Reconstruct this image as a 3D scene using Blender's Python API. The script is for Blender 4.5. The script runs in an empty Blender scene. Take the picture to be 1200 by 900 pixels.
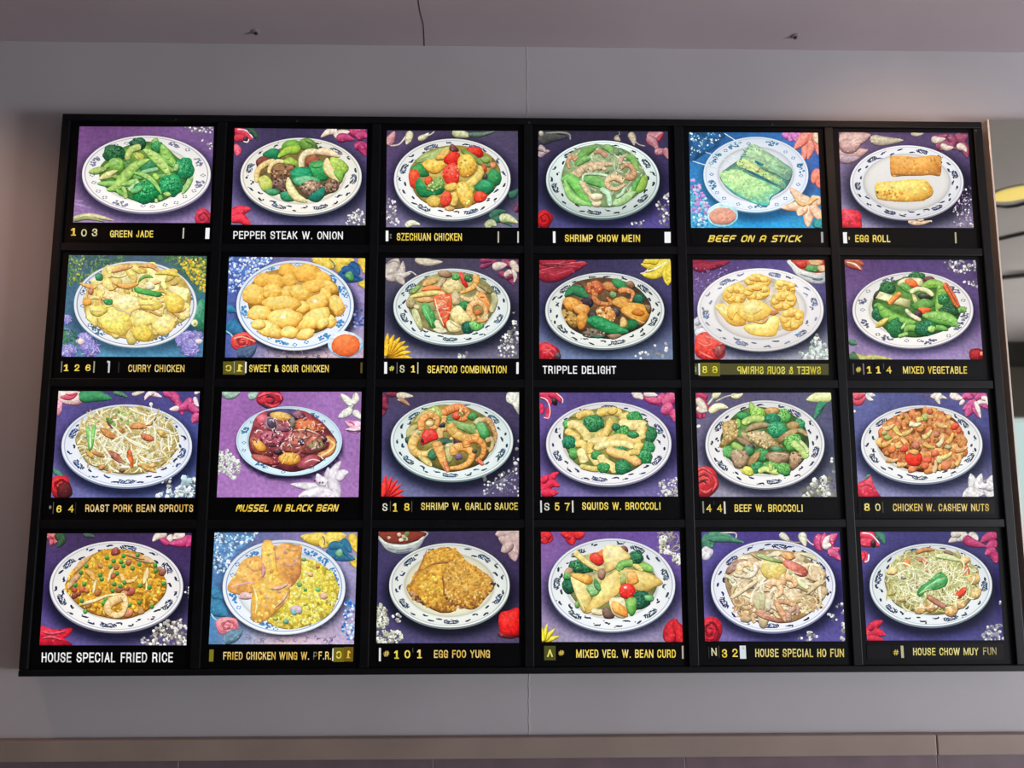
import bpy, bmesh, math, random
import numpy as np
from mathutils import Matrix, Vector

# ------------------------------------------------------------ camera, world, lights, exposure
scene = bpy.context.scene
COL = scene.collection
F, DIST, CAMZ = 870.0, 1.96, 1.5
PITCH, ROLL, YAW = 0.1245, 0.0002, -0.0194
cam_data = bpy.data.cameras.new('camera')
cam_data.sensor_fit = 'HORIZONTAL'; cam_data.sensor_width = 36.0
cam_data.lens = 36.0 * F / 1200.0
cam_data.clip_start = 0.01
camera = bpy.data.objects.new('camera', cam_data)
camera.location = (0, -DIST, CAMZ)
camera.rotation_euler = (math.pi / 2 + PITCH, ROLL, YAW)
COL.objects.link(camera)
scene.camera = camera

scene.view_settings.view_transform = 'Standard'
scene.view_settings.look = 'None'
scene.view_settings.gamma = 1.0
scene.view_settings.use_curve_mapping = False
scene.view_settings.exposure = 0.0

world = bpy.data.worlds.new('world'); scene.world = world
world.use_nodes = True
world.node_tree.nodes['Background'].inputs['Color'].default_value = (0.75, 0.8, 0.9, 1)
world.node_tree.nodes['Background'].inputs['Strength'].default_value = 0.3

def lin(v):
    v = np.asarray(v, dtype=float)
    return np.where(v <= 0.04045, v / 12.92, ((v + 0.055) / 1.055) ** 2.4)
def hx(s):
    return np.array([int(s[i:i + 2], 16) / 255.0 for i in (0, 2, 4)])
def lx(s):
    return tuple(float(a) for a in lin(hx(s))) + (1.0,)

def area_light(name, loc, aim, size, size_y, power, color):
    d = bpy.data.lights.new(name, 'AREA'); d.shape = 'RECTANGLE'
    d.size = size; d.size_y = size_y; d.energy = power; d.color = color
    o = bpy.data.objects.new(name, d); COL.objects.link(o)
    o.location = loc
    o.rotation_euler = (Vector(aim) - Vector(loc)).to_track_quat('-Z', 'Y').to_euler()
    return o
def spot_light(name, loc, aim, power, color, angle, blend, soft):
    d = bpy.data.lights.new(name, 'SPOT'); d.energy = power; d.color = color
    d.spot_size = math.radians(angle); d.spot_blend = blend; d.shadow_soft_size = soft
    o = bpy.data.objects.new(name, d); COL.objects.link(o); o.location = loc
    o.rotation_euler = (Vector(aim) - Vector(loc)).to_track_quat('-Z', 'Y').to_euler()
    return o
# daylight from the shop front behind the camera and warm downlights in the ceiling
area_light('side_window_daylight', (6.0, -2.3, 0.8), (0.3, 0, 0.5), 1.9, 1.1, 375, (0.945, 0.95, 0.99))
area_light('back_window_daylight', (3.3, -5.0, 1.45), (0.6, 0, 1.0), 4.5, 1.1, 15, (0.74, 0.88, 1.0))
spot_light('downlight_beam_right', (1.22, -0.62, 2.69), (1.18, 0.05, 2.05), 11.5, (1.0, 0.58, 0.36), 96, 1.0, 0.05)
spot_light('downlight_beam_left', (-1.8, -0.62, 2.69), (-1.7, 0.05, 1.8), 23, (1.0, 0.56, 0.37), 96, 1.0, 0.05)

# ------------------------------------------------------------ pixel of the photograph -> point of a wall-parallel plane
def _rot():
    m = camera.rotation_euler.to_matrix()
    return np.array(m)
RM = _rot()
def at(u, v, y=0.0):
    u = np.asarray(u, dtype=float); v = np.asarray(v, dtype=float)
    d = np.stack([(u - 600.0) / F, (450.0 - v) / F, -np.ones_like(u)], -1) @ RM.T
    t = (DIST + y) / d[..., 1]
    return d[..., 0] * t, CAMZ + d[..., 2] * t

# ------------------------------------------------------------ materials
def mat(name, base, rough=0.6, spec=0.3, metal=0.0, noise=None, bump=None, emit=None, strength=1.0):
    m = bpy.data.materials.new(name); m.use_nodes = True
    nt = m.node_tree; b = nt.nodes['Principled BSDF']
    b.inputs['Base Color'].default_value = lx(base) if isinstance(base, str) else tuple(base) + (1,)
    b.inputs['Roughness'].default_value = rough
    b.inputs['Specular IOR Level'].default_value = spec
    b.inputs['Metallic'].default_value = metal
    tc = nt.nodes.new('ShaderNodeTexCoord')
    if noise:
        c2, scale, lo, hi = noise
        n = nt.nodes.new('ShaderNodeTexNoise'); n.inputs['Scale'].default_value = scale; n.inputs['Detail'].default_value = 4
        r = nt.nodes.new('ShaderNodeMapRange'); r.inputs['From Min'].default_value = lo; r.inputs['From Max'].default_value = hi
        mx = nt.nodes.new('ShaderNodeMix'); mx.data_type = 'RGBA'
        mx.inputs['A'].default_value = lx(base); mx.inputs['B'].default_value = lx(c2)
        nt.links.new(tc.outputs['Object'], n.inputs['Vector']); nt.links.new(n.outputs['Fac'], r.inputs['Value'])
        nt.links.new(r.outputs['Result'], mx.inputs['Factor']); nt.links.new(mx.outputs['Result'], b.inputs['Base Color'])
    if bump:
        scale, st = bump
        n = nt.nodes.new('ShaderNodeTexNoise'); n.inputs['Scale'].default_value = scale; n.inputs['Detail'].default_value = 5
        bp = nt.nodes.new('ShaderNodeBump'); bp.inputs['Strength'].default_value = st; bp.inputs['Distance'].default_value = 0.004
        nt.links.new(tc.outputs['Object'], n.inputs['Vector']); nt.links.new(n.outputs['Fac'], bp.inputs['Height'])
        nt.links.new(bp.outputs['Normal'], b.inputs['Normal'])
    if emit:
        b.inputs['Emission Color'].default_value = lx(emit); b.inputs['Emission Strength'].default_value = strength
    return m

def print_mat(name, strength):
    # backlit transparency: the printed colours shine with the light box behind them
    m = bpy.data.materials.new(name); m.use_nodes = True
    nt = m.node_tree; b = nt.nodes['Principled BSDF']
    a = nt.nodes.new('ShaderNodeAttribute'); a.attribute_name = 'print'
    b.inputs['Base Color'].default_value = (0.012, 0.012, 0.012, 1)
    b.inputs['Roughness'].default_value = 0.35; b.inputs['Specular IOR Level'].default_value = 0.05
    tc = nt.nodes.new('ShaderNodeTexCoord')
    n1 = nt.nodes.new('ShaderNodeTexNoise'); n1.inputs['Scale'].default_value = 120; n1.inputs['Detail'].default_value = 3.0
    mr = nt.nodes.new('ShaderNodeMapRange'); mr.inputs['From Min'].default_value = .3; mr.inputs['From Max'].default_value = .7
    mr.inputs['To Min'].default_value = -.2; mr.inputs['To Max'].default_value = .2
    ma = nt.nodes.new('ShaderNodeMath'); ma.operation = 'MULTIPLY_ADD'; ma.inputs[2].default_value = 1.0
    vm = nt.nodes.new('ShaderNodeVectorMath'); vm.operation = 'SCALE'
    nt.links.new(tc.outputs['Object'], n1.inputs['Vector']); nt.links.new(n1.outputs['Fac'], mr.inputs['Value'])
    nt.links.new(mr.outputs['Result'], ma.inputs[0]); nt.links.new(a.outputs['Alpha'], ma.inputs[1])
    nt.links.new(a.outputs['Color'], vm.inputs[0]); nt.links.new(ma.outputs[0], vm.inputs['Scale'])
    nt.links.new(vm.outputs['Vector'], b.inputs['Emission Color'])
    b.inputs['Emission Strength'].default_value = strength
    return m
M_PRINT = print_mat('backlit_print', 1.0)
M_FRAME = mat('black_frame_enamel', '07080a', 0.5, 0.2, noise=('0e0f13', 30, .3, .7))
M_FACE = mat('black_mat_card', '040406', 0.6, 0.12)
M_STRIP = mat('black_caption_film', '050507', 0.45, 0.14)
M_WALL = mat('grey_wall_paint', 'b8b5b8', 0.7, 0.25, noise=('afacaf', 2.2, .3, .7), bump=(9, 0.05))
M_CEIL = mat('grey_ceiling_paint', 'b6aab0', 0.8, 0.2, noise=('aca0a6', 1.7, .3, .7), bump=(6, 0.08))
M_LEDGE = mat('taupe_ledge_paint', '9a8a80', 0.5, 0.35, noise=('8d7e75', 5, .3, .7), bump=(14, 0.05))
M_SCREW = mat('dark_screw_metal', '4a4a50', 0.35, 0.5, 0.9, noise=('5a5a60', 60, .3, .7))

# ------------------------------------------------------------ object helpers
def link(o, parent=None):
    COL.objects.link(o)
    if parent is not None: o.parent = parent
    return o
def mesh_obj(name, bm, material, parent=None, loc=(0, 0, 0), smooth=False):
    me = bpy.data.meshes.new(name); bm.to_mesh(me); bm.free()
    me.materials.append(material)
    if smooth:
        for p in me.polygons: p.use_smooth = True
    o = bpy.data.objects.new(name, me); o.location = loc
    return link(o, parent)
def add_box(bm, x0, x1, y0, y1, z0, z1, bevel=0.0, seg=2):
    r = bmesh.ops.create_cube(bm, size=1.0)
    vs = r['verts']
    for v in vs:
        v.co = Vector(((x0 + x1) / 2 + v.co.x * (x1 - x0), (y0 + y1) / 2 + v.co.y * (y1 - y0), (z0 + z1) / 2 + v.co.z * (z1 - z0)))
    if bevel:
        es = {e for v in vs for e in v.link_edges}
        bmesh.ops.bevel(bm, geom=list(es), offset=bevel, segments=seg, profile=0.5, affect='EDGES')
def box(name, material, x0, x1, y0, y1, z0, z1, bevel=0.0, parent=None):
    bm = bmesh.new(); add_box(bm, x0, x1, y0, y1, z0, z1, bevel)
    return mesh_obj(name, bm, material, parent)
def lathe(bm, prof, seg=24, mtx=None):
    rings = []
    for r, z in prof:
        rings.append([bm.verts.new((mtx or Matrix()) @ Vector((r * math.cos(2 * math.pi * k / seg), r * math.sin(2 * math.pi * k / seg), z))) for k in range(seg)])
    for a, b in zip(rings, rings[1:]):
        for k in range(seg):
            bm.faces.new((a[k], a[(k + 1) % seg], b[(k + 1) % seg], b[k]))
    bm.faces.new(rings[0][::-1]); bm.faces.new(rings[-1])
def tag(o, label=None, cat=None, group=None, kind=None):
    if label: o['label'] = label
    if cat: o['category'] = cat
    if group: o['group'] = group
    if kind: o['kind'] = kind
    return o

# ------------------------------------------------------------ the room
WALL_Y = 0.055
RX0, RX1, RY0, CEILZ = -3.6, 6.2, -5.2, 2.707 + 0.03
_cz = float(at(600, 54.8, WALL_Y)[1]); CEILZ = _cz
_lt = float(at(600, 861, WALL_Y)[1]); _lb = float(at(600, 889.5, WALL_Y - 0.03)[1])
tag(box('wall_front', M_WALL, RX0, RX1, WALL_Y, WALL_Y + 0.15, 0, CEILZ), kind='structure')
tag(box('ceiling', M_CEIL, RX0, RX1, RY0, WALL_Y, CEILZ, CEILZ + 0.12), kind='structure')
M_SIDE = mat('taupe_wall_paint', '8a847e', 0.75, 0.2, noise=('827c76', 2, .3, .7))
M_FLOOR = mat('pale_floor_tile', 'b4aca8', 0.5, 0.4, noise=('a8a09c', 6, .3, .7))
M_TILE = mat('dark_wood_tile', '75646a', 0.45, 0.4, noise=('6a5a60', 18, .3, .7))
M_GROUT = mat('pale_grout', 'cfc8c4', 0.8, 0.1)
M_WHITE = mat('white_window_frame', 'c8ccd0', 0.5, 0.4)
M_SKY = mat('daylight_glass', '20262c', 0.2, 0.5, emit='a9bccd', strength=0.8)
M_BLACK = mat('black_metal', '101012', 0.45, 0.4)
M_SOFFIT = mat('charcoal_soffit_paint', '3a3a38', 0.7, 0.2)

tag(box('floor', M_FLOOR, RX0, RX1, RY0, WALL_Y, -0.1, 0), kind='structure')
tag(box('wall_left', M_SIDE, RX0 - 0.12, RX0, RY0, WALL_Y, 0, CEILZ), kind='structure')
tag(box('wall_right', M_SIDE, RX1, RX1 + 0.12, RY0, WALL_Y, 0, CEILZ), kind='structure')
tag(box('wall_back', M_SIDE, RX0, RX1, RY0 - 0.12, RY0, 0, CEILZ), kind='structure')
tag(box('trim_1', M_SOFFIT, 1.5, RX1, RY0, RY0 + 0.5, CEILZ - 0.16, CEILZ), kind='structure')

# shop-front window on the far wall (seen in the mirror), each window with its own frame and panes
for n, (hw, loc, rz) in enumerate(((1.25, (1.85, RY0, 0.85), 0), (1.35, (4.65, RY0, 0.85), 0), (1.0, (RX1, -2.3, 0.55), math.pi / 2))):
    w = bpy.data.objects.new('window_%d' % (n + 1), None); link(w); w.location = loc; w.rotation_euler = (0, 0, rz)
    tag(w, kind='structure')
    bm = bmesh.new()
    for a, b, c, d in ((-hw, hw, 0, .05), (-hw, hw, 1.18, 1.23), (-hw, -hw + .05, 0.05, 1.18), (hw - .05, hw, 0.05, 1.18), (-.02, .02, .05, 1.18)):
        add_box(bm, a, b, 0.001, 0.05, c, d, 0.004)
    mesh_obj('window_frame', bm, M_WHITE, w)
    bm = bmesh.new(); add_box(bm, -hw + .045, hw - .045, 0.008, 0.016, 0.045, 1.185)
    mesh_obj('window_pane', bm, M_SKY, w)

# ledge (chair rail) under the board, in two lengths, and the tiled lower wall
LY = WALL_Y - 0.022
jx = float(at(1098, 870, LY)[0])
_lb = float(at(600, 889.5, LY)[1])
tag(box('trim_2', M_LEDGE, RX0, jx - 0.0008, LY, WALL_Y + 0.001, _lb, _lt, 0.003), kind='structure')
tag(box('trim_3', M_LEDGE, jx + 0.0008, RX1, LY, WALL_Y + 0.001, _lb, _lt - 0.001, 0.003), kind='structure')
bm = bmesh.new(); add_box(bm, RX0, RX1, WALL_Y - 0.0132, WALL_Y + 0.001, 0, _lb)
tag(mesh_obj('wall_lower', bm, M_GROUT), kind='structure')
seam = [float(at(u, 895, WALL_Y - 0.014)[0]) for u in (209, 508, 803, 1098)]
tw = (seam[3] - seam[0]) / 3
for i in range(9):
    x0 = seam[0] + (i - 3) * tw
    if i in (3, 4, 5): x0 = seam[i - 3]
    x1 = seam[i - 2] if i in (3, 4, 5) else x0 + tw
    for k in range(3):
        z1 = _lb - 0.001 - k * 0.262
        tag(box('wall_tile_%d' % (i * 3 + k + 1), M_TILE, x0 + .0012, x1 - .0012, WALL_Y - 0.014, WALL_Y - 0.0128, z1 - .259, z1, 0.0012), kind='structure')

# taped seam of the wall boards, running above and below the menu board, and the crack across the ceiling
M_SEAM = mat('pale_wall_caulk', 'c9c7c9', 0.7, 0.2)
sx = float(at(618, 100, WALL_Y)[0])
bm = bmesh.new()
for z0, z1 in ((_lt, 1.02), (2.46, CEILZ)):
    n = 14
    for k in range(n):
        a, b = z0 + (z1 - z0) * k / n, z0 + (z1 - z0) * (k + 1) / n
        o = 0.0012 * math.sin(k * 1.9)
        add_box(bm, sx + o - .0012, sx + o + .0012, WALL_Y - .0008, WALL_Y + .001, a, b)
tag(mesh_obj('trim_4', bm, M_SEAM), kind='structure')
def ceil_at(u, v):
    d = np.array([(u - 600.0) / F, (450.0 - v) / F, -1.0]) @ RM.T
    t = (CEILZ - CAMZ) / d[2]
    return d[0] * t, -DIST + d[1] * t
M_CRACK = mat('dark_ceiling_crack', '4c474b', 0.9, 0.1)
bm = bmesh.new()
pts = [ceil_at(u, v) for u, v in ((486, -30), (490, 0), (492, 14), (496, 28), (497, 47), (497, 54))]
for (xa, ya), (xb, yb) in zip(pts, pts[1:]):
    q = [bm.verts.new((x, y, CEILZ - 0.0006)) for x, y in ((xa - .0014, ya), (xa + .0014, ya), (xb + .0014, yb), (xb - .0014, yb))]
    bm.faces.new(q)
r = bmesh.ops.extrude_face_region(bm, geom=bm.faces[:])
for g in r['geom']:
    if isinstance(g, bmesh.types.BMVert): g.co.z += 0.001
tag(mesh_obj('trim_5', bm, M_CRACK), kind='structure')

# little plastic anchors left in the ceiling
M_ANCHOR = mat('grey_plastic', '8f878d', 0.5, 0.4)
for (u, v), lab in (((300, 37), 'small grey plastic anchor in the ceiling above the pepper steak panel'),
                    ((932, 42), 'small grey plastic anchor in the ceiling above the beef on a stick panel')):
    x, y = ceil_at(u, v)
    t = bpy.data.objects.new('ceiling_anchor', None); link(t); t.location = (x, y, CEILZ)
    tag(t, lab, 'anchor')
    bm = bmesh.new(); lathe(bm, [(.0118, 0), (.0115, -.002), (.008, -.0035), (.004, -.0036)], 20)
    mesh_obj('collar', bm, M_ANCHOR, t, smooth=False)
    bm = bmesh.new(); lathe(bm, [(.0045, -.003), (.0045, -.008), (.003, -.0095), (.001, -.0098)], 14)
    mesh_obj('plug', bm, M_SCREW, t)

# ------------------------------------------------------------ light box frame
XL = [-1.1525, -0.7269, -0.3052, 0.1121, 0.5308, 0.9508]
XR = [-0.7845, -0.3613, 0.0557, 0.4727, 0.8941, 1.3146]
ZT = [2.4566, 2.0897, 1.7234, 1.358]
ZB = [2.18, 1.8143, 1.4483, 1.0803]
CL = [x - 0.018 for x in XL]; CR = [x + 0.014 for x in XR]
CT = [z + 0.011 for z in ZT]; CB = [z - 0.0575 for z in ZB]
FY = -0.014
fx0 = float(at(47, 460, FY)[0]); fx1 = float(at(1177, 460, FY)[0])
fz1 = float(at(600, 137.6, FY)[1]); fz0 = float(at(600, 790.2, FY)[1])
lb = bpy.data.objects.new('menu_light_box', None); link(lb); lb.location = (0.08, WALL_Y, fz0)
tag(lb, 'black metal light box frame holding the whole grid of menu panels on grey wall', 'light box')
def lbox(name, x0, x1, y0, y1, z0, z1, bev=0.0025, m=M_FRAME):
    bm = bmesh.new(); add_box(bm, x0 - .08, x1 - .08, y0 - WALL_Y, y1 - WALL_Y, z0 - fz0, z1 - fz0, bev)
    return mesh_obj(name, bm, m, lb)
lbox('back_tray', fx0 + .004, fx1 - .004, 0.012, WALL_Y, fz0 + .004, fz1 - .004, 0.001)
lbox('frame_rail', fx0, fx1, FY, WALL_Y, CT[0], fz1)
lbox('frame_rail', fx0, fx1, FY, WALL_Y, fz0, CB[3])
lbox('frame_rail', fx0, CL[0], FY, WALL_Y - .0005, CB[3], CT[0])
lbox('frame_rail', CR[5], fx1, FY, WALL_Y - .0005, CB[3], CT[0])
for c in range(5):
    lbox('mullion', CR[c], CL[c + 1], FY + .0012, 0.02, CB[3], CT[0], 0.002)
for r in range(3):
    lbox('cross_rail', CL[0], CR[5], FY + .0022, 0.018, CT[r + 1], CB[r], 0.002)
for u, v in ((206, 140.5), (348, 142), (1143.5, 153), (620, 144), (905, 146)):
    x, z = at(u, v, FY)
    bm = bmesh.new()
    lathe(bm, [(.0032, 0), (.0030, .0009), (.0018, .0014), (.0004, .0015)], 14,
          Matrix.Translation((float(x) - .08, FY - WALL_Y, float(z) - fz0)) @ Matrix.Rotation(math.pi / 2, 4, 'X'))
    mesh_obj('screw', bm, M_SCREW, lb)

# ------------------------------------------------------------ mirror panel beside the board
MY = 0.0
mx = float(at(1156.5, 141, MY)[0]); mz = float(at(1175, 140.5, MY)[1])
mp = bpy.data.objects.new('mirror_panel', None); link(mp); mp.location = (mx + .45, WALL_Y, 1.0)
tag(mp, 'tall frameless mirror panel on grey wall right beside the black menu light box', 'mirror')
M_MIRROR = mat('tinted_mirror_glass', (0.52, 0.55, 0.46), 0.03, 0.5, 1.0)
M_EDGE = mat('polished_glass_edge', 'd9cdc0', 0.3, 0.6, 0.2)
bm = bmesh.new(); add_box(bm, -.447, .45, MY - WALL_Y, -.0, 0, mz - 1.0, 0.001)
mesh_obj('mirror_glass', bm, M_MIRROR, mp)
bm = bmesh.new(); add_box(bm, -.45, -.445, MY - WALL_Y - .0015, -.0, 0, mz - 1.0, 0.0006)
mesh_obj('edge_strip', bm, M_EDGE, mp)

# ceiling fittings the mirror shows: warm downlight, cable and a black track light
def mirror_ceiling(u, v):
    x, z = (float(a) for a in at(u, v, MY))
    k = (CEILZ - z) / (z - CAMZ)
    return x + x * k, -(DIST) * k
M_WARM = mat('warm_lamp_glass', 'f0d080', 0.4, 0.4, emit='f7d566', strength=1.0)
dx, dy = mirror_ceiling(1190, 226)
dl = bpy.data.objects.new('ceiling_downlight', None); link(dl); dl.location = (dx, dy, CEILZ)
tag(dl, 'round warm yellow ceiling downlight reflected in the mirror panel', 'downlight')
bm = bmesh.new(); lathe(bm, [(.104, 0), (.102, -.004), (.094, -.005), (.094, -.002)], 40); mesh_obj('trim_ring', bm, M_GROUT, dl)
bm = bmesh.new(); lathe(bm, [(.094, -.003), (.086, -.007), (.05, -.009), (.01, -.010)], 40); mesh_obj('diffuser', bm, M_WARM, dl)
def tube(name, pts, rad, m, parent=None):
    cu = bpy.data.curves.new(name, 'CURVE'); cu.dimensions = '3D'; cu.bevel_depth = rad; cu.bevel_resolution = 2
    sp_ = cu.splines.new('POLY'); sp_.points.add(len(pts) - 1)
    for p, q in zip(sp_.points, pts): p.co = (*q, 1)
    tmp = bpy.data.objects.new(name, cu); COL.objects.link(tmp)
    me = bpy.data.meshes.new_from_object(tmp.evaluated_get(bpy.context.evaluated_depsgraph_get()))
    bpy.data.objects.remove(tmp); me.materials.clear(); me.materials.append(m)
    return link(bpy.data.objects.new(name, me), parent)
cab = tube('ceiling_cable', [(*mirror_ceiling(u, v), CEILZ - .006) for u, v in ((1150, 238), (1166, 240.5), (1180, 241.5), (1192, 240), (1205, 236), (1230, 231))], .006, M_BLACK)
tag(cab, 'thin dark cable along the ceiling just below the yellow downlight in the mirror', 'cable')
cab = tube('ceiling_cable', [(*mirror_ceiling(u, v), CEILZ - .008) for u, v in ((1150, 281), (1172, 278.5), (1200, 272), (1240, 266))], .008, M_BLACK)
tag(cab, 'dark cable along the ceiling above the track light in the mirror', 'cable')
tx, ty = mirror_ceiling(1190, 322)
tl = bpy.data.objects.new('track_light', None); link(tl); tl.location = (tx, ty, CEILZ); tl.rotation_euler = (0, 0, 0.5)
tag(tl, 'black ceiling track light with tilted heads reflected in the mirror panel', 'track light')
bm = bmesh.new(); add_box(bm, -.6, .6, -.018, .018, -.02, 0, .003); mesh_obj('track', bm, M_BLACK, tl)
for hx_ in (-.25, .15):
    bm = bmesh.new()
    mt = Matrix.Translation((hx_, 0, -.07)) @ Matrix.Rotation(1.0, 4, 'Y')
    lathe(bm, [(.02, -.09), (.035, -.08), (.04, .05), (.042, .08), (.035, .08), (.03, .05)], 20, mt)
    hd = mesh_obj('lamp_head', bm, M_BLACK, tl)
    bm = bmesh.new(); lathe(bm, [(.008, -.06), (.008, -.015)], 10, Matrix.Translation((hx_, 0, 0))); mesh_obj('stem', bm, M_BLACK, hd)
# ------------------------------------------------------------ printed pictures: flat coloured pieces of the transparencies
RNG = np.random.RandomState(7)
def _hash(ix, iy, seed):
    n = (ix * 374761393 + iy * 668265263 + seed * 1442695041) & 0xffffffff
    n = ((n ^ (n >> 13)) * 1274126177) & 0xffffffff
    return ((n ^ (n >> 16)) & 0xffff) / 65535.0
def vn(x, y, sc, seed=0):
    x = np.asarray(x) / sc + 500; y = np.asarray(y) / sc + 500
    ix = np.floor(x).astype(np.int64); iy = np.floor(y).astype(np.int64)
    fx = x - ix; fy = y - iy; fx = fx * fx * (3 - 2 * fx); fy = fy * fy * (3 - 2 * fy)
    a = _hash(ix, iy, seed); b = _hash(ix + 1, iy, seed); c = _hash(ix, iy + 1, seed); d = _hash(ix + 1, iy + 1, seed)
    return (a * (1 - fx) + b * fx) * (1 - fy) + (c * (1 - fx) + d * fx) * fy
def nums(p):
    a = np.array([float(t) for t in p.split()]) if isinstance(p, str) else np.asarray(p, dtype=float).ravel()
    return a.reshape(-1, 2)
def catmull(p, closed, per):
    n = len(p); out = []
    for i in range(n if closed else n - 1):
        if closed: a, b, c, d = p[(i - 1) % n], p[i], p[(i + 1) % n], p[(i + 2) % n]
        else: a, b, c, d = p[max(i - 1, 0)], p[i], p[i + 1], p[min(i + 2, n - 1)]
        for k in range(per):
            t = k / per
            out.append(.5 * ((2 * b) + (c - a) * t + (2 * a - 5 * b + 4 * c - d) * t * t + (3 * b - a - 3 * c + d) * t ** 3))
    if not closed: out.append(p[-1])
    return np.array(out)
def C(c):
    return hx(c) if isinstance(c, str) else np.asarray(c, dtype=float)
def up(c, k): c = C(c); return c + (1 - c) * k
def dn(c, k): c = C(c); return c * (1 - k) * np.array([1, .97, 1.0]) if False else C(c) * (1 - k)

class Sub:
    def __init__(s, name): s.name = name; s.v = []; s.a = []; s.f = []; s.c = []; s.n = 0
    def add(s, px, z, faces, cols):
        px = np.asarray(px, dtype=float)
        s.a.append(np.full(len(px), G.get('amp', 1.0)))
        s.v.append(np.column_stack([px, np.full(len(px), z) if np.isscalar(z) else z]))
        for f in faces: s.f.append(tuple(i + s.n for i in f))
        s.c.append(np.clip(cols, 0, 1)); s.n += len(px)
G = {}
def cur(name):
    if name:
        G['subs'].append(Sub(name))
    return G['subs'][-1]
def zz(d=1.6e-5):
    G['z'] += d
    return G['z']

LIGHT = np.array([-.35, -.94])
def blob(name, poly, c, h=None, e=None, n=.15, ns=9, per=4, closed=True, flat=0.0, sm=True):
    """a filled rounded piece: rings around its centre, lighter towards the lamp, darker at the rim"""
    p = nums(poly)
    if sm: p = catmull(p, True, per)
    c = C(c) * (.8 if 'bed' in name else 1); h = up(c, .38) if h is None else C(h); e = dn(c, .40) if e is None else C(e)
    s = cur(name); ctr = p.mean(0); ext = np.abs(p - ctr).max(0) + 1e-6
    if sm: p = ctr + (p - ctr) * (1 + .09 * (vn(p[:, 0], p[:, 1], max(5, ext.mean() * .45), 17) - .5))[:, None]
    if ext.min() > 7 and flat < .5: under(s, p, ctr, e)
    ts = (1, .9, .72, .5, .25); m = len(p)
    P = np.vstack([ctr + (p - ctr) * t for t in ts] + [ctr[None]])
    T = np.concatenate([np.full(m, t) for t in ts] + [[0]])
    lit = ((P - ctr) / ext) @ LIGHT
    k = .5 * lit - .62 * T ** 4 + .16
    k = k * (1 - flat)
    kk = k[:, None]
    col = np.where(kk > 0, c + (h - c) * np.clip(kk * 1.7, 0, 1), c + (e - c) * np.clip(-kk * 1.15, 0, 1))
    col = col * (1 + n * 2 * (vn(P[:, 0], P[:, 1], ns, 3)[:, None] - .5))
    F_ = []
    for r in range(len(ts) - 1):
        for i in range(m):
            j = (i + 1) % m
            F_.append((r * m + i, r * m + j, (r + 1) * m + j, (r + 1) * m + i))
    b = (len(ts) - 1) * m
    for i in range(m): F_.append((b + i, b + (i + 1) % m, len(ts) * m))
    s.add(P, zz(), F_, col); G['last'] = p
    if flat < .3: gloss(s, ctr + (p - ctr) * .8, c, h, e)
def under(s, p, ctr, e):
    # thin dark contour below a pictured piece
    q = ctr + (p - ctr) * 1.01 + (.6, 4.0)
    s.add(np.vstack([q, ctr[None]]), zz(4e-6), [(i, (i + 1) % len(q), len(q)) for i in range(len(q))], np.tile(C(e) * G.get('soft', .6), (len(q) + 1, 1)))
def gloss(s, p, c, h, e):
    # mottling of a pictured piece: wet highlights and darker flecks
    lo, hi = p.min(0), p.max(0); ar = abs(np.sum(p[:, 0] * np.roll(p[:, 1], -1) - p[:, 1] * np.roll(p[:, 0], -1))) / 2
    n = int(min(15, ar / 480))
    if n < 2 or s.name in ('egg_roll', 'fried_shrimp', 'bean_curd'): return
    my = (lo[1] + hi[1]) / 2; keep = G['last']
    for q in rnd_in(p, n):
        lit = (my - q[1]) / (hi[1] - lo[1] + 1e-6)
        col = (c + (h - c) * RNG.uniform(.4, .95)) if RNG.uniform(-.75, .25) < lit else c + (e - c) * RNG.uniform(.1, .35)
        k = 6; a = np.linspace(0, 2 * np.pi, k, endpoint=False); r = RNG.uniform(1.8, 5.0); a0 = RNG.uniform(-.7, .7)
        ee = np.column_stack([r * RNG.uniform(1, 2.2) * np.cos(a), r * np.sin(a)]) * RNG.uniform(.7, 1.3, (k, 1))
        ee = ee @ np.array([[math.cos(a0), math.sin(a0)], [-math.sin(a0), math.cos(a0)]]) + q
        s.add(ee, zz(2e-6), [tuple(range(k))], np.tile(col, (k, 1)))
    G['last'] = keep
def ell(name, x, y, rx, ry, rot=0, c='808080', h=None, e=None, n=.10, ns=9, wob=.05, k=14, flat=0.0):
    a = np.linspace(0, 2 * np.pi, k, endpoint=False)
    w = 1 + wob * RNG.uniform(-1, 1, k)
    q = np.column_stack([rx * np.cos(a) * w, ry * np.sin(a) * w]); r = math.radians(rot)
    q = q @ np.array([[math.cos(r), -math.sin(r)], [math.sin(r), math.cos(r)]])   # rot > 0 turns anticlockwise in the picture
    blob(name, q + (x, y), c, h, e, n, ns, 3, flat=flat)
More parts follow.
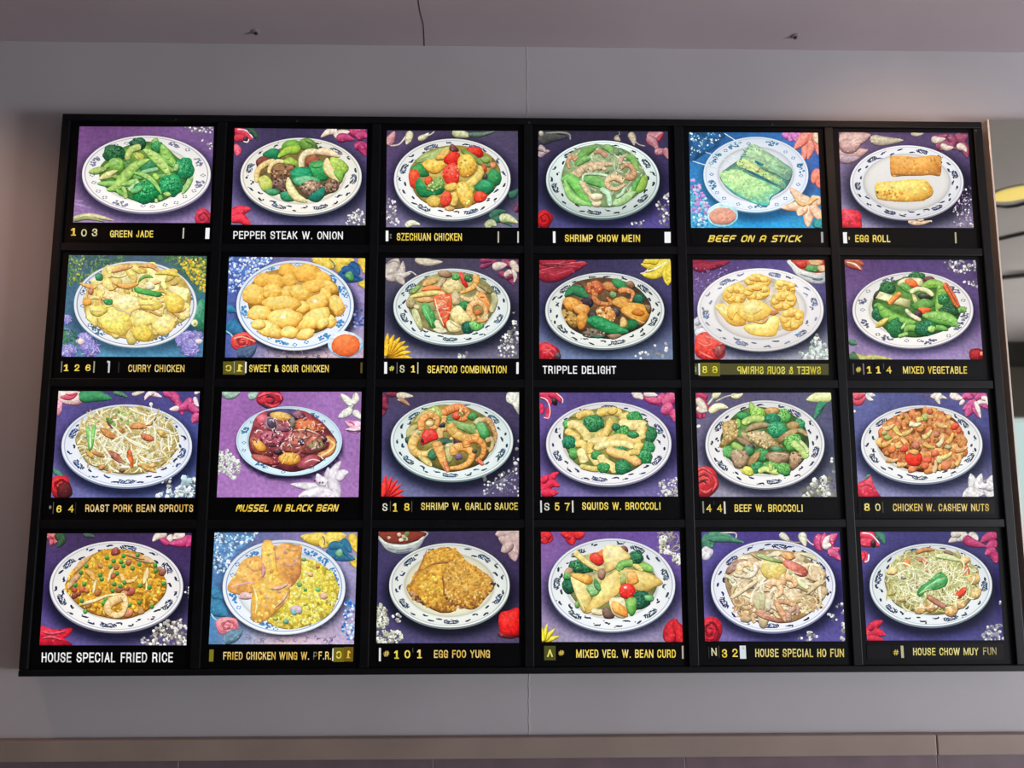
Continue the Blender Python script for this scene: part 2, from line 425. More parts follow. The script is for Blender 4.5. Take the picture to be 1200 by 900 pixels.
def stroke(name, pts, w, c, h=None, e=None, prof='rod', n=.13, ns=9, per=6, sm=True, flat=0.0):
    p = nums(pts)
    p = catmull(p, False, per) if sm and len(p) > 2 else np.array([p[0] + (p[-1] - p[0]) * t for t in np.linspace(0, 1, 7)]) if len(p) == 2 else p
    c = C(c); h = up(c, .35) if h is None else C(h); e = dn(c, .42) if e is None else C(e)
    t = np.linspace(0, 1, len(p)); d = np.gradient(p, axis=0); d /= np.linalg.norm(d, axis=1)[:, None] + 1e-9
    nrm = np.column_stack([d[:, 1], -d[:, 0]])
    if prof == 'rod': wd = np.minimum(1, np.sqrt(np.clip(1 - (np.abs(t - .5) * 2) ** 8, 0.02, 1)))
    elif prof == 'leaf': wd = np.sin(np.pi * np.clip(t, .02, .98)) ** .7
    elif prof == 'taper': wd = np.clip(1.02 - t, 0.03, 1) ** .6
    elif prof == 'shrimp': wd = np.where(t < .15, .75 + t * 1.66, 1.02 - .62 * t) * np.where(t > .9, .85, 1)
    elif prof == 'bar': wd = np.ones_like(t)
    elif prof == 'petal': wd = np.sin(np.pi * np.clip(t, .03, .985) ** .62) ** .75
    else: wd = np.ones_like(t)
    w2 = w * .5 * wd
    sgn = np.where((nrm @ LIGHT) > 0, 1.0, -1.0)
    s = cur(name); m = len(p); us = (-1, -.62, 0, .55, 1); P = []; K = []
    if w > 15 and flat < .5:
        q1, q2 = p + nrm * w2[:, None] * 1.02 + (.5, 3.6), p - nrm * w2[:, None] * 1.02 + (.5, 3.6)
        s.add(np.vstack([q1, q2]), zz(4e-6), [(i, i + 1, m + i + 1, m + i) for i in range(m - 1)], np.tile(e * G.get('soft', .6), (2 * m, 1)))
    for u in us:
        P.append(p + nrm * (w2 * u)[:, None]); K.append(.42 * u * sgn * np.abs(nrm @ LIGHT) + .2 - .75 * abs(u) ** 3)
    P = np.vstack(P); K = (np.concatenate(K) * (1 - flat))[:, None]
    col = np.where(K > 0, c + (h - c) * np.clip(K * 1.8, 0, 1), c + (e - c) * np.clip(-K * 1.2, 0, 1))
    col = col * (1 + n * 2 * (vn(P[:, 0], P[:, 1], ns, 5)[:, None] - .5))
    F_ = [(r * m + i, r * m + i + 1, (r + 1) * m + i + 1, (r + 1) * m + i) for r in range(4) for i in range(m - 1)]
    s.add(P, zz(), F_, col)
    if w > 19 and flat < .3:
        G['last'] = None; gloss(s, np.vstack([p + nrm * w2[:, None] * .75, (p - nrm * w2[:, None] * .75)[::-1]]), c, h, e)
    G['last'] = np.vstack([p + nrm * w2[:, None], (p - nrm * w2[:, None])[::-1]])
def inside(q, poly):
    x, y = q[:, 0], q[:, 1]; r = np.zeros(len(q), bool); j = len(poly) - 1
    for i in range(len(poly)):
        xi, yi = poly[i]; xj, yj = poly[j]
        r ^= ((yi > y) != (yj > y)) & (x < (xj - xi) * (y - yi) / (yj - yi + 1e-12) + xi); j = i
    return r
def rnd_in(poly, n):
    lo, hi = poly.min(0), poly.max(0); out = np.zeros((0, 2))
    for _ in range(60):
        q = RNG.uniform(lo, hi, (n * 2 + 8, 2)); out = np.vstack([out, q[inside(q, poly)]])
        if len(out) >= n: break
    return out[:n]
def epoly(x, y, rx, ry, rot=0, k=28):
    a = np.linspace(0, 2 * np.pi, k, endpoint=False); r = math.radians(rot)
    q = np.column_stack([rx * np.cos(a), ry * np.sin(a)]) @ np.array([[math.cos(r), -math.sin(r)], [math.sin(r), math.cos(r)]])
    return q + (x, y)
def dots(name, poly, n, r0, r1, cols, asp=1.0, rot=None, jit=.10):
    """many small round specks inside an outline (default: the last piece drawn)"""
    p = G['last'] if poly is None else nums(poly)
    s = cur(name); cols = [C(c) for c in cols]
    for q in rnd_in(p, n):
        r = RNG.uniform(r0, r1); a0 = RNG.uniform(0, 6.28) if rot is None else math.radians(-rot)
        k = 6; a = np.linspace(0, 2 * np.pi, k, endpoint=False)
        e = np.column_stack([r * asp * np.cos(a), r * np.sin(a)])
        e = e @ np.array([[math.cos(a0), math.sin(a0)], [-math.sin(a0), math.cos(a0)]]) * RNG.uniform(.75, 1.25, (k, 1)) + q
        c = cols[RNG.randint(len(cols))] * (1 + jit * RNG.uniform(-1, 1))
        sh = np.where((e[:, 1] < q[1])[:, None], c * 1.08, c * .86)
        s.add(e, zz(3e-6), [tuple(range(k))], sh)
def strands(name, poly, n, ln, w, cols, bend=.5, rot=None, spread=180, edge=.45):
    """thin curved strands (noodles, sprouts, shreds) scattered inside an outline"""
    p = nums(poly); first = name
    for q in rnd_in(p, n):
        a = math.radians(RNG.uniform(-spread, spread) + (rot or 0)); L = ln * RNG.uniform(.6, 1.2); b = L * bend * RNG.uniform(-1, 1)
        d = np.array([math.cos(a), -math.sin(a)]); nn = np.array([d[1], -d[0]])
        c = C(cols[RNG.randint(len(cols))]) * RNG.uniform(.9, 1.08)
        pp = [q - d * L / 2, q - d * L / 5 + nn * b * .4, q + d * L / 5 + nn * b * .4, q + d * L / 2 - nn * b * .3]
        zz(-1.1e-5)
        stroke(first, np.clip(c if False else np.array(pp), p.min(0) - 4, p.max(0) + 4), w * RNG.uniform(.75, 1.25), c, None, c * (1 - edge), 'rod', per=3)
        first = ''
def chunks(name, poly, n, r0, r1, cols, asp=1.4, each=False):
    p = nums(poly); first = name
    pts = rnd_in(p, n); pts = pts[np.argsort(pts[:, 1])]
    for q in pts:
        r = RNG.uniform(r0, r1); c = C(cols[RNG.randint(len(cols))]) * RNG.uniform(.9, 1.08)
        ell(first, q[0], q[1], r * RNG.uniform(1, asp), r * RNG.uniform(.7, 1), RNG.uniform(0, 180), np.clip(c, 0, 1), wob=.18, k=9)
        if not each: first = ''

# --- backgrounds and plates
def bg(cols, sh=None, n=.05, ns=7, big=.06):
    """the table cloth of one picture: 3x3 colours blended smoothly, soft shadow under the plate as printed"""
    q = G['quad']; s = cur(''); N, M = 41, 31
    u, v = np.meshgrid(np.linspace(-.03, 1.03, N), np.linspace(-.03, 1.03, M)); u = u.ravel(); v = v.ravel()
    tl, tr, br, bl = q
    P = (tl[None] * (1 - u)[:, None] + tr[None] * u[:, None]) * (1 - v)[:, None] + (bl[None] * (1 - u)[:, None] + br[None] * u[:, None]) * v[:, None]
    cs = np.array([C(c) for c in cols.split()]); g_ = cs.mean(1, keepdims=True); cs = g_ + (cs - g_) * .9
    if len(cs) == 4: cs = np.array([cs[0], (cs[0] + cs[1]) / 2, cs[1], (cs[0] + cs[2]) / 2, cs.mean(0), (cs[1] + cs[3]) / 2, cs[2], (cs[2] + cs[3]) / 2, cs[3]])
    cs = cs.reshape(3, 3, 3)
    def wt(t):
        t = np.clip(t, 0, 1); return np.stack([np.clip(1 - 2 * t, 0, 1), 1 - np.abs(2 * t - 1), np.clip(2 * t - 1, 0, 1)], -1)
    col = np.einsum('ni,nj,jik->nk', wt(u), wt(v), cs)
    for (x, y, rx, ry, k, soft) in ([sh] if sh and not isinstance(sh[0], tuple) else (sh or [])):
        d = np.sqrt(((P[:, 0] - x) / rx) ** 2 + ((P[:, 1] - y) / ry) ** 2)
        a = np.clip((1 + soft - d) / soft, 0, 1) ** 1.3 * k
        col = col * (1 - a[:, None] * np.array([1, .95, .85]))
    col *= 1 + n * 2 * (vn(P[:, 0], P[:, 1], ns, 1)[:, None] - .5) + big * 2 * (vn(P[:, 0], P[:, 1], 160, 2)[:, None] - .5)
    F_ = [(j * N + i, j * N + i + 1, (j + 1) * N + i + 1, (j + 1) * N + i) for j in range(M - 1) for i in range(N - 1)]
    s.add(P, 0.0, F_, col)
def plate(cx, cy, rx, ry, rot=0, kind='a', pats=(), rim='ecebe6', well='f3f0e8', line='8f96b4', lipc='b4b7c6', ink='1d2a4c', wk=.72, lip=11, dash=34, g=.05, ring=.955, pr=.87, ps=1.0, seed=0):
    rg = np.random.RandomState(seed + 11); s = cur('plate'); k = 72; G['amp'] = .12
    a = np.linspace(0, 2 * np.pi, k, endpoint=False); R_ = math.radians(rot)
    RMT = np.array([[math.cos(R_), -math.sin(R_)], [math.sin(R_), math.cos(R_)]])
    def pt(r, th): return np.column_stack([rx * r * np.cos(th), -ry * r * np.sin(th)]) @ RMT + (cx, cy)
    lipP = pt(1.0, a) + (0, lip)
    z = zz(); lc = C(lipc)
    s.add(lipP, z, [tuple(range(k))], np.tile(lc, (k, 1)) * (1 - .25 * np.clip(-np.sin(a), 0, 1))[:, None])
    rim_, well_, ln = up(rim, .3), up(well, .3), C(line)
    rs = [(1, dn(rim_, .10)), (.985, up(rim_, .5)), (ring + .012, rim_), (ring, ln), (ring - .012, rim_), (.9, rim_), (wk + .07, up(rim_, .25)), (wk + .03, rim_), (wk, dn(well_, .16)), (wk - .03, dn(well_, .06)), (wk - .1, well_), (.3, well_), (0.02, well_)]
    P = np.vstack([pt(r, a) for r, _ in rs]); cl = np.vstack([np.tile(c, (k, 1)) for _, c in rs])
    cl = cl * (1 + g * (np.tile(-np.sin(a), len(rs)))[:, None] * np.repeat([r for r, _ in rs], k)[:, None])
    F_ = [(j * k + i, j * k + (i + 1) % k, (j + 1) * k + (i + 1) % k, (j + 1) * k + i) for j in range(len(rs) - 1) for i in range(k)]
    s.add(P, zz(), F_, cl); G['plate'] = (cx, cy, rx, ry, rot, wk)
    ik = C(ink); up_ = lambda r, th: pt(np.atleast_1d(r), np.atleast_1d(th))
    def mark(r0, t0, lr, lt, ang, c):
        # small painted brush mark, placed in the rim's own polar grid so that it follows the plate's tilt
        q = []
        for b in np.linspace(0, 2 * np.pi, 7, endpoint=False):
            x, y = lt * 1.3 * math.cos(b), lr * 1.65 * math.sin(b); ca, sa = math.cos(ang), math.sin(ang)
            q.append((r0 + x * sa + y * ca, t0 + (x * ca - y * sa) / r0))
        q = np.array(q); s.add(pt(q[:, 0], q[:, 1]), zz(3e-6), [tuple(range(7))], np.tile(c, (7, 1)))
    pa = [math.radians(t) for t in pats]
    near = lambda th: any(abs((th - t + np.pi) % (2 * np.pi) - np.pi) < .16 * ps for t in pa)
    if kind == 'a':
        for i in range(dash):
            th = 2 * np.pi * i / dash + rg.uniform(-.05, .05)
            if near(th): continue
            r = .90 if i % 2 else .815
            c = ik * rg.uniform(.75, 1.5)
            mark(r + rg.uniform(-.012, .012), th, .012, .045 * rg.uniform(.6, 1.1), rg.uniform(-.35, .35), c)
            if rg.rand() < .75: mark(r + rg.uniform(-.03, .03), th + .05, .009, .022, rg.uniform(-1.5, 1.5), c)
            if rg.rand() < .55: mark(r + rg.uniform(-.04, .04), th - .06, .008, .012, rg.uniform(-1.5, 1.5), up(c, .35))
        for t in pa:
            for j in range(9):
                o = (j - 4) / 4.0
                mark(pr + .05 * (1 - o * o) - .01, t + o * .125 * ps, .0075, .033, 1.2 * o + rg.uniform(-.2, .2), ik * rg.uniform(.8, 1.6))
            for j in range(6):
                mark(pr - .04 + .016 * (j % 3), t + (j - 2.5) * .045 * ps, .0065, .03, rg.uniform(-.4, .4), ik * rg.uniform(.8, 1.5))
            for j in range(4):
                mark(pr + rg.uniform(-.05, .05), t + rg.uniform(-.1, .1) * ps, .008, .014, rg.uniform(-1.5, 1.5), np.clip(up(ik, .25) * np.array([.7, 1, 1.25]), 0, 1))
    else:
        for i in range(dash):
            th = 2 * np.pi * i / dash + rg.uniform(-.06, .06)
            if near(th): continue
            r = .86 + rg.uniform(-.045, .045); c = up(ik, rg.uniform(0, .3))
            for j in range(4): mark(r + .03 * math.cos(j * 1.6), th + .035 * math.sin(j * 1.6), .007, .017, j * 1.6, c)
        for t in pa:
            for j in range(16):
                b = rg.uniform(0, 6.28); q = rg.uniform(.0, 1) ** .5
                mark(pr + .058 * q * math.sin(b), t + .145 * ps * q * math.cos(b), .013, .021, rg.uniform(-1.5, 1.5), up(ik, rg.uniform(0, .35)))
            for j in range(5): mark(pr + .025 * math.sin(j * 1.26), t + .035 * math.cos(j * 1.26), .011, .011, 0, up(rim, .2) if j % 2 else ik)

    G['amp'] = 1.0

# --- food and flowers
def floret(x, y, r, sq=.85, c='23804a', d='0f4a2c', h='5fb87a', rot=0, n=None, name='broccoli'):
    ell(name, x, y, r, r * sq, rot, c, h, d, wob=.12, k=15, n=.2, ns=5)
    pl = epoly(x, y, r * .93, r * sq * .93, rot)
    n = n or int(r * 1.1)
    dots('', pl, n, r * .05, r * .10, [d, d, c, dn(c, .2)])
    pl2 = epoly(x - r * .12, y - r * .2, r * .75, r * sq * .62, rot)
    dots('', pl2, n, r * .045, r * .085, [c, h, up(c, .2), dn(c, .15)])
def pea(pts, w, c='6fb04a', h='a9d678', e='2f7034', bumps=5, name='snow_pea'):
    stroke(name, pts, w, c, h, e, 'leaf')
    p = catmull(nums(pts), False, 8) if len(nums(pts)) > 2 else np.array([nums(pts)[0] + (nums(pts)[1] - nums(pts)[0]) * t for t in np.linspace(0, 1, 12)])
    for k in range(bumps):
        q = p[int((k + 1) / (bumps + 1) * (len(p) - 1))]
        ell('', q[0], q[1], w * .2, w * .16, 0, up(c, .12), h, c, k=8, flat=.2)
def shrimp(pts, w, c='e8b27a', h='f8e0bc', e='c0672c', st='d98343', name='shrimp', k=5):
    stroke(name, pts, w, c, h, e, 'shrimp', per=8)
    p = catmull(nums(pts), False, 8); d = np.gradient(p, axis=0); d /= np.linalg.norm(d, axis=1)[:, None] + 1e-9
    nr = np.column_stack([d[:, 1], -d[:, 0]])
    for j in range(k):
        t = (j + .7) / (k + .6); i = int(t * (len(p) - 1)); ww = w * .46 * (1.02 - .5 * t)
        stroke('', np.array([p[i] - nr[i] * ww, p[i] + d[i] * w * .06, p[i] + nr[i] * ww]), w * .085, st, st, st, 'leaf', per=3)
def rose(x, y, r, c='c8202c', sq=.9, d='6e0f18', h='ee5a54', name='rose', rot=0):
    ell(name, x, y, r, r * sq, rot, c, h, d, wob=.08)
    for k in range(9):
        a = k * 2.4 + .6; q = r * (.72 - .065 * k)
        pts = [(x + q * math.cos(a + t), y + q * sq * math.sin(a + t)) for t in (-.9, -.3, .3, .9)]
        stroke('', pts, r * .22, c if k % 2 else d, h if k % 2 else c, d, 'leaf', per=4)
def sprig(poly, n, r0=3, r1=8, cols=('ece8e6', 'c4c0c0', 'ffffff', '8c8a88', 'a8a4a4', '6e6a6c'), stems=8, sc='5d6152', name='babys_breath'):
    p = nums(poly); first = name; lo, hi = p.min(0), p.max(0); ctr = p.mean(0)
    for q in rnd_in(p, stems):
        zz(-1.2e-5); stroke(first, np.array([q, (q + ctr) / 2 + RNG.uniform(-8, 8, 2), ctr + RNG.uniform(-20, 20, 2)]), 2.4, sc, None, None, 'bar', per=3); first = ''
    dots(first, p, n, r0, r1, cols, jit=.08)
    dots('', p, n // 2, r0 * .4, r0 * .8, [sc, '8a8a80', '4a4c48'])
def petals(name, items, c, h=None, e=None):
    """flower of several petals, each item 'width x y x y x y'"""
    first, ref, keep = True, None, name
    for it in items:
        q = np.array([float(t) for t in it.split()[1:]]).reshape(-1, 2)
        apart = ref is not None and keep and min(np.linalg.norm(r - t) for r in ref for t in q) > 45
        a = [float(t) for t in it.split()]
        stroke(keep if (first or apart) else '', q, a[0], c, h, e, 'petal', per=5)
        ref = list(q) if (first or apart) else ref + list(q); first = False
# ------------------------------------------------------------ one menu panel: mat card, print, caption strip
PANELS = []
# outline letters of the slanted rounded face used on two captions (unit square, y down)
TECH = {'B': ['0 0 .75 0 .9 .14 .85 .42 .1 .47', '.1 .47 .85 .5 .95 .8 .8 1 0 1', '.1 .05 .1 1'], 'E': ['.95 0 .3 0 .1 .22 .1 .78 .3 1 .95 1', '.1 .5 .85 .5'],
        'F': ['.95 0 .3 0 .1 .2 .1 1', '.1 .5 .8 .5'], 'O': ['.3 0 .75 0 .95 .2 .95 .8 .75 1 .3 1 .1 .8 .1 .2 .3 0'],
        'N': ['.1 1 .1 0 .25 0 .8 1 .95 1 .95 0'], 'A': ['.1 1 .1 .2 .3 0 .75 0 .95 .2 .95 1', '.1 .6 .95 .6'],
        'S': ['.95 0 .25 0 .1 .2 .2 .45 .85 .55 .95 .8 .8 1 .1 1'], 'T': ['0 0 1 0', '.5 0 .5 1'], 'I': ['.5 0 .5 1'],
        'C': ['.95 0 .3 0 .1 .22 .1 .78 .3 1 .95 1'], 'K': ['.1 0 .1 1', '.95 0 .25 .5 .95 1'], 'L': ['.1 0 .1 .8 .25 1 .95 1'],
        'M': ['.05 1 .05 .2 .2 0 .4 .1 .5 .6 .6 .1 .8 0 .95 .2 .95 1'], 'U': ['.1 0 .1 .8 .3 1 .75 1 .95 .8 .95 0']}
TW = {'I': .35, 'M': 1.15, ' ': .6, 'T': .9}
LIFT = {(1, 0): .16, (3, 1): .2, (1, 1): .08, (1, 4): .08, (2, 4): .1, (3, 4): .08, (2, 3): .08, (0, 4): .1, (0, 0): .06, (3, 5): .08}
def begin(r, c, x0, y0, sc, quad, label):
    RNG.seed(100 + r * 10 + c)
    G.clear()
    G.update(r=r, c=c, x0=x0, y0=y0, sc=sc, quad=nums(quad), subs=[Sub('picture')], z=1e-5, label=label, caps=[], lift=LIFT.get((r, c), .045), soft=.8 if (r, c) in ((1, 0), (3, 1), (1, 1), (1, 4)) else .6)
def to_w(px, depth):
    return at(G['x0'] + px[:, 0] / G['sc'], G['y0'] + px[:, 1] / G['sc'], depth)
def raw_mesh(name, verts, faces, cols, parent, material, org, amp=0.0):
    me = bpy.data.meshes.new(name)
    me.from_pydata([tuple(v) for v in (verts - org)], [], faces)
    if cols is not None:
        a = me.color_attributes.new('print', 'FLOAT_COLOR', 'POINT')
        a.data.foreach_set('color', np.column_stack([lin(cols), np.ones(len(cols)) * amp]).astype(np.float32).ravel())
    me.materials.append(material)
    return link(bpy.data.objects.new(name, me), parent)

# stroke skeletons of the upright condensed sans capitals (unit square, y down)
SANS = {'A': ['0 1 .5 0', '1 1 .5 0', '.2 .66 .8 .66'], 'B': ['.05 0 .05 1', '.05 0 .65 0 .9 .1 .92 .3 .75 .46 .05 .46', '.7 .46 .95 .58 1 .78 .85 .96 .65 1 .05 1'],
 'C': ['1 .28 .92 .1 .7 0 .35 0 .1 .14 .02 .4 .02 .6 .1 .86 .35 1 .7 1 .92 .9 1 .7'], 'D': ['.05 0 .05 1', '.05 0 .6 0 .9 .14 1 .4 1 .6 .9 .86 .6 1 .05 1'],
 'E': ['1 0 .05 0 .05 1 1 1', '.05 .48 .9 .48'], 'F': ['1 0 .05 0 .05 1', '.05 .48 .85 .48'], 'G': ['1 .26 .9 .08 .7 0 .35 0 .1 .14 .02 .4 .02 .6 .1 .86 .35 1 .68 1 .9 .88 .97 .7 .97 .53 .55 .53', '.97 .6 .97 1'],
 'H': ['.05 0 .05 1', '.95 0 .95 1', '.05 .48 .95 .48'], 'I': ['.5 0 .5 1'], 'J': ['.85 0 .85 .75 .7 .96 .45 1 .18 .94 .08 .72'], 'K': ['.05 0 .05 1', '.95 0 .05 .62', '.38 .4 1 1'],
 'L': ['.05 0 .05 1 .95 1'], 'M': ['.0 0 .0 1', '1 0 1 1', '.04 0 .5 .98', '.96 0 .5 .98'], 'N': ['.0 0 .0 1', '1 0 1 1', '.02 0 .98 1'], 'O': ['.5 0 .28 .03 .08 .18 0 .42 0 .58 .08 .82 .28 .97 .5 1 .72 .97 .92 .82 1 .58 1 .42 .92 .18 .72 .03 .5 0'],
 'P': ['.05 1 .05 0 .65 0 .92 .1 1 .28 .92 .46 .65 .56 .05 .56'], 'Q': ['.5 0 .28 .03 .08 .18 0 .42 0 .58 .08 .82 .28 .97 .5 1 .72 .97 .92 .82 1 .58 1 .42 .92 .18 .72 .03 .5 0', '.6 .72 1 1.04'],
 'R': ['.05 1 .05 0 .65 0 .9 .1 .96 .26 .88 .44 .65 .52 .05 .52', '.62 .52 .85 .6 .92 .8 1 1'], 'S': ['.95 .26 .85 .08 .65 0 .35 0 .12 .08 .04 .26 .15 .42 .5 .5 .85 .58 .97 .74 .88 .92 .65 1 .35 1 .1 .92 0 .72'],
 'T': ['0 0 1 0', '.5 0 .5 1'], 'U': ['.05 0 .05 .7 .15 .92 .35 1 .65 1 .85 .92 .95 .7 .95 0'], 'V': ['0 0 .5 1', '1 0 .5 1'], 'W': ['0 0 .25 1', '.5 .0 .25 1', '.5 .0 .75 1', '1 0 .75 1'], 'X': ['0 0 1 1', '1 0 0 1'], 'Y': ['0 0 .5 .52 1 0', '.5 .52 .5 1'], 'Z': ['.05 0 1 0 0 1 1 1'],
 '&': ['1 1 .2 .25 .25 .06 .42 0 .6 .06 .64 .22 .5 .38 .15 .56 .05 .78 .18 .95 .42 1 .7 .9 .95 .55'], '.': ['.5 .97 .5 1'], '#': ['.4 0 .22 1', '.8 0 .62 1', '.05 .32 1 .32', '0 .68 .95 .68'], '*': ['.5 .1 .5 .9', '.1 .3 .9 .7', '.9 .3 .1 .7'], '=': ['.1 .1 .9 .1', '.1 .5 .9 .5', '.1 .9 .9 .9'], '-': ['.5 0 .5 1'],
 'v': ['0 1 .5 0', '1 1 .5 0'], '0': ['.5 0 .28 .03 .08 .18 0 .42 0 .58 .08 .82 .28 .97 .5 1 .72 .97 .92 .82 1 .58 1 .42 .92 .18 .72 .03 .5 0'], '2': ['.02 .3 .1 .1 .35 0 .65 0 .9 .1 .98 .28 .9 .45 .3 .75 .02 1 1 1'],
 '3': ['.04 .25 .15 .06 .4 0 .65 0 .9 .1 .95 .27 .8 .43 .45 .47', '.5 .47 .85 .54 1 .72 .9 .92 .65 1 .35 1 .1 .92 0 .72'], '4': ['.75 1 .75 0 0 .68 1 .68'], '5': ['.92 0 .15 0 .06 .5 .3 .37 .6 .36 .9 .48 1 .68 .9 .9 .62 1 .32 1 .08 .9 0 .74'],
 '6': ['.94 .22 .8 .05 .5 0 .22 .08 .05 .35 .03 .65 .14 .92 .45 1 .75 .96 .97 .8 .97 .6 .8 .45 .45 .42 .15 .52 .03 .68'], '7': ['0 0 1 0 .55 .5 .35 1'], '8': ['.5 .47 .2 .42 .07 .25 .15 .06 .5 0 .85 .06 .93 .25 .8 .42 .5 .47 .15 .55 0 .75 .12 .94 .5 1 .88 .94 1 .75 .85 .55 .5 .47']}
SW = {'I': .16, '.': .14, 'M': .70, 'W': .86, 'N': .53, '#': .8, 'J': .42, 'E': .44, 'F': .42, 'L': .42, '-': .2, '&': .6, 'T': .48}
def sans_glyphs(s, bold):
    """letters built from stroke skeletons with square ends"""
    V, Fc = [], []; x = 0.0; n = 0; w = .135 + (bold * 1.2 if s != '#' else -.005)
    for ch in s:
        if ch == ' ': x += .5; continue
        cw = SW.get(ch, .5)
        for pl in SANS[ch]:
            p = nums(pl) * (cw, 1 - w) + (x + w / 2, w / 2)
            d = np.diff(p, axis=0); d /= np.linalg.norm(d, axis=1)[:, None] + 1e-9; nn = np.column_stack([-d[:, 1], d[:, 0]])
            m = np.vstack([nn[:1], nn[:-1] + nn[1:], nn[-1:]]); m /= np.linalg.norm(m, axis=1)[:, None] + 1e-9
            sc = np.ones(len(p)); sc[1:-1] = 1 / np.clip((m[1:-1] * nn[1:]).sum(1), .55, 1)
            q = p.copy(); q[0] -= d[0] * (w / 2 if len(SANS[ch][0]) > 12 or 1 else 0) * .98; q[-1] += d[-1] * w / 2 * .98
            if len(p) > 5 and np.allclose(p[0], p[-1]): q[0] = p[0]; q[-1] = p[-1]; m[0] = m[-1] = (nn[0] + nn[-1]) / np.linalg.norm(nn[0] + nn[-1])
            a, b = q + m * (w / 2 * sc)[:, None], q - m * (w / 2 * sc)[:, None]
            V += list(a) + list(b); k = len(p)
            Fc += [(n + i, n + i + 1, n + k + i + 1, n + k + i) for i in range(k - 1)]; n += 2 * k
        x += cw + w + .11
    V = np.array(V); lo, hi = V.min(0), V.max(0)
    if len(s) > 1 or s not in '-.=*#': lo[1], hi[1] = 0, 1
    return (V - lo) / np.maximum(hi - lo, 1e-6), Fc
ONE = np.array([(.35, 0), (.75, 0), (.75, .86), (1, .86), (1, 1), (.05, 1), (.05, .86), (.38, .86), (.38, .27), (0, .34), (0, .22)])
def tech_glyphs(s, w=.25):
    V, Fc = [], []; x = 0; n = 0
    for ch in s:
        cw = TW.get(ch, 1.0)
        for pl in TECH.get(ch, []):
            p = nums(pl)
            for a, b in zip(p, p[1:]):
                d = (b - a) / (np.linalg.norm(b - a) + 1e-9); nn = np.array([-d[1], d[0]]) * w / 2; a2, b2 = a - d * w * .35, b + d * w * .35
                for q in (a2 + nn, b2 + nn, b2 - nn, a2 - nn):
                    V.append(((x + (q[0] * cw if ch != 'I' else q[0] - .35) * .8) + (1 - q[1]) * .28, q[1]))
                Fc.append((n, n + 1, n + 2, n + 3)); n += 4
        x += cw * .8 + .24
    V = np.array(V); V -= V.min(0)
    return V / V.max(0), Fc
def place(v, x0, x1, y0, y1, flip=False):
    """unit glyph box -> crop pixels, following the slope and lean of this panel"""
    q = G['quad']; bx = q[2] - q[3]; sl = bx[1] / bx[0]
    dn_ = ((q[3] - q[0]) / (q[3] - q[0])[1] + (q[2] - q[1]) / (q[2] - q[1])[1]) / 2
    u = 1 - v[:, 0] if flip else v[:, 0]
    X = x0 + (x1 - x0) * u; Y = y0 + (y1 - y0) * v[:, 1]
    lean = dn_[0] if abs(x1 - x0) < 60 else 0.5 * dn_[0]
    return np.column_stack([X + lean * (Y - (y0 + y1) / 2), Y + sl * (X - x0)])
GOLD, WHITE, PALE = 'f2cf38', 'ececec', 'dccb90'
def T(s, x0, x1, y0, y1, col=GOLD, bold=.012, tech=False, flip=False, col2=None): G['caps'].append(('t', s, x0, x1, y0, y1, col, bold, tech, flip, col2))
def N(s, x0, x1, y0, y1, col=GOLD, bold=.03, flip=False, glow=None): G['caps'].append(('n', s, x0, x1, y0, y1, col, bold, flip, glow))
def GAP(x0, x1, y0, y1, col='f4f4f4'): G['caps'].append(('g', x0, x1, y0, y1, col))
def STRIP(x0, x1, y0, y1, col): G['caps'].append(('s', x0, x1, y0, y1, col))

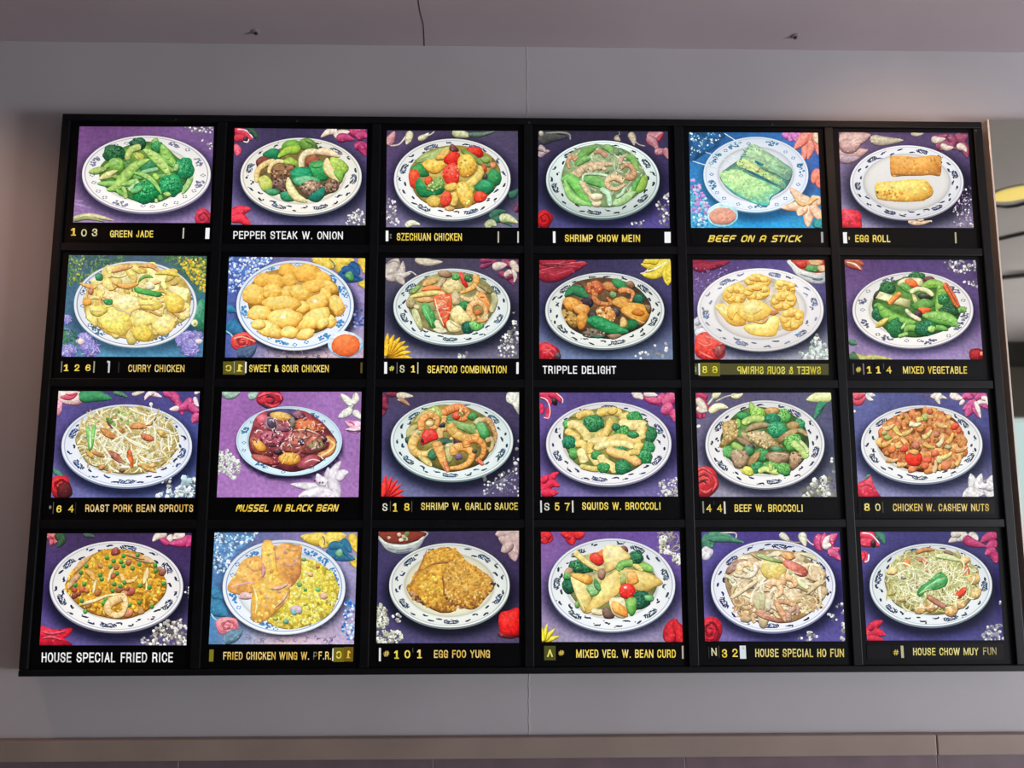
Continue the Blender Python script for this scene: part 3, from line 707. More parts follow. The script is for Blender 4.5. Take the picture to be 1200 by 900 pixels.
SY = -0.0074
LOOSE = {'fried_rice', 'bean_sprouts', 'babys_breath', 'gypsophila', 'blossoms', 'lilac', 'cloth_spots', 'pepper_flecks', 'sauce_gloss', 'sauce_shade', 'rice_noodles', 'printed_cloth', 'fern', 'goldenrod', 'onion_shreds', 'scallion_bits', 'noodle_tangle', 'lily_stamens', 'linen_fold', 'wax_flowers', 'aster_leaf', 'ho_fun_noodle', 'chicken_dice'}
def trim(p, q, m=9.0):
    # the sheet ends a little outside the opening of the mat card
    y = np.clip(p[:, 1], min(q[0][1], q[1][1]) - m, max(q[2][1], q[3][1]) + m)
    t = (y - q[0][1]) / (q[3][1] - q[0][1])
    x = np.clip(p[:, 0], q[0][0] + (q[3][0] - q[0][0]) * t - m, q[1][0] + (q[2][0] - q[1][0]) * t + m)
    return np.column_stack([x, y])
def finish(cap_y):
    r, c = G['r'], G['c']; q = G['quad']
    org = np.array([(CL[c] + CR[c]) / 2, 0.0, CB[r]])
    root = link(bpy.data.objects.new('menu_sign', None)); root.location = org
    tag(root, G['label'], 'menu sign', 'backlit menu signs in the light box')
    # mat card with the picture opening
    ins = to_w(q, -0.0066); g = .0007
    X0, X1, Z0, Z1 = CL[c] + g, CR[c] - g, CB[r] + g, CT[r] - g
    o = [(X0, Z1), (X1, Z1), (X1, Z0), (X0, Z0)]; i_ = list(zip(*ins))
    V = []; 
    for y in (-0.0066, -0.0058): V += [(x, y, z) for x, z in o] + [(x, y, z) for x, z in i_]
    Fc = []
    for k in range(4):
        j = (k + 1) % 4
        Fc += [(k, j, 4 + j, 4 + k), (8 + j, 8 + k, 12 + k, 12 + j), (4 + k, 4 + j, 12 + j, 12 + k), (j, k, 8 + k, 8 + j)]
    raw_mesh('mat_card', np.array(V), Fc, None, root, M_FACE, org)
    # the print and what is pictured on it
    pic = None
    for s in G['subs']:
        if not s.v: continue
        cc = np.vstack(s.c); lf = G.get('lift', .05) if s.name not in ('picture', 'plate') else 0
        if lf:
            g_ = cc.mean(1, keepdims=True); cc = np.clip((g_ + (cc - g_) * 1.07) * (1.2 if s.name == 'broccoli' else 1.08), 0, 1); cc = cc + lf * .35 * (1 - cc)
        v = np.vstack(s.v); v[:, :2] = trim(v[:, :2], q); X, Z = to_w(v[:, :2], 0.0)
        ob = raw_mesh(s.name, np.column_stack([X, -v[:, 2], Z]), s.f, cc, pic or root, M_PRINT, org, np.concatenate(s.a))
        if pic is None: pic = ob
        if s.name in LOOSE: ob['kind'] = 'stuff'
    # caption strip with its lettering, number cards and light gaps
    cx0, cx1, cy0, cy1 = cap_y
    B = np.array([(0, 0), (1, 0), (1, 1), (0, 1)], float)
    def slab(name, x0, x1, y0, y1, ya, yb, parent, m, col=None):
        p = place(B, x0, x1, y0, y1); x, z = to_w(p, ya); x = np.clip(x, X0 + .0008, X1 - .0008); z = np.maximum(z, Z0 + .0008)
        V = np.array([(a, ya, b) for a, b in zip(x, z)] + [(a, yb, b) for a, b in zip(x, z)])
        Fc = [(3, 2, 1, 0), (4, 5, 6, 7)] + [(k, (k + 1) % 4, 4 + (k + 1) % 4, 4 + k) for k in range(4)]
        return raw_mesh(name, V, Fc, None if col is None else np.tile(C(col), (8, 1)), parent, m, org)
    strip = slab('caption_strip', cx0, cx1, cy0, cy1, SY, -0.0064, root, M_STRIP)
    def letters(name, s, x0, x1, y0, y1, col, bold, tech, flip, col2, parent, depth):
        v, f = (ONE, [(0, 1, 2, 7, 8), (8, 9, 10, 0), (7, 2, 3, 4, 5, 6)]) if s == '1' else tech_glyphs(s) if tech else sans_glyphs(s, bold)
        p = place(v, x0, x1, y0, y1, flip); X, Z = to_w(p, depth)
        a = C(col); b = up(a, .45) if col2 is None else C(col2)
        k = vn(p[:, 0], p[:, 1] * 2, 26, 9)[:, None]; k2 = (v[:, 1:2])
        cl = a + (b - a) * np.clip(k * 1.5 - .35, 0, 1)
        cl = cl * (1.0 - .12 * k2 * (k < .4))
        yy = depth - (np.arange(len(v)) // 4 * 1e-6)
        return raw_mesh(name, np.column_stack([X, np.zeros(len(X)) + yy, Z]), f, np.clip(cl, 0, 1), parent, M_PRINT, org)
    for k in G['caps']:
        if k[0] == 's': slab('lit_film', *k[1:5], SY - .0001, SY + .0006, strip, M_PRINT, k[5])
    for k in G['caps']:
        if k[0] == 't': letters('lettering', k[1], k[2], k[3], k[4], k[5], k[6], k[7], k[8], k[9], k[10], strip, SY - .0003)
        elif k[0] == 'n':
            _, s, x0, x1, y0, y1, col, bold, flip, glow = k
            pad = 9 if glow is None else 16
            card = slab('number_card', x0 - pad, x1 + pad, y0 - 22, y1 + 20, SY - .0006, SY + .0004, root, M_STRIP if glow is None else M_PRINT, glow)
            letters('numeral', s, x0, x1, y0, y1, col, bold, False, flip, None, card, SY - .0009)
        elif k[0] == 'g': slab('light_gap', *k[1:5], SY - .0002, SY + .0006, strip, M_PRINT, k[5])
E_, B_, S_, FL, PE, SH, DT, ST, CH, RO, SP, PT = ell, blob, stroke, floret, pea, shrimp, dots, strands, chunks, rose, sprig, petals
# ============================================================ first row
# --- green jade
begin(0, 0, 60, 125, 5.295, '175 122 1010 125 985 722 135 718', 'backlit panel with broccoli and snow peas on a plate, captioned GREEN JADE')
bg('6e3f7c 7a4c8a 775890 8d5f9c 8a64a2 80609c a583b6 9d80ba a88cc0', (598, 455, 405, 236, .62, .22))
ST('linen_fold', '140 560 420 700 420 716 140 716', 9, 120, 3, ['b59cc8', '7a5a98'], .1, -8, 8)
PT('lily_leaf', ['34 140 690 260 678 390 706'], 'c6b48c', 'ece0bc', '6a6a4a'); PT('', ['22 140 706 220 690 330 712'], '7f8c52', 'b8c088', '46502e')
SP('810 122 1000 122 1000 180 960 160 880 160', 26, 4, 8); SP('925 205 945 205 945 230 925 230', 3, 4, 7, stems=1); SP('970 225 1004 225 1004 265 970 265', 6, 5, 8, stems=1)
RO(940, 690, 52, 'b32a3c', 1.05, '6a1a2c', 'd8586a')
plate(591, 418, 399, 238, 0, 'b', (158, 242, -16, 62, 20), 'f1ece4', 'f2ead8', '9a86a8', 'b8a8c4', '6a6a8a', seed=1, dash=26)
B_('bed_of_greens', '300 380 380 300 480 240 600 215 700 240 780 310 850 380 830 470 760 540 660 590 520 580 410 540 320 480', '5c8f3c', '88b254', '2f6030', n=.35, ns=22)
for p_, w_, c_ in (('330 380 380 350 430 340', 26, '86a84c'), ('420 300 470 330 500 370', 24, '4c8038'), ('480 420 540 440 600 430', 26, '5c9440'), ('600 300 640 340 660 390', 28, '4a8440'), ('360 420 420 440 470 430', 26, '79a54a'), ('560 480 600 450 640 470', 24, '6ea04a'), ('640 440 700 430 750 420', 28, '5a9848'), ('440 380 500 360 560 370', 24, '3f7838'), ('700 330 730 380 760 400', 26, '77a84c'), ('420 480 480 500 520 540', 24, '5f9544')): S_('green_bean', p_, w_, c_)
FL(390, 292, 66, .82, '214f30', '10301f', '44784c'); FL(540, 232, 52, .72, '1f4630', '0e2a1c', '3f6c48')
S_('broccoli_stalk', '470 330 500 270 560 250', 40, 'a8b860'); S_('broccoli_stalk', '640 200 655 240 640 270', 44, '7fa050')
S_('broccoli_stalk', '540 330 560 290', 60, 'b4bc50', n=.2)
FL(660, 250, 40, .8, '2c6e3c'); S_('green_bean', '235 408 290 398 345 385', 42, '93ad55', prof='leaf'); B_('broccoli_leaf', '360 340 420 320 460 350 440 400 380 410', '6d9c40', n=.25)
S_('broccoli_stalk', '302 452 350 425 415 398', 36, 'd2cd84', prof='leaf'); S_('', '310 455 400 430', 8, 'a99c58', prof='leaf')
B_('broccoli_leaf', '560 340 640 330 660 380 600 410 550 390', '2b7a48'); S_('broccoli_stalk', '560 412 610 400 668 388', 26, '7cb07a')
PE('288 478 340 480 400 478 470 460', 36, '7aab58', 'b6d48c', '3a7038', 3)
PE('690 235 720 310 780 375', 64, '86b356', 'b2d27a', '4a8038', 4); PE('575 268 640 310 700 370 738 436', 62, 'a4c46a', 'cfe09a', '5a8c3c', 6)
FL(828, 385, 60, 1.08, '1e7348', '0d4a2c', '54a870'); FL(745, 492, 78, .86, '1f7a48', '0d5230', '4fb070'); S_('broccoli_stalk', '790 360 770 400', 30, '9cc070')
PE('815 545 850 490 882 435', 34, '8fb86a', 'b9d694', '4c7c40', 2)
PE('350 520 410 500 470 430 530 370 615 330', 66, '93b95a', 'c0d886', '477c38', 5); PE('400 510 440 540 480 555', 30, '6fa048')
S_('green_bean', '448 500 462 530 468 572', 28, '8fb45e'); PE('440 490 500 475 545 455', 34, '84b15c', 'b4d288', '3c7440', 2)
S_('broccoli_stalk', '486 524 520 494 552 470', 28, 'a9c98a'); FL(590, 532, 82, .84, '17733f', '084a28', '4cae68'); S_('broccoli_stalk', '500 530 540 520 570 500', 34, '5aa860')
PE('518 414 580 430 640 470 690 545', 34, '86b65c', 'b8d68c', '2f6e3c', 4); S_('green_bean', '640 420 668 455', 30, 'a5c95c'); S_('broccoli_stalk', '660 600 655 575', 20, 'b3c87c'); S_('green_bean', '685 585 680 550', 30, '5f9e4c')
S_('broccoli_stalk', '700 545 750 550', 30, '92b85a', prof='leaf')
N('1', 122, 154, 754, 800, 'f0c430', .05); N('0', 186, 221, 760, 805, PALE, 0); N('3', 252, 287, 757, 804, PALE, .01)
T('GREEN JADE', 365, 633, 768, 810, GOLD, .01); GAP(816, 824, 752, 818, 'c8c4b8'); GAP(957, 982, 752, 820)
finish((112, 995, 745, 828))

# --- pepper steak with onion
begin(0, 1, 255, 125, 5.295, '106 132 928 140 917 736 84 732', 'backlit panel with pepper steak and onion on a plate, captioned PEPPER STEAK W. ONION')
bg('4a3c62 3e3458 54406a 5a4a82 4c4270 5a4c7c 8f7ab0 7c74a8 767090', (525, 470, 372, 232, .72, .25))
PT('orchid', ['60 100 145 150 160 215 205', '50 100 200 150 190 190 220'], 'b8283c', 'e06070', '6a1a28'); S_('', '120 140 180 150 220 195', 9, 'e8c8cc'); E_('', 175, 203, 16, 18, 0, '241418', wob=.1); S_('', '160 215 185 220 195 200', 8, 'f0dcdc')
PT('orchid_leaf', ['40 190 135 225 160 250 210'], '25402e'); PT('orchid', ['52 100 240 125 275 120 305'], 'd8506a', 'f4b8c4', '8a2838')
PT('lily', ['44 740 150 690 155 640 190', '50 725 185 770 165 822 155'], 'd8c6b4', 'f4ece0', '7a5a5a')
PT('orchid', ['56 740 200 790 190 850 205', '60 820 150 870 160 920 145', '62 860 190 900 175 930 190', '56 850 250 900 240 930 262', '50 880 230 900 265 920 305'], 'a02c58', 'd0709a', '541434')
PT('lily', ['76 80 690 130 650 205 632', '60 80 700 140 690 180 715 205 730'], 'd02a3c', 'f06070', '7a1420')
SP('790 690 830 640 900 640 918 620 918 734 800 734', 60, 4, 9, stems=14)
plate(518, 432, 376, 238, 0, 'a', (166, 245, -68, -5, 48), 'ece6d6', 'efe5c8', 'b4ac9c', '9aa0a8', '22304a', seed=2)
B_('steak_bed', '240 360 300 310 420 250 540 230 660 270 760 330 790 400 740 500 640 560 500 570 370 540 270 500', '7d6a40', '98864e', '4c3c24', n=.3, ns=25)
B_('green_pepper', '280 300 330 262 385 270 390 320 330 325', '1d6a44', '3a9a68', '0c3a28'); B_('green_pepper', '400 240 440 210 500 215 520 260 470 290 410 280', '5a8f34', '92be58', '2c5a20')
S_('onion', '375 315 430 275 490 265 518 240', 52, '8cab3c', 'bcd060', '4a7020', prof='leaf'); B_('green_pepper', '510 215 555 195 605 220 622 265 560 275 518 255', '587c34', '86aa58', '2c4a1c'); S_('', '545 215 585 235 590 265', 12, '3c5a24')
B_('beef', '240 340 275 310 330 325 330 365 260 380', '6a3a34', '9a5a4a', '34181a')
S_('onion', '520 385 525 320 560 285 620 280', 40, 'dbc9a0', 'f4ead0', '9c8458'); B_('beef', '545 330 590 300 640 330 620 360 560 370', '8a4a38', 'b87858', '4c2420')
S_('onion', '600 285 670 280 760 310', 46, 'dcbf9a', 'f6e6cc', '9a7a54', prof='leaf'); B_('onion', '700 320 770 330 812 380 780 420 730 410', '9ab84c', 'c4d880', '5a7c28')
S_('onion', '245 470 250 400 300 355 360 335', 34, 'd9b878', 'f4e0b0', '8f6a34'); S_('onion', '320 415 330 370 370 340 410 345', 26, 'dec690', 'f6e8c0', '94703c')
B_('onion', '410 340 450 315 500 345 490 380 430 370', '8fb040', 'b6cc70', '4c7424')
B_('beef', '330 400 380 365 450 355 490 375 470 410 420 440 350 460', '7c5a40', 'c09870', '402a20', n=.45, ns=11); DT('', None, 26, 4, 9, ['c8a078', '4a3028', '9a7454'])
B_('beef', '335 460 400 440 440 450 450 500 400 530 345 505', '5a4640', 'a08068', '2c2020', n=.4, ns=11); DT('', None, 18, 4, 8, ['b08c70', '302422'])
B_('onion', '255 450 300 430 340 470 330 530 280 520', 'b8c060', 'e0e08c', '6f8030'); B_('green_pepper', '290 520 350 510 390 530 340 552', '3c8c5a')
B_('green_pepper', '455 410 500 375 580 390 590 440 520 470 470 480', '1e8458', '4cb488', '0c5038'); B_('green_pepper', '570 355 660 345 690 440 640 460 600 440', '2a8a4a', '5cb878', '10502c'); B_('', '580 360 655 350 640 375 600 380', '5aa860', flat=.4)
S_('onion', '680 320 690 390 760 465', 62, 'dccc94', 'f4ebc4', '968040', prof='leaf'); B_('onion', '720 400 780 400 770 470 740 440', '7cb048', 'a4cc70')
B_('onion', '470 450 560 430 640 460 600 490 500 490', '5fa878', '90cca0', '2a6c4c')
B_('beef', '510 500 560 460 620 465 645 500 600 545 540 545', '8a6f5c', 'c8ac90', '443430', n=.45, ns=10); DT('', None, 26, 4, 9, ['d0b498', '4c3c36', 'a88a72'])
B_('beef', '660 480 710 450 755 470 740 520 690 540 660 520', '7a604e', 'b89878', '3a2a28', n=.4, ns=10); DT('', None, 20, 4, 8, ['c0a084', '40302c'])
B_('green_pepper', '390 540 440 528 490 575 440 590 400 575', '2a7c58', '58a884', '104430'); B_('green_pepper', '560 565 620 520 665 500 660 560 610 592', '1c6a58', '3e9880', '0a3830')
S_('onion', '440 440 450 500 490 560 560 590', 54, 'd9d09a', 'f6f2cc', '8e8a4c', prof='leaf')
T('PEPPER STEAK W. ONION', 98, 778, 772, 820, WHITE, .0, col2='ffffff')
finish((92, 915, 752, 838))

# --- szechuan chicken
begin(0, 2, 435, 130, 5.4526, '100 124 937 128 940 745 95 742', 'backlit panel with chicken, tomato and peppers on a plate, captioned SZECHUAN CHICKEN')
bg('4c3c5c 4a3c5e 4e4560 6a5088 54487a 50426c 8478a0 7a7498 74708c', (522, 470, 374, 262, .66, .25))
PT('tulip', ['64 100 210 125 180 150 130'], 'b87a80', 'e8d0c8', '6a3a48'); S_('tulip_stem', '120 222 180 212 230 150', 10, 'c2b8b0'); PT('lily_bud', ['50 250 130 240 175 225 215', '36 300 180 340 165 370 140'], 'c2bb98', 'ece6d0', '6a664c'); S_('', '340 165 380 150 405 130', 9, 'a8a498')
PT('lily_bud', ['60 520 130 570 145 640 158'], 'b8b890', 'e6e4c8', '5c6a44'); PT('lily_leaf', ['30 620 150 700 150 790 130'], '4c6450')
SP('95 560 150 570 160 640 180 735 100 735', 40, 5, 11, stems=6); PT('lily_bud', ['40 220 735 260 715 312 725'], 'd8d8b8', 'f6f4e0')
PT('lily_leaf', ['50 760 680 800 650 860 640', '46 770 700 830 690 900 735', '50 880 540 910 530 940 500'], '2f5a48', '50806a', '18342c'); PT('lily_bud', ['58 820 690 870 685 938 715'], 'b9bc90', 'e8e8c4', '60703c'); PT('', ['50 730 740 770 715 800 735'], 'a8b080')
PT('orchid', ['40 915 640 930 620 940 590'], '5e2440')
plate(518, 436, 372, 258, 0, 'a', (163, 236, -68, 62, 115), 'ebeae4', 'f1ecd8', 'a8acb8', '9aa8b0', '1e3048', seed=3)
B_('sauce_bed', '240 400 290 310 420 240 560 220 700 250 800 320 830 420 780 510 660 590 540 625 400 610 290 540', 'b9a052', 'd0bc70', '7c6430', n=.3, ns=26)
B_('snow_pea', '280 330 330 280 440 240 500 235 460 300 360 320', '9aab6c', 'bccb94', '6c7c44'); DT('', None, 10, 4, 8, ['b0c080'])
B_('green_pepper', '255 360 310 335 350 370 370 410 320 420 270 390', '2f7a40', '5cae60', '14482a'); B_('tomato', '240 400 270 370 300 385 310 430 290 490 255 485 240 440', 'd8452c', 'f07a50', '98281c')
B_('chicken', '330 330 380 310 450 305 480 340 450 380 400 400 350 375', 'e0b44c', 'f6dc8c', 'a8742c', n=.16); B_('chicken', '410 300 450 255 500 250 480 300 430 315', 'd8a850')
B_('tomato', '345 430 380 420 395 455 370 480 345 465', 'd0482c', 'f08058'); B_('green_pepper', '280 470 310 430 330 470 350 500 420 500 470 495 440 530 350 550 300 535', '1e7a44', '50b070', '0c4428'); B_('green_pepper', '350 490 400 440 440 420 468 480 420 505 370 510', '78a050', 'b0c884', '3c6a30', n=.3); DT('', None, 30, 4, 8, ['c4d498', '587c40'])
B_('dried_chili', '500 245 515 210 560 250 530 262', '5a2a28'); B_('tomato', '460 320 490 275 540 262 570 290 550 340 500 345', 'c8241c', 'e8604c', '8a1414')
B_('tomato', '455 400 480 350 530 335 560 380 560 440 530 470 480 462', 'dc4030', 'f2806c', 'a02018', n=.16); DT('', None, 14, 4, 9, ['f09078', 'c82c20'])
B_('tomato', '610 245 650 230 705 245 715 290 670 295 630 275', 'c0261c', 'e2604c', '7c1410')
S_('green_bean', '575 245 640 290 700 330 770 350', 34, '6c8440', '9ab068', '3c5424'); B_('green_pepper', '700 300 750 290 755 330 715 330', '7c9848')
B_('tomato', '700 350 730 345 740 380 715 395', 'b8402c'); B_('tomato', '760 335 790 330 795 360 770 370', 'd08860')
B_('chicken', '555 310 590 280 640 290 670 340 660 395 610 425 565 400', 'dcae48', 'f4d880', 'a06c28', n=.16); DT('', None, 16, 4, 9, ['f0d078', 'b8842c'])
S_('chicken', '690 350 695 400 640 460 570 470', 58, 'd0b860', 'efdc94', '8c7434', prof='leaf')
B_('green_pepper', '740 410 780 370 830 410 820 470 770 475 735 440', '2c7a44', '5cae70', '10482a'); B_('mushroom', '708 430 730 400 745 420 730 445', '3c342c')
B_('green_pepper', '660 490 700 445 770 450 785 500 745 530 700 520', '22784a', '5ab484', '0c4428')
B_('chicken', '470 480 530 460 555 480 540 505 490 512', 'd9b450', 'f2d88c', 'a07430'); B_('chicken', '600 480 650 485 655 520 620 530', 'aabf60')
B_('chicken', '545 480 590 455 640 500 655 570 620 615 580 600 555 540', 'd9b24c', 'f2da90', 'a07a30', n=.15); DT('', None, 18, 4, 9, ['ecd084', 'c0983c'])
B_('tomato', '655 540 690 512 740 540 720 575 670 585', 'd03c28', 'ec7858', '8c1c14'); B_('chicken', '350 570 400 540 445 565 430 610 380 612', 'cfac50', 'ecd48c', '94702c')
S_('chicken', '530 520 535 560 520 605', 46, 'd8b458', 'f0d894', '9c7830'); B_('tomato', '442 560 465 520 500 515 515 560 490 605 450 608', 'd44430', 'f08468', '9c2218'); E_('chicken', 500, 625, 32, 14, 0, 'd8a868')
GAP(93, 112, 765, 832); N('=', 119, 130, 787, 813, '8a8a84', 0); T('SZECHUAN CHICKEN', 163, 580, 780, 828, GOLD, .016); GAP(808, 817, 770, 842, 'b9b6a6'); GAP(934, 943, 770, 842, 'd0d0cc')
finish((85, 950, 757, 850))

# --- shrimp chow mein
begin(0, 3, 615, 130, 5.4526, '86 126 914 130 926 748 86 746', 'backlit panel with pale shrimp and cabbage on a plate, captioned SHRIMP CHOW MEIN')
bg('38304a 332c48 3a3250 3f3662 3c3460 3e3464 4c4a84 5a54a0 5a4aa0', (498, 480, 368, 248, .72, .25))
PT('lily_leaf', ['80 90 190 170 160 280 160', '40 200 130 260 135 290 180'], '3c3c3c', '5a5a58', '22242a'); S_('', '130 142 230 138 285 150 290 185', 9, '8a8480'); PT('tulip', ['44 90 290 115 265 160 255', '40 88 230 110 240 140 260'], 'a08a8c', 'c8bcbc', '5a4a54'); E_('lily_bud', 105, 145, 16, 18, 0, 'a09488')
PT('lily_bud', ['36 575 165 590 175 610 190', '48 670 140 690 175 700 220'], 'aca08c', 'd8ccbc', '5c5444'); S_('lily_stem', '700 190 730 215 770 225', 8, '9c9084'); S_('lily_stem', '575 165 605 150 600 130', 6, '8a8074')
PT('orchid', ['70 780 170 820 165 885 140', '60 780 170 820 200 850 245', '50 830 260 870 260 910 255', '46 890 240 905 270 915 305'], 'a46a74', 'd8aab0', '5e2a3c'); PT('', ['24 850 190 870 160 885 140'], '9c2a3c')
RO(125, 690, 50, 'b0141c', 1.15, '5c0a10', 'd8403c', name='carnation')
SP('830 600 920 520 922 740 870 730', 34, 6, 11, stems=5); SP('690 700 760 700 760 744 640 744', 12, 5, 10, stems=3)
plate(498, 438, 362, 248, 0, 'a', (132, 195, 260, -35, 28), 'c6dad0', 'bcd0bc', '7a8ea0', '7a9c98', '141c30', seed=4, g=-.12)
B_('noodle_bed', '230 440 250 350 300 270 430 220 560 225 680 270 760 370 780 440 720 530 600 600 480 612 350 580 270 520', '93ab78', 'a8bc90', '6c8458', n=.2, ns=26)
ST('bean_sprouts', epoly(500, 410, 260, 175), 70, 110, 11, ['b8c0a0', 'a4b088', 'c4c4a8', '9ca884'], .4)
PE('320 345 370 280 460 225', 52, '5f9448', '90b470', '34602c', 0, 'cabbage'); PE('420 300 380 310 330 350', 40, '6fa058', '9cc080', '3c6a34', 0, 'cabbage'); PE('490 230 540 240 560 280', 46, '76a05a', 'a0c084', '44683c', 0, 'cabbage')
SH('330 310 300 290 275 320 285 370', 42, 'b4906c', 'd0b498', '8a6448', 'a07458', k=4); S_('cabbage', '580 280 610 255 640 290', 34, '56784c'); SH('600 340 620 300 650 280', 36, 'b49c80', 'd4c4ac', '84684c', 'a08468', k=3)
SH('520 290 480 260 440 270', 40, 'b08c6c', 'd0b498', '80604a', 'a07458', k=4); SH('310 420 380 370 450 345 560 340', 66, 'c0a884', 'dcccac', '8e7454', 'b08c68', k=5); SH('400 390 450 360 520 375', 50, 'c4b08c', 'e0d0b4', '94785a', 'b4926c', k=4)
PE('640 290 690 310 720 380', 48, '6fa052', '9cc07c', '3c6e34', 0, 'cabbage'); SH('640 420 690 420 690 370 650 345 615 370', 46, 'b88c68', 'dcbc9c', '865a40', 'a86c4c', k=5)
PE('230 440 300 440 370 530 420 610', 78, '6cb054', '9fd084', '3a7c34', 0, 'cabbage'); PE('255 440 280 520 330 570 400 600', 54, '90c070', 'b8dc9c', '548c40', 0, 'cabbage'); PE('360 440 430 440 530 490', 66, '6aa856', '9ccc84', '2f6c34', 0, 'cabbage')
PE('700 520 740 480 775 410', 66, '84a848', 'b0c870', '4c7428', 0, 'cabbage'); PE('690 530 705 470 740 420', 30, '58a04c', '84c070', '2c6c2c', 0, 'cabbage')
PE('560 600 620 570 705 520', 60, '9cbc84', 'c4dcac', '648c50', 0, 'cabbage'); S_('bean_sprout', '370 460 380 410 460 405 540 420', 16, 'b8d4ac'); S_('bean_sprout', '350 450 400 510 430 580', 30, 'c0c49c'); S_('bean_sprout', '480 500 530 530 545 610', 36, 'b0d4b0')
SH('630 450 580 425 530 440 530 480 580 500 640 470', 48, 'd0b48c', 'ecd8b8', '9a7850', 'b88c60', k=5); S_('bean_sprout', '580 555 620 530 640 490', 22, 'a8c8a4'); SH('370 460 390 510 440 560', 40, 'c8b490', 'e4d8bc', '94805c', 'b4946c', k=4)
E_('water_chestnut', 458, 590, 34, 24, 0, 'd8cca4'); E_('', 458, 550, 40, 22, 0, 'e8dcb8'); S_('', '425 575 460 582 495 572', 5, '8c7c54')
DT('pepper_flecks', epoly(480, 420, 170, 60), 12, 3, 6, ['2c2c24'])
GAP(180, 196, 770, 843); T('SHRIMP CHOW MEIN', 255, 737, 790, 836, GOLD, .02); GAP(893, 932, 773, 843)
finish((80, 940, 762, 852))

# --- beef on a stick
begin(0, 4, 790, 135, 5.626, '97 112 948 115 975 743 112 742', 'backlit blue panel with skewered beef on a plate, captioned BEEF ON A STICK')
bg('2458a0 2c74c0 3864b0 3494dc 3498e0 386cc4 58c4f4 20a8f4 34b0e4', (545, 440, 330, 240, .45, .25), big=.1)
B_('flower_bank', '97 112 330 115 300 200 200 260 100 300', '1f4c78', '2c6090', '14345c', n=.4, ns=22, flat=.6); SP('97 115 330 118 270 190 180 240 100 280', 60, 3, 8, ('cfe8f4', '9cc8e0', 'e8f8ff', '6aa4c8'), 8, '2a6488', 'blossoms')
PT('dahlia', ['60 780 115 740 130 710 125', '60 780 115 770 150 760 172', '60 790 115 820 140 850 160', '50 780 115 800 150 800 170'], 'c070b0', 'e4a8d8', '8c4080')
PT('lily', ['90 900 110 880 180 850 300', '70 880 120 840 170 790 225', '80 920 120 915 170 880 290', '70 920 120 950 180 948 260'], 'dc7e70', 'f4b8a4', 'a4483c'); PT('', ['46 930 115 940 160 945 185'], 'd8c0a0')
PT('lily', ['70 960 360 930 410 915 450', '50 965 400 955 450 960 480'], 'e87058', 'f4b0a0', 'a84434')
SP('110 420 170 440 240 640 190 700 115 640', 70, 7, 15, ('d8a0d8', 'c088cc', 'e8c4e8', 'a878c0', '9ccae4'), 4, '4a7ab0', 'lilac'); SP('115 650 220 640 220 738 118 738', 40, 6, 14, ('a8e0f0', '50b0d8', 'd0f0f8', '2c88c0'), 4, '3a9cc8', 'blossoms'); SP('105 500 140 520 130 600 108 620', 20, 6, 12, ('88d8e8', '50b0d0'), 3, '2c88a8', 'blossoms')
plate(538, 392, 346, 248, 0, 'b', (118, 198, -82, 12, 150, 70), 'dbe4f4', 'e2e6f2', 'a8c8e4', 'a4dcf4', '1f6c98', wk=.72, seed=5, dash=22, lip=7, pr=.87, ps=1.15)
for a in ('330 122 460 205', '205 245 420 330', '120 305 370 380', '290 245 440 290'): S_('skewer', a, 6, 'c8dcd0', 'f0f8f4', '5c8c98', 'bar')
B_('beef_bed', '300 390 360 340 430 290 480 215 560 210 680 300 765 360 765 420 720 490 640 540 610 590 500 570 380 500 320 450', '6c9c84', '88b498', '3c7474', n=.25, ns=16)
B_('beef_strip', '440 270 490 200 540 200 600 235 700 300 770 350 770 410 740 430 690 400 620 370 520 330 460 310', '92b890', 'bcd4a8', '5c8878', n=.22, ns=12); DT('', None, 60, 3, 7, ['7ca48c', 'b4d0a4', '9cbc98'])
B_('beef_strip', '410 310 450 290 520 320 600 370 700 420 735 470 700 480 620 440 520 390 430 350', 'accc80', 'd4dc98', '5c9480', n=.2, ns=12); DT('', None, 40, 3, 7, ['6c9478', 'c4cc94'])
S_('sauce_line', '430 345 520 385 620 435 700 475', 14, '1f6070', '2f7080', '1f5464', 'leaf'); S_('', '530 300 560 320 590 325', 16, '1f7080', prof='leaf')
B_('beef_strip', '295 380 340 370 420 360 500 400 600 440 690 480 690 500 630 540 620 590 560 590 460 550 370 500 310 440', 'a4d090', 'cce8a4', '5cb0a0', n=.2, ns=13); DT('', None, 90, 3, 8, ['8cc49c', 'c0dc98', 'acd498', '98cc9c']); S_('', '320 450 400 520 520 580', 14, '3c908c', prof='leaf')
B_('beef_fat', '520 345 545 350 560 375 535 370', 'd8cc90'); ST('pepper_flecks', '440 240 480 200 520 230 430 310', 16, 22, 6, ['3c7078', '98b898'], .3)
PT('lily', ['80 890 580 840 560 760 480', '80 900 590 820 600 700 612', '70 890 600 880 680 880 740', '80 900 580 940 560 960 540', '64 900 600 950 660 975 700', '60 870 600 830 640 815 665'], 'ecbf9e', 'fae6d0', 'b8805c'); PT('', ['30 880 590 910 560 945 548', '24 870 590 820 580 780 520'], 'f0b870'); PT('lily_leaf', ['80 940 690 950 720 960 740'], '2a8c8c')
E_('sauce_cup', 318, 660, 102, 80, 0, 'd4ecf0', 'f4ffff', '6cbcd8', wob=.01); E_('', 318, 655, 92, 64, 0, 'bce0e8', wob=.01, flat=.6); E_('', 318, 667, 86, 56, 0, 'd99a84', 'e4b09a', 'b87868', wob=.02)
T('BEEF ON A STICK', 220, 846, 790, 837, GOLD, .0, True); GAP(969, 983, 770, 840, 'a8a8a8')
finish((112, 990, 772, 850))

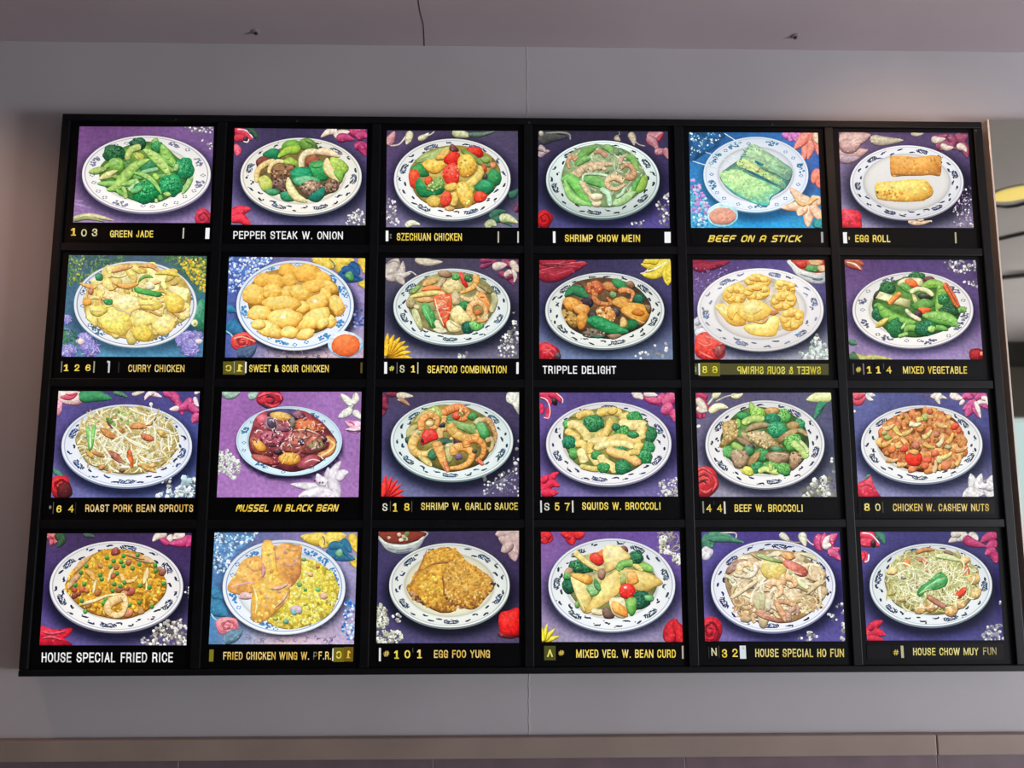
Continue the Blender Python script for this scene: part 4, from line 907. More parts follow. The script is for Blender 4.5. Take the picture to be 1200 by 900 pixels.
# --- egg roll
begin(0, 5, 965, 135, 5.4526, '97 108 925 113 960 720 122 718', 'backlit panel with two golden rolls on a plate, captioned EGG ROLL')
bg('70587c 5a4470 50406a 8a78a8 6a5a8a 584878 bcb0d0 8c80ac 8a8098', [(545, 470, 372, 232, .78, .3)])
PT('lily', ['120 100 150 180 160 300 125', '110 100 230 170 250 280 225', '90 110 180 180 200 240 160'], 'b8908c', 'e8ccc0', '6a4c58'); S_('', '110 180 180 170 240 130', 8, 'e0c4b0'); PT('', ['60 100 270 160 280 230 270'], 'a88c98')
PT('lily_bud', ['64 300 150 380 165 510 160'], 'b4a68c', 'e4d8bc', '5e5458'); PT('', ['24 560 118 600 124 640 116'], 'c4b49c')
PT('orchid', ['60 690 160 740 150 790 125', '70 720 200 790 190 850 215', '80 840 130 880 150 920 125', '70 860 190 900 210 920 270', '56 800 130 830 170 800 210'], '823a54', 'b8788c', '4a1c34'); PT('', ['46 690 150 730 160 780 150', '40 750 190 790 210 830 205', '44 850 200 890 205 915 235'], 'd8c0b4', 'f0e4d8')
RO(180, 670, 66, 'd02a3c', 1.0, '8a1a2c', 'ec6470', name='carnation'); B_('', '122 600 180 620 220 630 240 718 122 718', 'd43444', 'f0707c', '98202c', n=.3)
SP('830 600 900 460 950 440 958 718 830 718', 110, 3, 7, ('dcd4dc', 'b4a4bc', 'f4f0f4', '7c6484', '9c88a4', '6c5478'), 10, '5e4c6c'); PT('lily_bud', ['30 540 680 610 690 690 675'], 'd8b898', 'f4dcc0'); S_('', '600 672 640 668', 16, 'f4c89c', prof='leaf')
plate(531, 430, 362, 236, 0, 'a', (187, -52, 14, 72, 135, 250), 'dddce2', 'e0dbd4', 'b9b9c8', 'c4c0d0', '202840', seed=6, wk=.76, lip=8, ps=.8, g=-.04)
B_('egg_roll', '425 285 440 266 520 265 620 268 700 258 742 275 748 330 740 385 690 382 600 384 500 386 440 388 425 350', 'd99a4c', 'efbc74', 'a06428', n=.07, ns=40); DT('', None, 40, 4, 9, ['dda052', 'd39446', 'e2aa5e'], 1.6, jit=.03); S_('', '700 265 720 320 735 380', 10, 'b87430'); S_('', '435 378 560 382 735 380', 8, '9c5c20')
B_('egg_roll', '330 440 360 430 460 422 560 412 650 415 690 470 680 520 620 545 500 548 400 545 345 530 330 490', 'e8c466', 'f8e296', 'b8822c', n=.07, ns=40); DT('', None, 40, 5, 10, ['ecca70', 'e4be5c', 'f0d47c'], 1.6, jit=.03); DT('', epoly(440, 505, 70, 24), 26, 5, 11, ['c88c3c', 'd49a48'], jit=.05); S_('', '650 425 680 470 665 515', 12, 'cf9038'); S_('', '340 535 500 552 650 545', 9, 'a8722c'); E_('', 342, 495, 7, 8, 0, '5c3c1c')
GAP(126, 152, 748, 818); N('-', 160, 168, 777, 795, '8c8a30', .02); T('EGG ROLL', 203, 427, 765, 811, GOLD, .022); GAP(840, 850, 748, 818, 'b4b08c')
finish((118, 965, 738, 828))
# ============================================================ second row
# --- curry chicken
begin(1, 0, 55, 285, 5.456, '140 76 1022 82 995 727 93 725', 'backlit panel with yellow curry chicken on a plate, captioned CURRY CHICKEN')
bg('4a6478 4c6474 3c5c58 4a7898 4c84a8 3c7890 5c88ac 58a8d0 4c88b0', (570, 470, 385, 226, .35, .2), big=.1)
ST('fern', '140 78 520 80 470 130 330 180 220 260 140 270', 130, 46, 7, ['2c5430', '44703c', '1c3c2c', '5c8448'], .4); SP('140 90 260 90 220 240 150 260', 50, 3, 7, ('b8b040', '6c8c40', '8ca048'), 2, '38603c', 'goldenrod')
ST('fern', '720 84 1018 84 1010 320 960 300 900 220 800 140', 110, 46, 7, ['2c5430', '3c6438', '54783c'], .4); SP('830 95 1015 95 1008 320 960 280 900 200', 120, 5, 12, ('d8b428', 'e8cc50', 'b89020', '9c9c34'), 3, '4c6c34', 'goldenrod')
B_('leaf', '960 380 1010 370 1005 560 960 540 920 480', '2c7a58', n=.3)
for (x, y, r) in ((130, 490, 34), (130, 570, 26), (240, 620, 52), (280, 675, 66), (140, 690, 56), (895, 620, 66), (960, 600, 44), (920, 670, 60)):
    E_('aster', x, y, r, r * .85, 0, '7a70b4', 'b0a8dc', '4a4484', wob=.2, n=.3, ns=6); ST('', epoly(x, y, r * .95, r * .8), int(r * .8), r * .55, 5, ['a89cd8', 'c4bce8', '6c64ac', '8c84cc'], .2)
ST('aster_leaf', '100 560 200 560 200 660 110 640', 22, 50, 12, ['2c6048', '3c7850', '1c4838'], .4); E_('aster_heart', 222, 630, 22, 20, 0, 'e0c8c8'); E_('aster_heart', 975, 628, 24, 16, 0, 'e4d4d4'); E_('daisy', 948, 512, 22, 22, 0, 'dcdcb0'); E_('', 948, 512, 9, 9, 0, 'c8c040')
plate(570, 392, 392, 274, 0, 'b', (128, 225, 152, 10, -60), 'dcdfe8', 'e8e8e4', '3c4c74', 'cfe0ec', '2a5c88', wk=.8, seed=21, dash=20, ring=.95, lip=6, pr=.88)
B_('curry_bed', '240 380 250 330 340 250 400 170 520 135 640 140 740 190 860 220 915 300 920 390 880 480 780 550 660 630 500 610 390 580 300 510 250 450', 'f0d470', 'f8e8a0', 'b08c3c', n=.25, ns=22)
CH('chicken', epoly(585, 380, 325, 225), 130, 22, 44, ['e8d070', 'ecd67c', 'e0c464', 'f0e094', 'e8cc8c'], 1.7); ST('', epoly(580, 370, 310, 210), 60, 90, 15, ['e8d070', 'd8b048', 'f0dc88', 'd49c58'], .5)
for p, w, c in (('420 190 500 165 560 150', 30, 'd89858'), ('600 150 680 150 730 190', 30, 'd89c54'), ('220 260 300 285 330 280', 28, 'e0a450'), ('440 260 520 280 600 260', 34, 'dc9c48'), ('700 200 780 190 860 215', 34, 'e4c444'), ('800 270 850 250', 30, 'd0a050'), ('820 440 900 420', 34, 'd8a050')): S_('chicken', p, w, c, prof='leaf')
B_('carrot', '240 370 290 355 295 395 250 400', 'e09838'); B_('chili', '275 310 305 290 310 320 290 335', 'a86848'); E_('pea_pod', 345, 220, 26, 24, 0, '2c7448')
B_('chicken', '430 370 500 330 600 350 640 400 560 440 540 470 460 420', 'ecd88c', 'fbf4d0', 'c0a058'); B_('chicken', '340 470 400 420 460 420 540 470 540 540 500 590 440 580 370 540', 'e8d468', 'f8eca4', 'bc9c40'); B_('chicken', '550 480 620 440 700 470 720 500 640 530 570 540', 'e8d478', 'f8eeb0', 'bc9c48')
B_('chicken', '680 510 760 470 830 500 800 570 730 585', 'ecd47c', 'fbf2c4', 'c09c4c'); B_('chicken', '600 370 690 370 750 400 700 430 620 420', 'e0c860', 'f4e89c', 'ac8c3c'); B_('chicken', '760 340 840 330 890 380 860 440 790 440', 'e4c450', 'f4dc84', 'b08434'); B_('chicken', '290 420 360 400 400 430 350 470 300 460', 'e4cc5c', 'f4e898')
B_('chicken', '560 550 640 530 680 570 650 630 570 610', 'dcc04c', 'f0dc80', 'a08030'); B_('onion', '640 260 680 250 700 290 650 300', 'e4dcb0'); S_('', '590 400 640 400 690 398', 7, 'a07c40'); S_('onion_edge', '445 425 500 440 545 465', 9, 'c8a88c'); S_('onion_edge', '290 435 330 442 365 438', 9, 'c0a084')
S_('bean', '595 255 620 225 660 215 690 225', 20, '5c9438', prof='leaf'); B_('bean', '565 288 600 292 740 322 730 345 680 340 590 320', '3f9040', '78bc68', '1c5c28'); B_('bean', '372 370 400 362 432 368 425 395 390 395', '2c8448', '5cb070')
GAP(90, 97, 755, 825, '7c7c80'); N('1', 108, 138, 775, 817, GOLD); N('2', 175, 208, 775, 817, GOLD, .02); N('6', 245, 280, 775, 817, GOLD, .02); GAP(297, 305, 755, 828, 'a09c8c'); GAP(391, 402, 755, 828, 'c8ccd0'); GAP(385, 398, 752, 764, 'c8ccd0'); GAP(456, 462, 760, 828, '2c2c30')
T('CURRY CHICKEN', 520, 880, 777, 823, 'd8b448', .012)
finish((86, 985, 750, 838))

# --- sweet and sour chicken
begin(1, 1, 250, 285, 5.4526, '100 86 970 96 958 733 74 730', 'backlit panel with golden chicken balls and red sauce cup, captioned SWEET & SOUR CHICKEN')
bg('5868b0 8878b0 9c84b4 4c64b4 a090c0 a494d0 4c60b4 e0bcc0 d8b8d0', (540, 430, 375, 275, .75, .12), big=.1)
B_('flower_bank', '95 90 380 90 300 180 200 280 100 320', '445ca0', '6078b8', '303f80', n=.35, ns=18, flat=.6); SP('98 92 390 90 340 140 220 220 160 300 100 320', 170, 4, 10, ('dce8f8', 'a8bce8', 'f4f8ff', '7890d0', '98b8d8'), 10, '4860a8', 'gypsophila')
PT('lily', ['80 780 130 700 120 630 100', '80 780 130 760 130 700 160', '80 780 130 840 110 900 110', '70 790 140 820 160 870 150'], 'd8b43c', 'f0e090', '8c7428'); S_('', '740 100 770 130 775 160', 7, '4c5444'); PT('lily', ['60 930 100 960 130 965 190', '50 935 240 955 260 968 290'], 'd4b840', 'ecd878')
PT('lily_leaf', ['70 800 190 860 220 960 230', '60 870 130 910 160 935 200', '50 820 180 870 170 940 230'], '20487c', '3c78a0', '14305c'); B_('lily_leaf', '840 200 880 180 900 230 870 240', '48884c')
PT('rose_leaf', ['60 90 430 110 420 148 440', '110 90 510 130 540 190 570'], '2c6890', '4888b0'); S_('rose_stem', '80 560 110 580 125 600', 10, '8cb8d0')
RO(190, 630, 78, 'd4443c', .75, '8c2030', 'f08470'); PT('rose_leaf', ['70 150 710 210 690 280 650', '50 200 720 240 700 275 660'], '3c4c6c', '68809c'); S_('', '130 610 190 600 270 630', 9, 'f0b890')
ST('printed_cloth', '280 690 740 690 740 730 280 730', 22, 26, 5, ['6c5a70', '504860'], 1.5); DT('cloth_spots', '900 440 960 420 958 560 900 540', 26, 5, 11, ['8898d0', '4458a0'])
plate(523, 398, 375, 286, 0, 'b', (118, 43, -28, 255, 188, 22, 305), 'dbe8f6', 'e8ecf0', '3c70a8', 'eef2f8', '2278bc', wk=.74, seed=22, dash=24, ring=.945, lip=3, ps=.85)
B_('chicken_bed', '220 330 290 220 480 160 640 170 790 270 800 420 740 530 560 590 360 560 250 480', 'c89038', n=.2)
for x, y, rx, ry, r in ((475, 175, 48, 38, 0), (600, 195, 78, 50, 0), (700, 225, 50, 34, -30), (316, 235, 46, 38, 20), (400, 245, 52, 42, 0), (490, 235, 36, 44, 0), (640, 275, 80, 34, 14), (750, 280, 48, 30, -30), (265, 330, 62, 58, 0), (380, 310, 54, 44, 0), (470, 320, 32, 40, 0), (560, 320, 66, 42, -20), (715, 340, 36, 48, 0), (790, 395, 40, 60, 20), (660, 380, 72, 44, 28), (570, 410, 40, 34, 0), (440, 388, 100, 42, 0), (300, 450, 70, 44, 0), (740, 500, 40, 36, 0), (645, 485, 100, 48, 28), (460, 480, 94, 52, 0), (360, 550, 82, 42, -20), (290, 520, 40, 28, 0), (490, 570, 54, 34, 0), (590, 580, 52, 30, 20), (700, 510, 40, 28, 30)):
    t = min(1, max(0, (y - 180) / 350)); c = C('dfa848') * (1 - t) + C('efd274') * t
    E_('chicken_ball', x, y, rx * 1.16, ry * 1.14, r, c, C('f0c468') * (1 - t) + C('fcf0b4') * t, 'b87828', n=.07, ns=16, wob=.09)
    if x in (660, 460): E_('', x - 10, y - 8, 14, 10, 0, 'fff8e0', flat=.5)
E_('sauce_cup', 845, 645, 112, 82, 0, 'cfe0ea', 'f4fcff', '7ca4c0', wob=.01); ST('', epoly(845, 645, 104, 76), 26, 16, 7, ['4c88b8', '88b0d0', 'e8f0f8'], .5); E_('', 848, 652, 92, 68, 0, 'e0703c', 'ee9058', 'c05028', wob=.015, n=.05)
N('C', 78, 116, 778, 818, 'd8c030', .02, True, '5c5818'); N('1', 150, 186, 774, 820, 'e4cc28', 0, True, '60581a'); GAP(123, 137, 756, 829); GAP(200, 212, 758, 830, 'e8e8e4')
T('SWEET & SOUR CHICKEN', 228, 738, 777, 823, GOLD, .012); GAP(940, 953, 762, 830, '5a4a20')
finish((74, 955, 752, 836))

# --- seafood combination
begin(1, 2, 435, 290, 5.626, '96 68 972 76 972 732 86 730', 'backlit panel with lobster, scallops and shrimp on a plate, captioned SEAFOOD COMBINATION')
bg('4a4458 4a4258 483c5c 545070 504868 4a4060 8880a4 8c86a8 68647c', (532, 445, 386, 236, .75, .3))
PT('lily', ['100 100 200 150 120 180 75', '70 100 200 190 180 210 90', '60 100 200 180 190 260 170', '50 160 190 200 220 215 245'], 'b0a49c', 'e0d8cc', '6c625e'); S_('', '100 110 150 90 190 110', 7, '746a68'); S_('lily_stamen', '210 180 260 160 300 185', 8, 'cac0b4')
PT('lily_bud', ['54 290 78 380 98 470 95'], 'b4aa98', 'dcd4bc', '645e58')
PT('orchid', ['40 720 130 780 100 830 85', '46 840 170 900 190 940 250', '56 860 90 920 110 970 90', '50 880 200 930 180 970 210', '40 720 90 760 80 800 90'], '7a2c4c', 'b8688c', '44142c'); PT('', ['56 800 130 850 120 895 115', '50 920 90 950 130 970 160', '36 880 190 910 160 930 170', '30 930 140 950 190 940 230'], 'c4b4a4', 'e8dcd0', '746064')
for a in (0, 14, 28, 42, 56, 70, 84): PT('' if a else 'gerbera', ['40 92 715 %d %d %d %d' % (92 + 90 * math.cos(math.radians(a)), 715 - 80 * math.sin(math.radians(a)), 92 + 178 * math.cos(math.radians(a)), 730 - 165 * math.sin(math.radians(a)))], 'e4b028', 'f8dc5c', 'a87014')
SP('830 640 880 570 940 480 965 480 970 730 840 720', 90, 4, 11, stems=14); SP('560 700 640 690 660 720 580 730', 6, 7, 13, stems=2); SP('925 425 945 425 945 435 925 435', 2, 5, 8, stems=1)
plate(532, 390, 385, 250, 0, 'a', (88, 200, 268, -22, 145, 30), 'd6e0da', 'd2d8c0', '98a8b4', 'a4b8b8', '223848', seed=23)
B_('sauce_bed', '240 390 250 320 330 230 430 180 560 160 700 190 800 270 830 350 800 440 740 500 640 560 520 575 400 555 300 490', 'a8a068', 'c4bc88', '746c40', n=.3, ns=26)
B_('snow_pea', '245 300 290 260 330 250 290 300', '7c9c50'); S_('bamboo_shoot', '340 250 380 230 440 215', 46, 'd0a058', prof='leaf'); S_('mushroom', '430 275 470 220 490 190', 34, 'bca078'); E_('mushroom', 488, 175, 48, 24, -10, '96785c', 'c4a888', '4c3828')
S_('crab_stick', '330 280 400 268 460 270', 36, 'dc7c44', 'f0b080', 'a04c20', 'leaf'); S_('crab_stick', '440 290 500 295', 30, 'd85c38')
S_('baby_corn', '250 330 330 310 430 300 490 305', 34, 'd4c074', 'ecdc9c', '8c7434', 'leaf'); S_('crab_meat', '300 350 360 345 420 345', 40, 'd8a05c', prof='leaf'); E_('mushroom', 262, 365, 34, 36, 0, 'a8986c', 'd0c49c', '54482c'); S_('mushroom', '280 390 320 395', 32, 'c8bc90')
B_('scallop', '472 250 510 215 560 210 600 250 590 290 530 305 485 290', 'd2bf84', 'eaddb0', '94804c'); B_('tomato', '578 170 600 165 620 210 640 250 620 262 596 230', 'd43430', 'f07060', '8c1818'); FL(560, 195, 28, .7, '5c8c4c'); FL(640, 205, 26, .9, '2c4c2c')
SH('690 180 690 240 660 270 590 300', 50, 'd4a058', 'f0d090', '98642c', 'c08038'); SH('720 280 700 330 640 345 590 320', 48, 'd8bc84', 'f0e0b4', '9c7c48', 'c09c5c'); E_('mushroom', 735, 280, 42, 24, -25, 'c0ac84', 'e0d0ac', '6c5434')
S_('bamboo_shoot', '700 240 760 280 790 300', 22, '8c7c48'); B_('crab_meat', '700 310 740 300 790 380 800 430 760 410 720 350', 'd88c48', 'f0b878', '9c5424'); S_('', '715 330 750 330', 10, 'a03c20'); S_('onion', '800 300 815 350 790 430', 40, 'b4b080')
B_('mushroom', '520 320 560 290 590 340 580 375 540 380', 'c4b088', 'e0d0ac', '6c5838')
B_('lobster', '410 330 460 310 525 310 530 370 520 440 500 520 470 510 450 440 425 400', 'e06038', 'f49c74', 'a02c14', n=.3, ns=12); ST('', epoly(475, 390, 44, 80), 24, 44, 9, ['f4b090', 'c83c1c', 'f08058'], .4, 10, 30); S_('', '420 335 440 420 480 520', 8, 'f4e0c0')
FL(615, 385, 40, .75, '1f5c34'); SH('680 480 650 440 655 390 700 360 745 390 755 440 720 475 700 445', 48, 'd8a468', 'f4dcb0', 'a06430', 'd08444', k=8); E_('', 702, 430, 24, 18, 0, 'cc6c30', wob=.2)
B_('scallop', '524 430 550 395 580 388 620 420 660 460 650 490 590 510 540 480', 'e0cf90', 'f6ecc0', 'a08c50'); B_('scallop', '495 500 520 480 580 510 600 540 560 560 510 550', 'd8cc98', 'f0e8c4', '98865a'); S_('', '515 485 560 520 590 530', 6, '8c7c58')
B_('water_chestnut', '270 420 300 410 330 480 345 540 320 540 285 480', 'c8c88c'); B_('snow_pea', '330 390 350 368 380 380 420 450 425 520 400 530 370 490 345 440', '4a9a54', '80c080', '226030'); S_('', '345 400 385 470 400 520', 5, '8cc884')
S_('onion', '430 480 450 530 490 560', 40, 'd4d0a0'); S_('onion', '410 540 450 550 500 555', 30, 'd8d4ac', prof='leaf'); S_('onion', '770 440 740 490 700 510', 36, 'c4c490', prof='leaf')
FL(640, 525, 48, .9, '1c4c3c', '0c2c24', '3c8060'); B_('broccoli', '650 490 720 500 745 520 700 550 660 540', '5a9c50', '8cc480'); DT('', None, 24, 4, 8, ['3c7c3c', '80b870']); S_('onion', '700 490 740 485 770 470', 18, 'e0a050')
GAP(86, 105, 755, 832); N('#', 118, 152, 781, 815, 'd8cc38', .03); GAP(168, 173, 757, 832, '6c6c6c'); N('S', 187, 220, 776, 825, 'd8d4a8', .0); N('1', 262, 290, 778, 824, GOLD); GAP(304, 311, 757, 832, 'c8c4a4')
T('SEAFOOD COMBINATION', 370, 893, 779, 828, GOLD, .012); GAP(957, 972, 757, 833)
finish((80, 978, 748, 842))

# --- tripple delight
begin(1, 3, 615, 290, 5.626, '96 84 962 76 976 738 96 735', 'backlit panel with dark glazed meat and green peppers on a plate, captioned TRIPPLE DELIGHT')
bg('44304c 3c345c 443c64 4c4878 3c4068 484474 8494bc 60749c 8090b0', (528, 450, 388, 236, .72, .25))
PT('red_leaf', ['110 90 120 230 140 410 105', '100 90 170 200 180 330 150', '60 90 90 220 95 340 90'], '8c1c2c', 'b84450', '4c1020'); ST('', '100 95 390 95 330 150 110 190', 16, 130, 5, ['b84c58', '641420'], .1, 4, 14)
PT('lily', ['70 960 90 860 120 765 110', '60 960 100 860 180 770 175', '60 940 120 935 190 945 250', '60 880 90 830 80 780 100', '60 960 110 955 180 950 240'], 'd0b838', 'f0e48c', '8c7818'); S_('', '940 95 860 140 800 160', 12, 'f4ecb8'); S_('', '760 172 790 165 815 140', 8, 'f4d8d0')
B_('carnation', '96 640 140 625 200 650 230 690 220 738 96 735', 'b82430', 'ec6468', '5c0c18', n=.3); for_ = [S_('', p, 14, 'd84850', prof='leaf') for p in ('110 660 150 680 200 660', '120 700 160 690 190 720', '130 640 170 660 210 690')]; E_('carnation_calyx', 215, 715, 22, 26, 0, '3c2c34')
SP('720 690 970 600 975 735 720 735', 16, 6, 13, stems=4)
plate(527, 415, 392, 250, 0, 'a', (140, 215, 42, -20, 285), 'd8dcd0', 'e4e0c4', '94a0b8', '98a8a8', '26303c', seed=24, dash=38)
B_('dark_sauce', '240 420 260 340 320 250 430 210 560 200 700 240 800 320 835 400 800 500 680 560 560 600 400 580 290 520', '54402c', '74583c', '2c2018', n=.35, ns=24)
B_('beef', '310 260 340 240 390 260 380 290 340 290', '583428'); PE('262 320 320 280 380 300 415 330', 66, '2a6c44', '4c9464', '103c24', 0, 'green_pepper')
B_('crab_meat', '400 270 430 230 480 220 520 260 500 300 440 305 410 295', 'b05838', 'dc9468', '6c2c18'); DT('', None, 20, 4, 9, ['d88c5c', '8c3c20']); B_('shrimp', '510 250 550 225 600 250 610 285 550 290', 'b07040', 'd8a06c', '643418')
B_('green_pepper', '575 220 610 205 690 250 720 265 660 275 600 260', '2c7844', '54a468', '103c20'); B_('beef', '660 240 700 220 725 250 700 270', '785438'); S_('onion', '560 300 600 320', 40, '6c8c54')
SH('470 300 460 340 500 370 570 370 540 330', 44, 'b87040', 'dca470', '703818', '94502c'); SH('620 290 660 280 710 300 700 350 650 345', 40, 'c88050', 'e8b484', '804420', 'a45c30'); FL(750, 340, 42, .9, '1c4c34', '0c2a20', '34705c')
B_('mushroom', '370 350 410 330 450 350 440 390 390 390', '2c2430', '584c54', '140f18'); B_('mushroom', '420 440 460 420 480 460 440 470', '2c2428'); B_('mushroom', '590 400 630 420 620 450 590 440', '342c34')
B_('chicken', '250 345 300 328 350 350 380 370 330 390 310 420 270 400', 'd09040', 'ecbc74', '8c5420'); B_('chicken', '250 410 300 420 350 470 340 520 310 525 270 480 250 440', 'b48c48', 'd4b070', '6c4c20'); DT('', None, 16, 4, 9, ['5c4020', 'd0a860'])
B_('chicken', '320 390 370 372 425 395 410 440 360 440 330 425', 'd09448', 'ecc07c', '8c5424'); B_('chicken', '340 460 390 430 415 470 390 530 355 535', 'c88838', 'e4b068', '7c4c1c')
B_('chicken', '470 410 520 390 570 400 600 450 580 490 530 485 480 455', 'd09050', 'f0c890', '84481c', n=.25); DT('', None, 24, 4, 10, ['f0cc98', 'a05c28'])
B_('chicken', '570 360 610 330 660 330 690 370 660 410 610 390', 'cc9444', 'e8bc74', '8c5820'); B_('chicken', '640 400 690 365 780 380 820 430 800 490 760 510 700 470 640 430', 'd2963c', 'ecbe70', '8a541c'); B_('', '700 430 740 400 790 430 760 450', 'c07024', flat=.3); S_('', '650 420 720 470 790 500', 9, 'e0b470')
B_('beef', '790 380 830 385 830 430 810 430', '5c4428'); PE('640 530 700 510 750 500', 70, '1c5c34', '3c8450', '0c3018', 0, 'green_pepper')
PE('405 480 470 490 560 530 680 555', 90, '1f7c44', '54b078', '0c4424', 5, 'green_pepper'); S_('mushroom', '640 460 650 500 630 520', 52, 'c8a868', 'e8d49c', '7c5c2c', 'leaf')
B_('beef', '380 560 420 530 500 550 530 590 440 595 390 585', '605448', '94846c', '2c2824', n=.4, ns=10); DT('', None, 20, 4, 9, ['a09080', '38302c']); B_('beef', '540 580 600 570 640 580 580 605', '887058', 'b8a084'); S_('green_pepper', '430 580 480 590 520 585', 14, '2c5c44')
T('TRIPPLE DELIGHT', 118, 602, 780, 832, WHITE, .008, col2='ffffff')
finish((90, 972, 758, 846))

# --- sweet and sour shrimp (its strip sits backwards)
begin(1, 4, 795, 290, 5.626, '94 82 963 82 990 740 108 738', 'backlit panel with fried shrimp rings on a white plate, caption strip backwards')
bg('5c3868 5c4c90 5c5090 7868a4 6c5c98 54507c a0a0b8 9c9cb4 b4b4b8', (545, 470, 400, 232, .75, .25))
PT('red_leaf', ['70 95 100 200 120 340 90', '70 95 120 180 130 260 110'], '7c1c34', 'a8404c', '44102c'); DT('cloth_spots', '100 130 400 130 250 220 100 320', 50, 3, 6, ['8c78b4', '9c8cc0'])
B_('sauce_bowl', '730 80 965 80 965 220 900 235 840 215 780 180 745 130', 'd0cfc8', 'f0f0ea', '8c8c8c', n=.05, flat=.2); B_('', '748 78 968 78 968 160 880 165 800 140 765 110', 'a83c30', n=.2, flat=.5); B_('', '835 120 900 115 930 140 900 160 840 150', '4c8c4c', flat=.2); B_('', '860 85 940 85 940 115 880 115', 'd8a878', flat=.3); B_('', '920 125 968 120 968 155 930 155', 'e0b890', flat=.3); B_('', '770 95 840 90 840 130 800 130', 'b83428', flat=.3); S_('', '800 175 860 195 900 205', 8, '6c7c88'); S_('', '880 205 920 212 955 205', 14, '4c5c74')
PT('lily', ['60 100 540 140 500 160 470', '50 105 500 130 480 150 440'], 'b8b8c0', 'e4e4ec'); PT('lily', ['60 110 570 160 555 220 550'], 'c8c8cc', 'f4f4f4')
B_('carnation', '115 590 160 560 220 570 290 610 310 660 290 720 220 740 150 730 110 690', 'd83c34', 'f47868', '8c1820', n=.3); [S_('', p, 14, 'f07060', prof='leaf') for p in ('120 620 180 650 230 630', '150 580 220 600 280 620', '130 680 180 710 230 730', '240 700 250 660 290 630')]; B_('', '230 680 260 640 300 650 300 690 260 720', '8c3c3c', n=.4)
SP('780 690 860 700 880 600 920 590 985 660 985 736 800 736', 80, 7, 15, ('e4e8e4', 'c0ccc4', 'f8f8f4', '9cb0a4'), 8, '8ca094'); SP('890 570 930 580 920 620', 6, 8, 14, stems=3)
plate(540, 410, 416, 272, 0, 'a', (188, 12, 75, 130, 250, -42), 'e8e2e0', 'ede2d8', 'd0c8cc', 'd0ccd0', '666a80', seed=25, wk=.72, dash=30, lip=6, ps=.8, g=-.05)
FRY = dict(c='e6bc58', h='fae8a8', e='b07c28')
B_('fried_shrimp_bed', '260 390 310 280 420 220 560 190 700 240 780 340 800 470 720 530 600 560 450 520 330 470', 'f0e4cc', 'f8f0e0', 'd8c8a8', flat=.6)
FR = dict(c='e9c060', h='fdedb2', e='c28c34', n=.1, ns=16)
def ring(x, y, rx, ry, rot, hx_, hy_, hr, hs):
    # battered shrimp curled into a ring, with its hole
    E_('fried_shrimp', x, y, rx, ry, rot, wob=.10, k=12, **FR)
    for k in range(7):
        t = k * 6.283 / 7 + .4
        E_('', x + rx * .6 * math.cos(t), y + ry * .6 * math.sin(t), rx * .34, ry * .34, 0, wob=.15, k=9, **FR)
    E_('', hx_, hy_, hr, hs, 0, 'd89a48', 'e8b868', 'a86c24', wob=.2, k=9)
ring(375, 305, 78, 66, 20, 385, 290, 18, 12); ring(520, 225, 82, 52, 0, 520, 214, 24, 13); ring(515, 295, 90, 54, 0, 518, 276, 36, 9)
ring(705, 262, 74, 42, -25, 722, 268, 12, 20); ring(690, 352, 86, 64, 10, 676, 346, 26, 9); ring(745, 470, 82, 72, 30, 745, 446, 22, 12); S_('shrimp_tail', '640 425 600 430 560 400', 24, 'd8883c'); E_('', 622, 430, 36, 16, 10, 'cc7c3c', wob=.2)
B_('fried_shrimp', '240 385 300 375 370 420 440 490 400 520 330 500 280 440', **FR); B_('fried_shrimp', '330 380 400 365 420 400 370 440 350 480 320 440', **FR)
B_('fried_shrimp', '385 420 430 360 500 345 570 370 610 410 590 450 530 480 460 490 410 460', 'ecca6c', 'fdf3c4', 'c29038', n=.1, ns=18); S_('', '420 420 490 440 560 400', 12, 'deb656', prof='leaf')
B_('fried_shrimp', '430 520 500 500 590 500 600 460 650 455 660 500 645 570 600 585 520 580 460 560', 'f0d67c', 'fff6cc', 'c8983c', n=.1, ns=18); S_('', '500 490 550 495 590 465', 18, 'e0a850', prof='leaf')
STRIP(108, 990, 765, 838, '504e2c'); STRIP(150, 266, 765, 838, '5c5a1c'); GAP(133, 142, 765, 842)
N('8', 158, 190, 782, 828, 'e8d820', .0, True, '6a661c'); N('6', 224, 258, 782, 828, 'e8d820', -.01, True, '6a661c'); T('SWEET & SOUR SHRIMP', 388, 940, 784, 834, 'd8c81c', .016, flip=True); T('K', 108, 118, 785, 820, '9c9c80', 0, flip=True)
finish((106, 992, 762, 842))

# --- mixed vegetable
begin(1, 5, 975, 290, 5.626, '82 80 950 82 997 738 116 738', 'backlit panel with snow peas, carrot and broccoli on a plate, captioned MIXED VEGETABLE')
bg('5c3c6c 5c4480 4c3c68 8466a0 7050a0 6c508c a890b8 9c86c0 ac94c0', (532, 455, 396, 226, .62, .22))
PT('tulip', ['70 85 100 150 95 210 110', '50 100 110 160 120 200 150'], '9c4838', 'd88c6c', '541c24'); S_('', '95 95 150 110 190 145', 12, 'f0d8b8', prof='leaf')
SP('740 90 950 90 950 150 860 170 760 160', 60, 5, 11, stems=6); SP('860 220 960 200 960 265 920 265', 10, 6, 11, stems=2)
PT('lily_leaf', ['40 110 620 140 625 165 635'], '3c6c50'); PT('lily_leaf', ['50 118 710 200 730 300 715', '40 200 735 280 725 400 738'], 'a8a060', 'dcd498', '4c6040'); PT('', ['60 118 700 140 720 180 736'], '3c5c3c')
E_('rose', 950, 705, 52, 42, 0, '8c1a20', 'd8484c', '3c0a10', wob=.1); E_('', 985, 700, 12, 14, 0, 'f08070'); S_('', '910 690 940 670 990 680', 10, '5c1014')
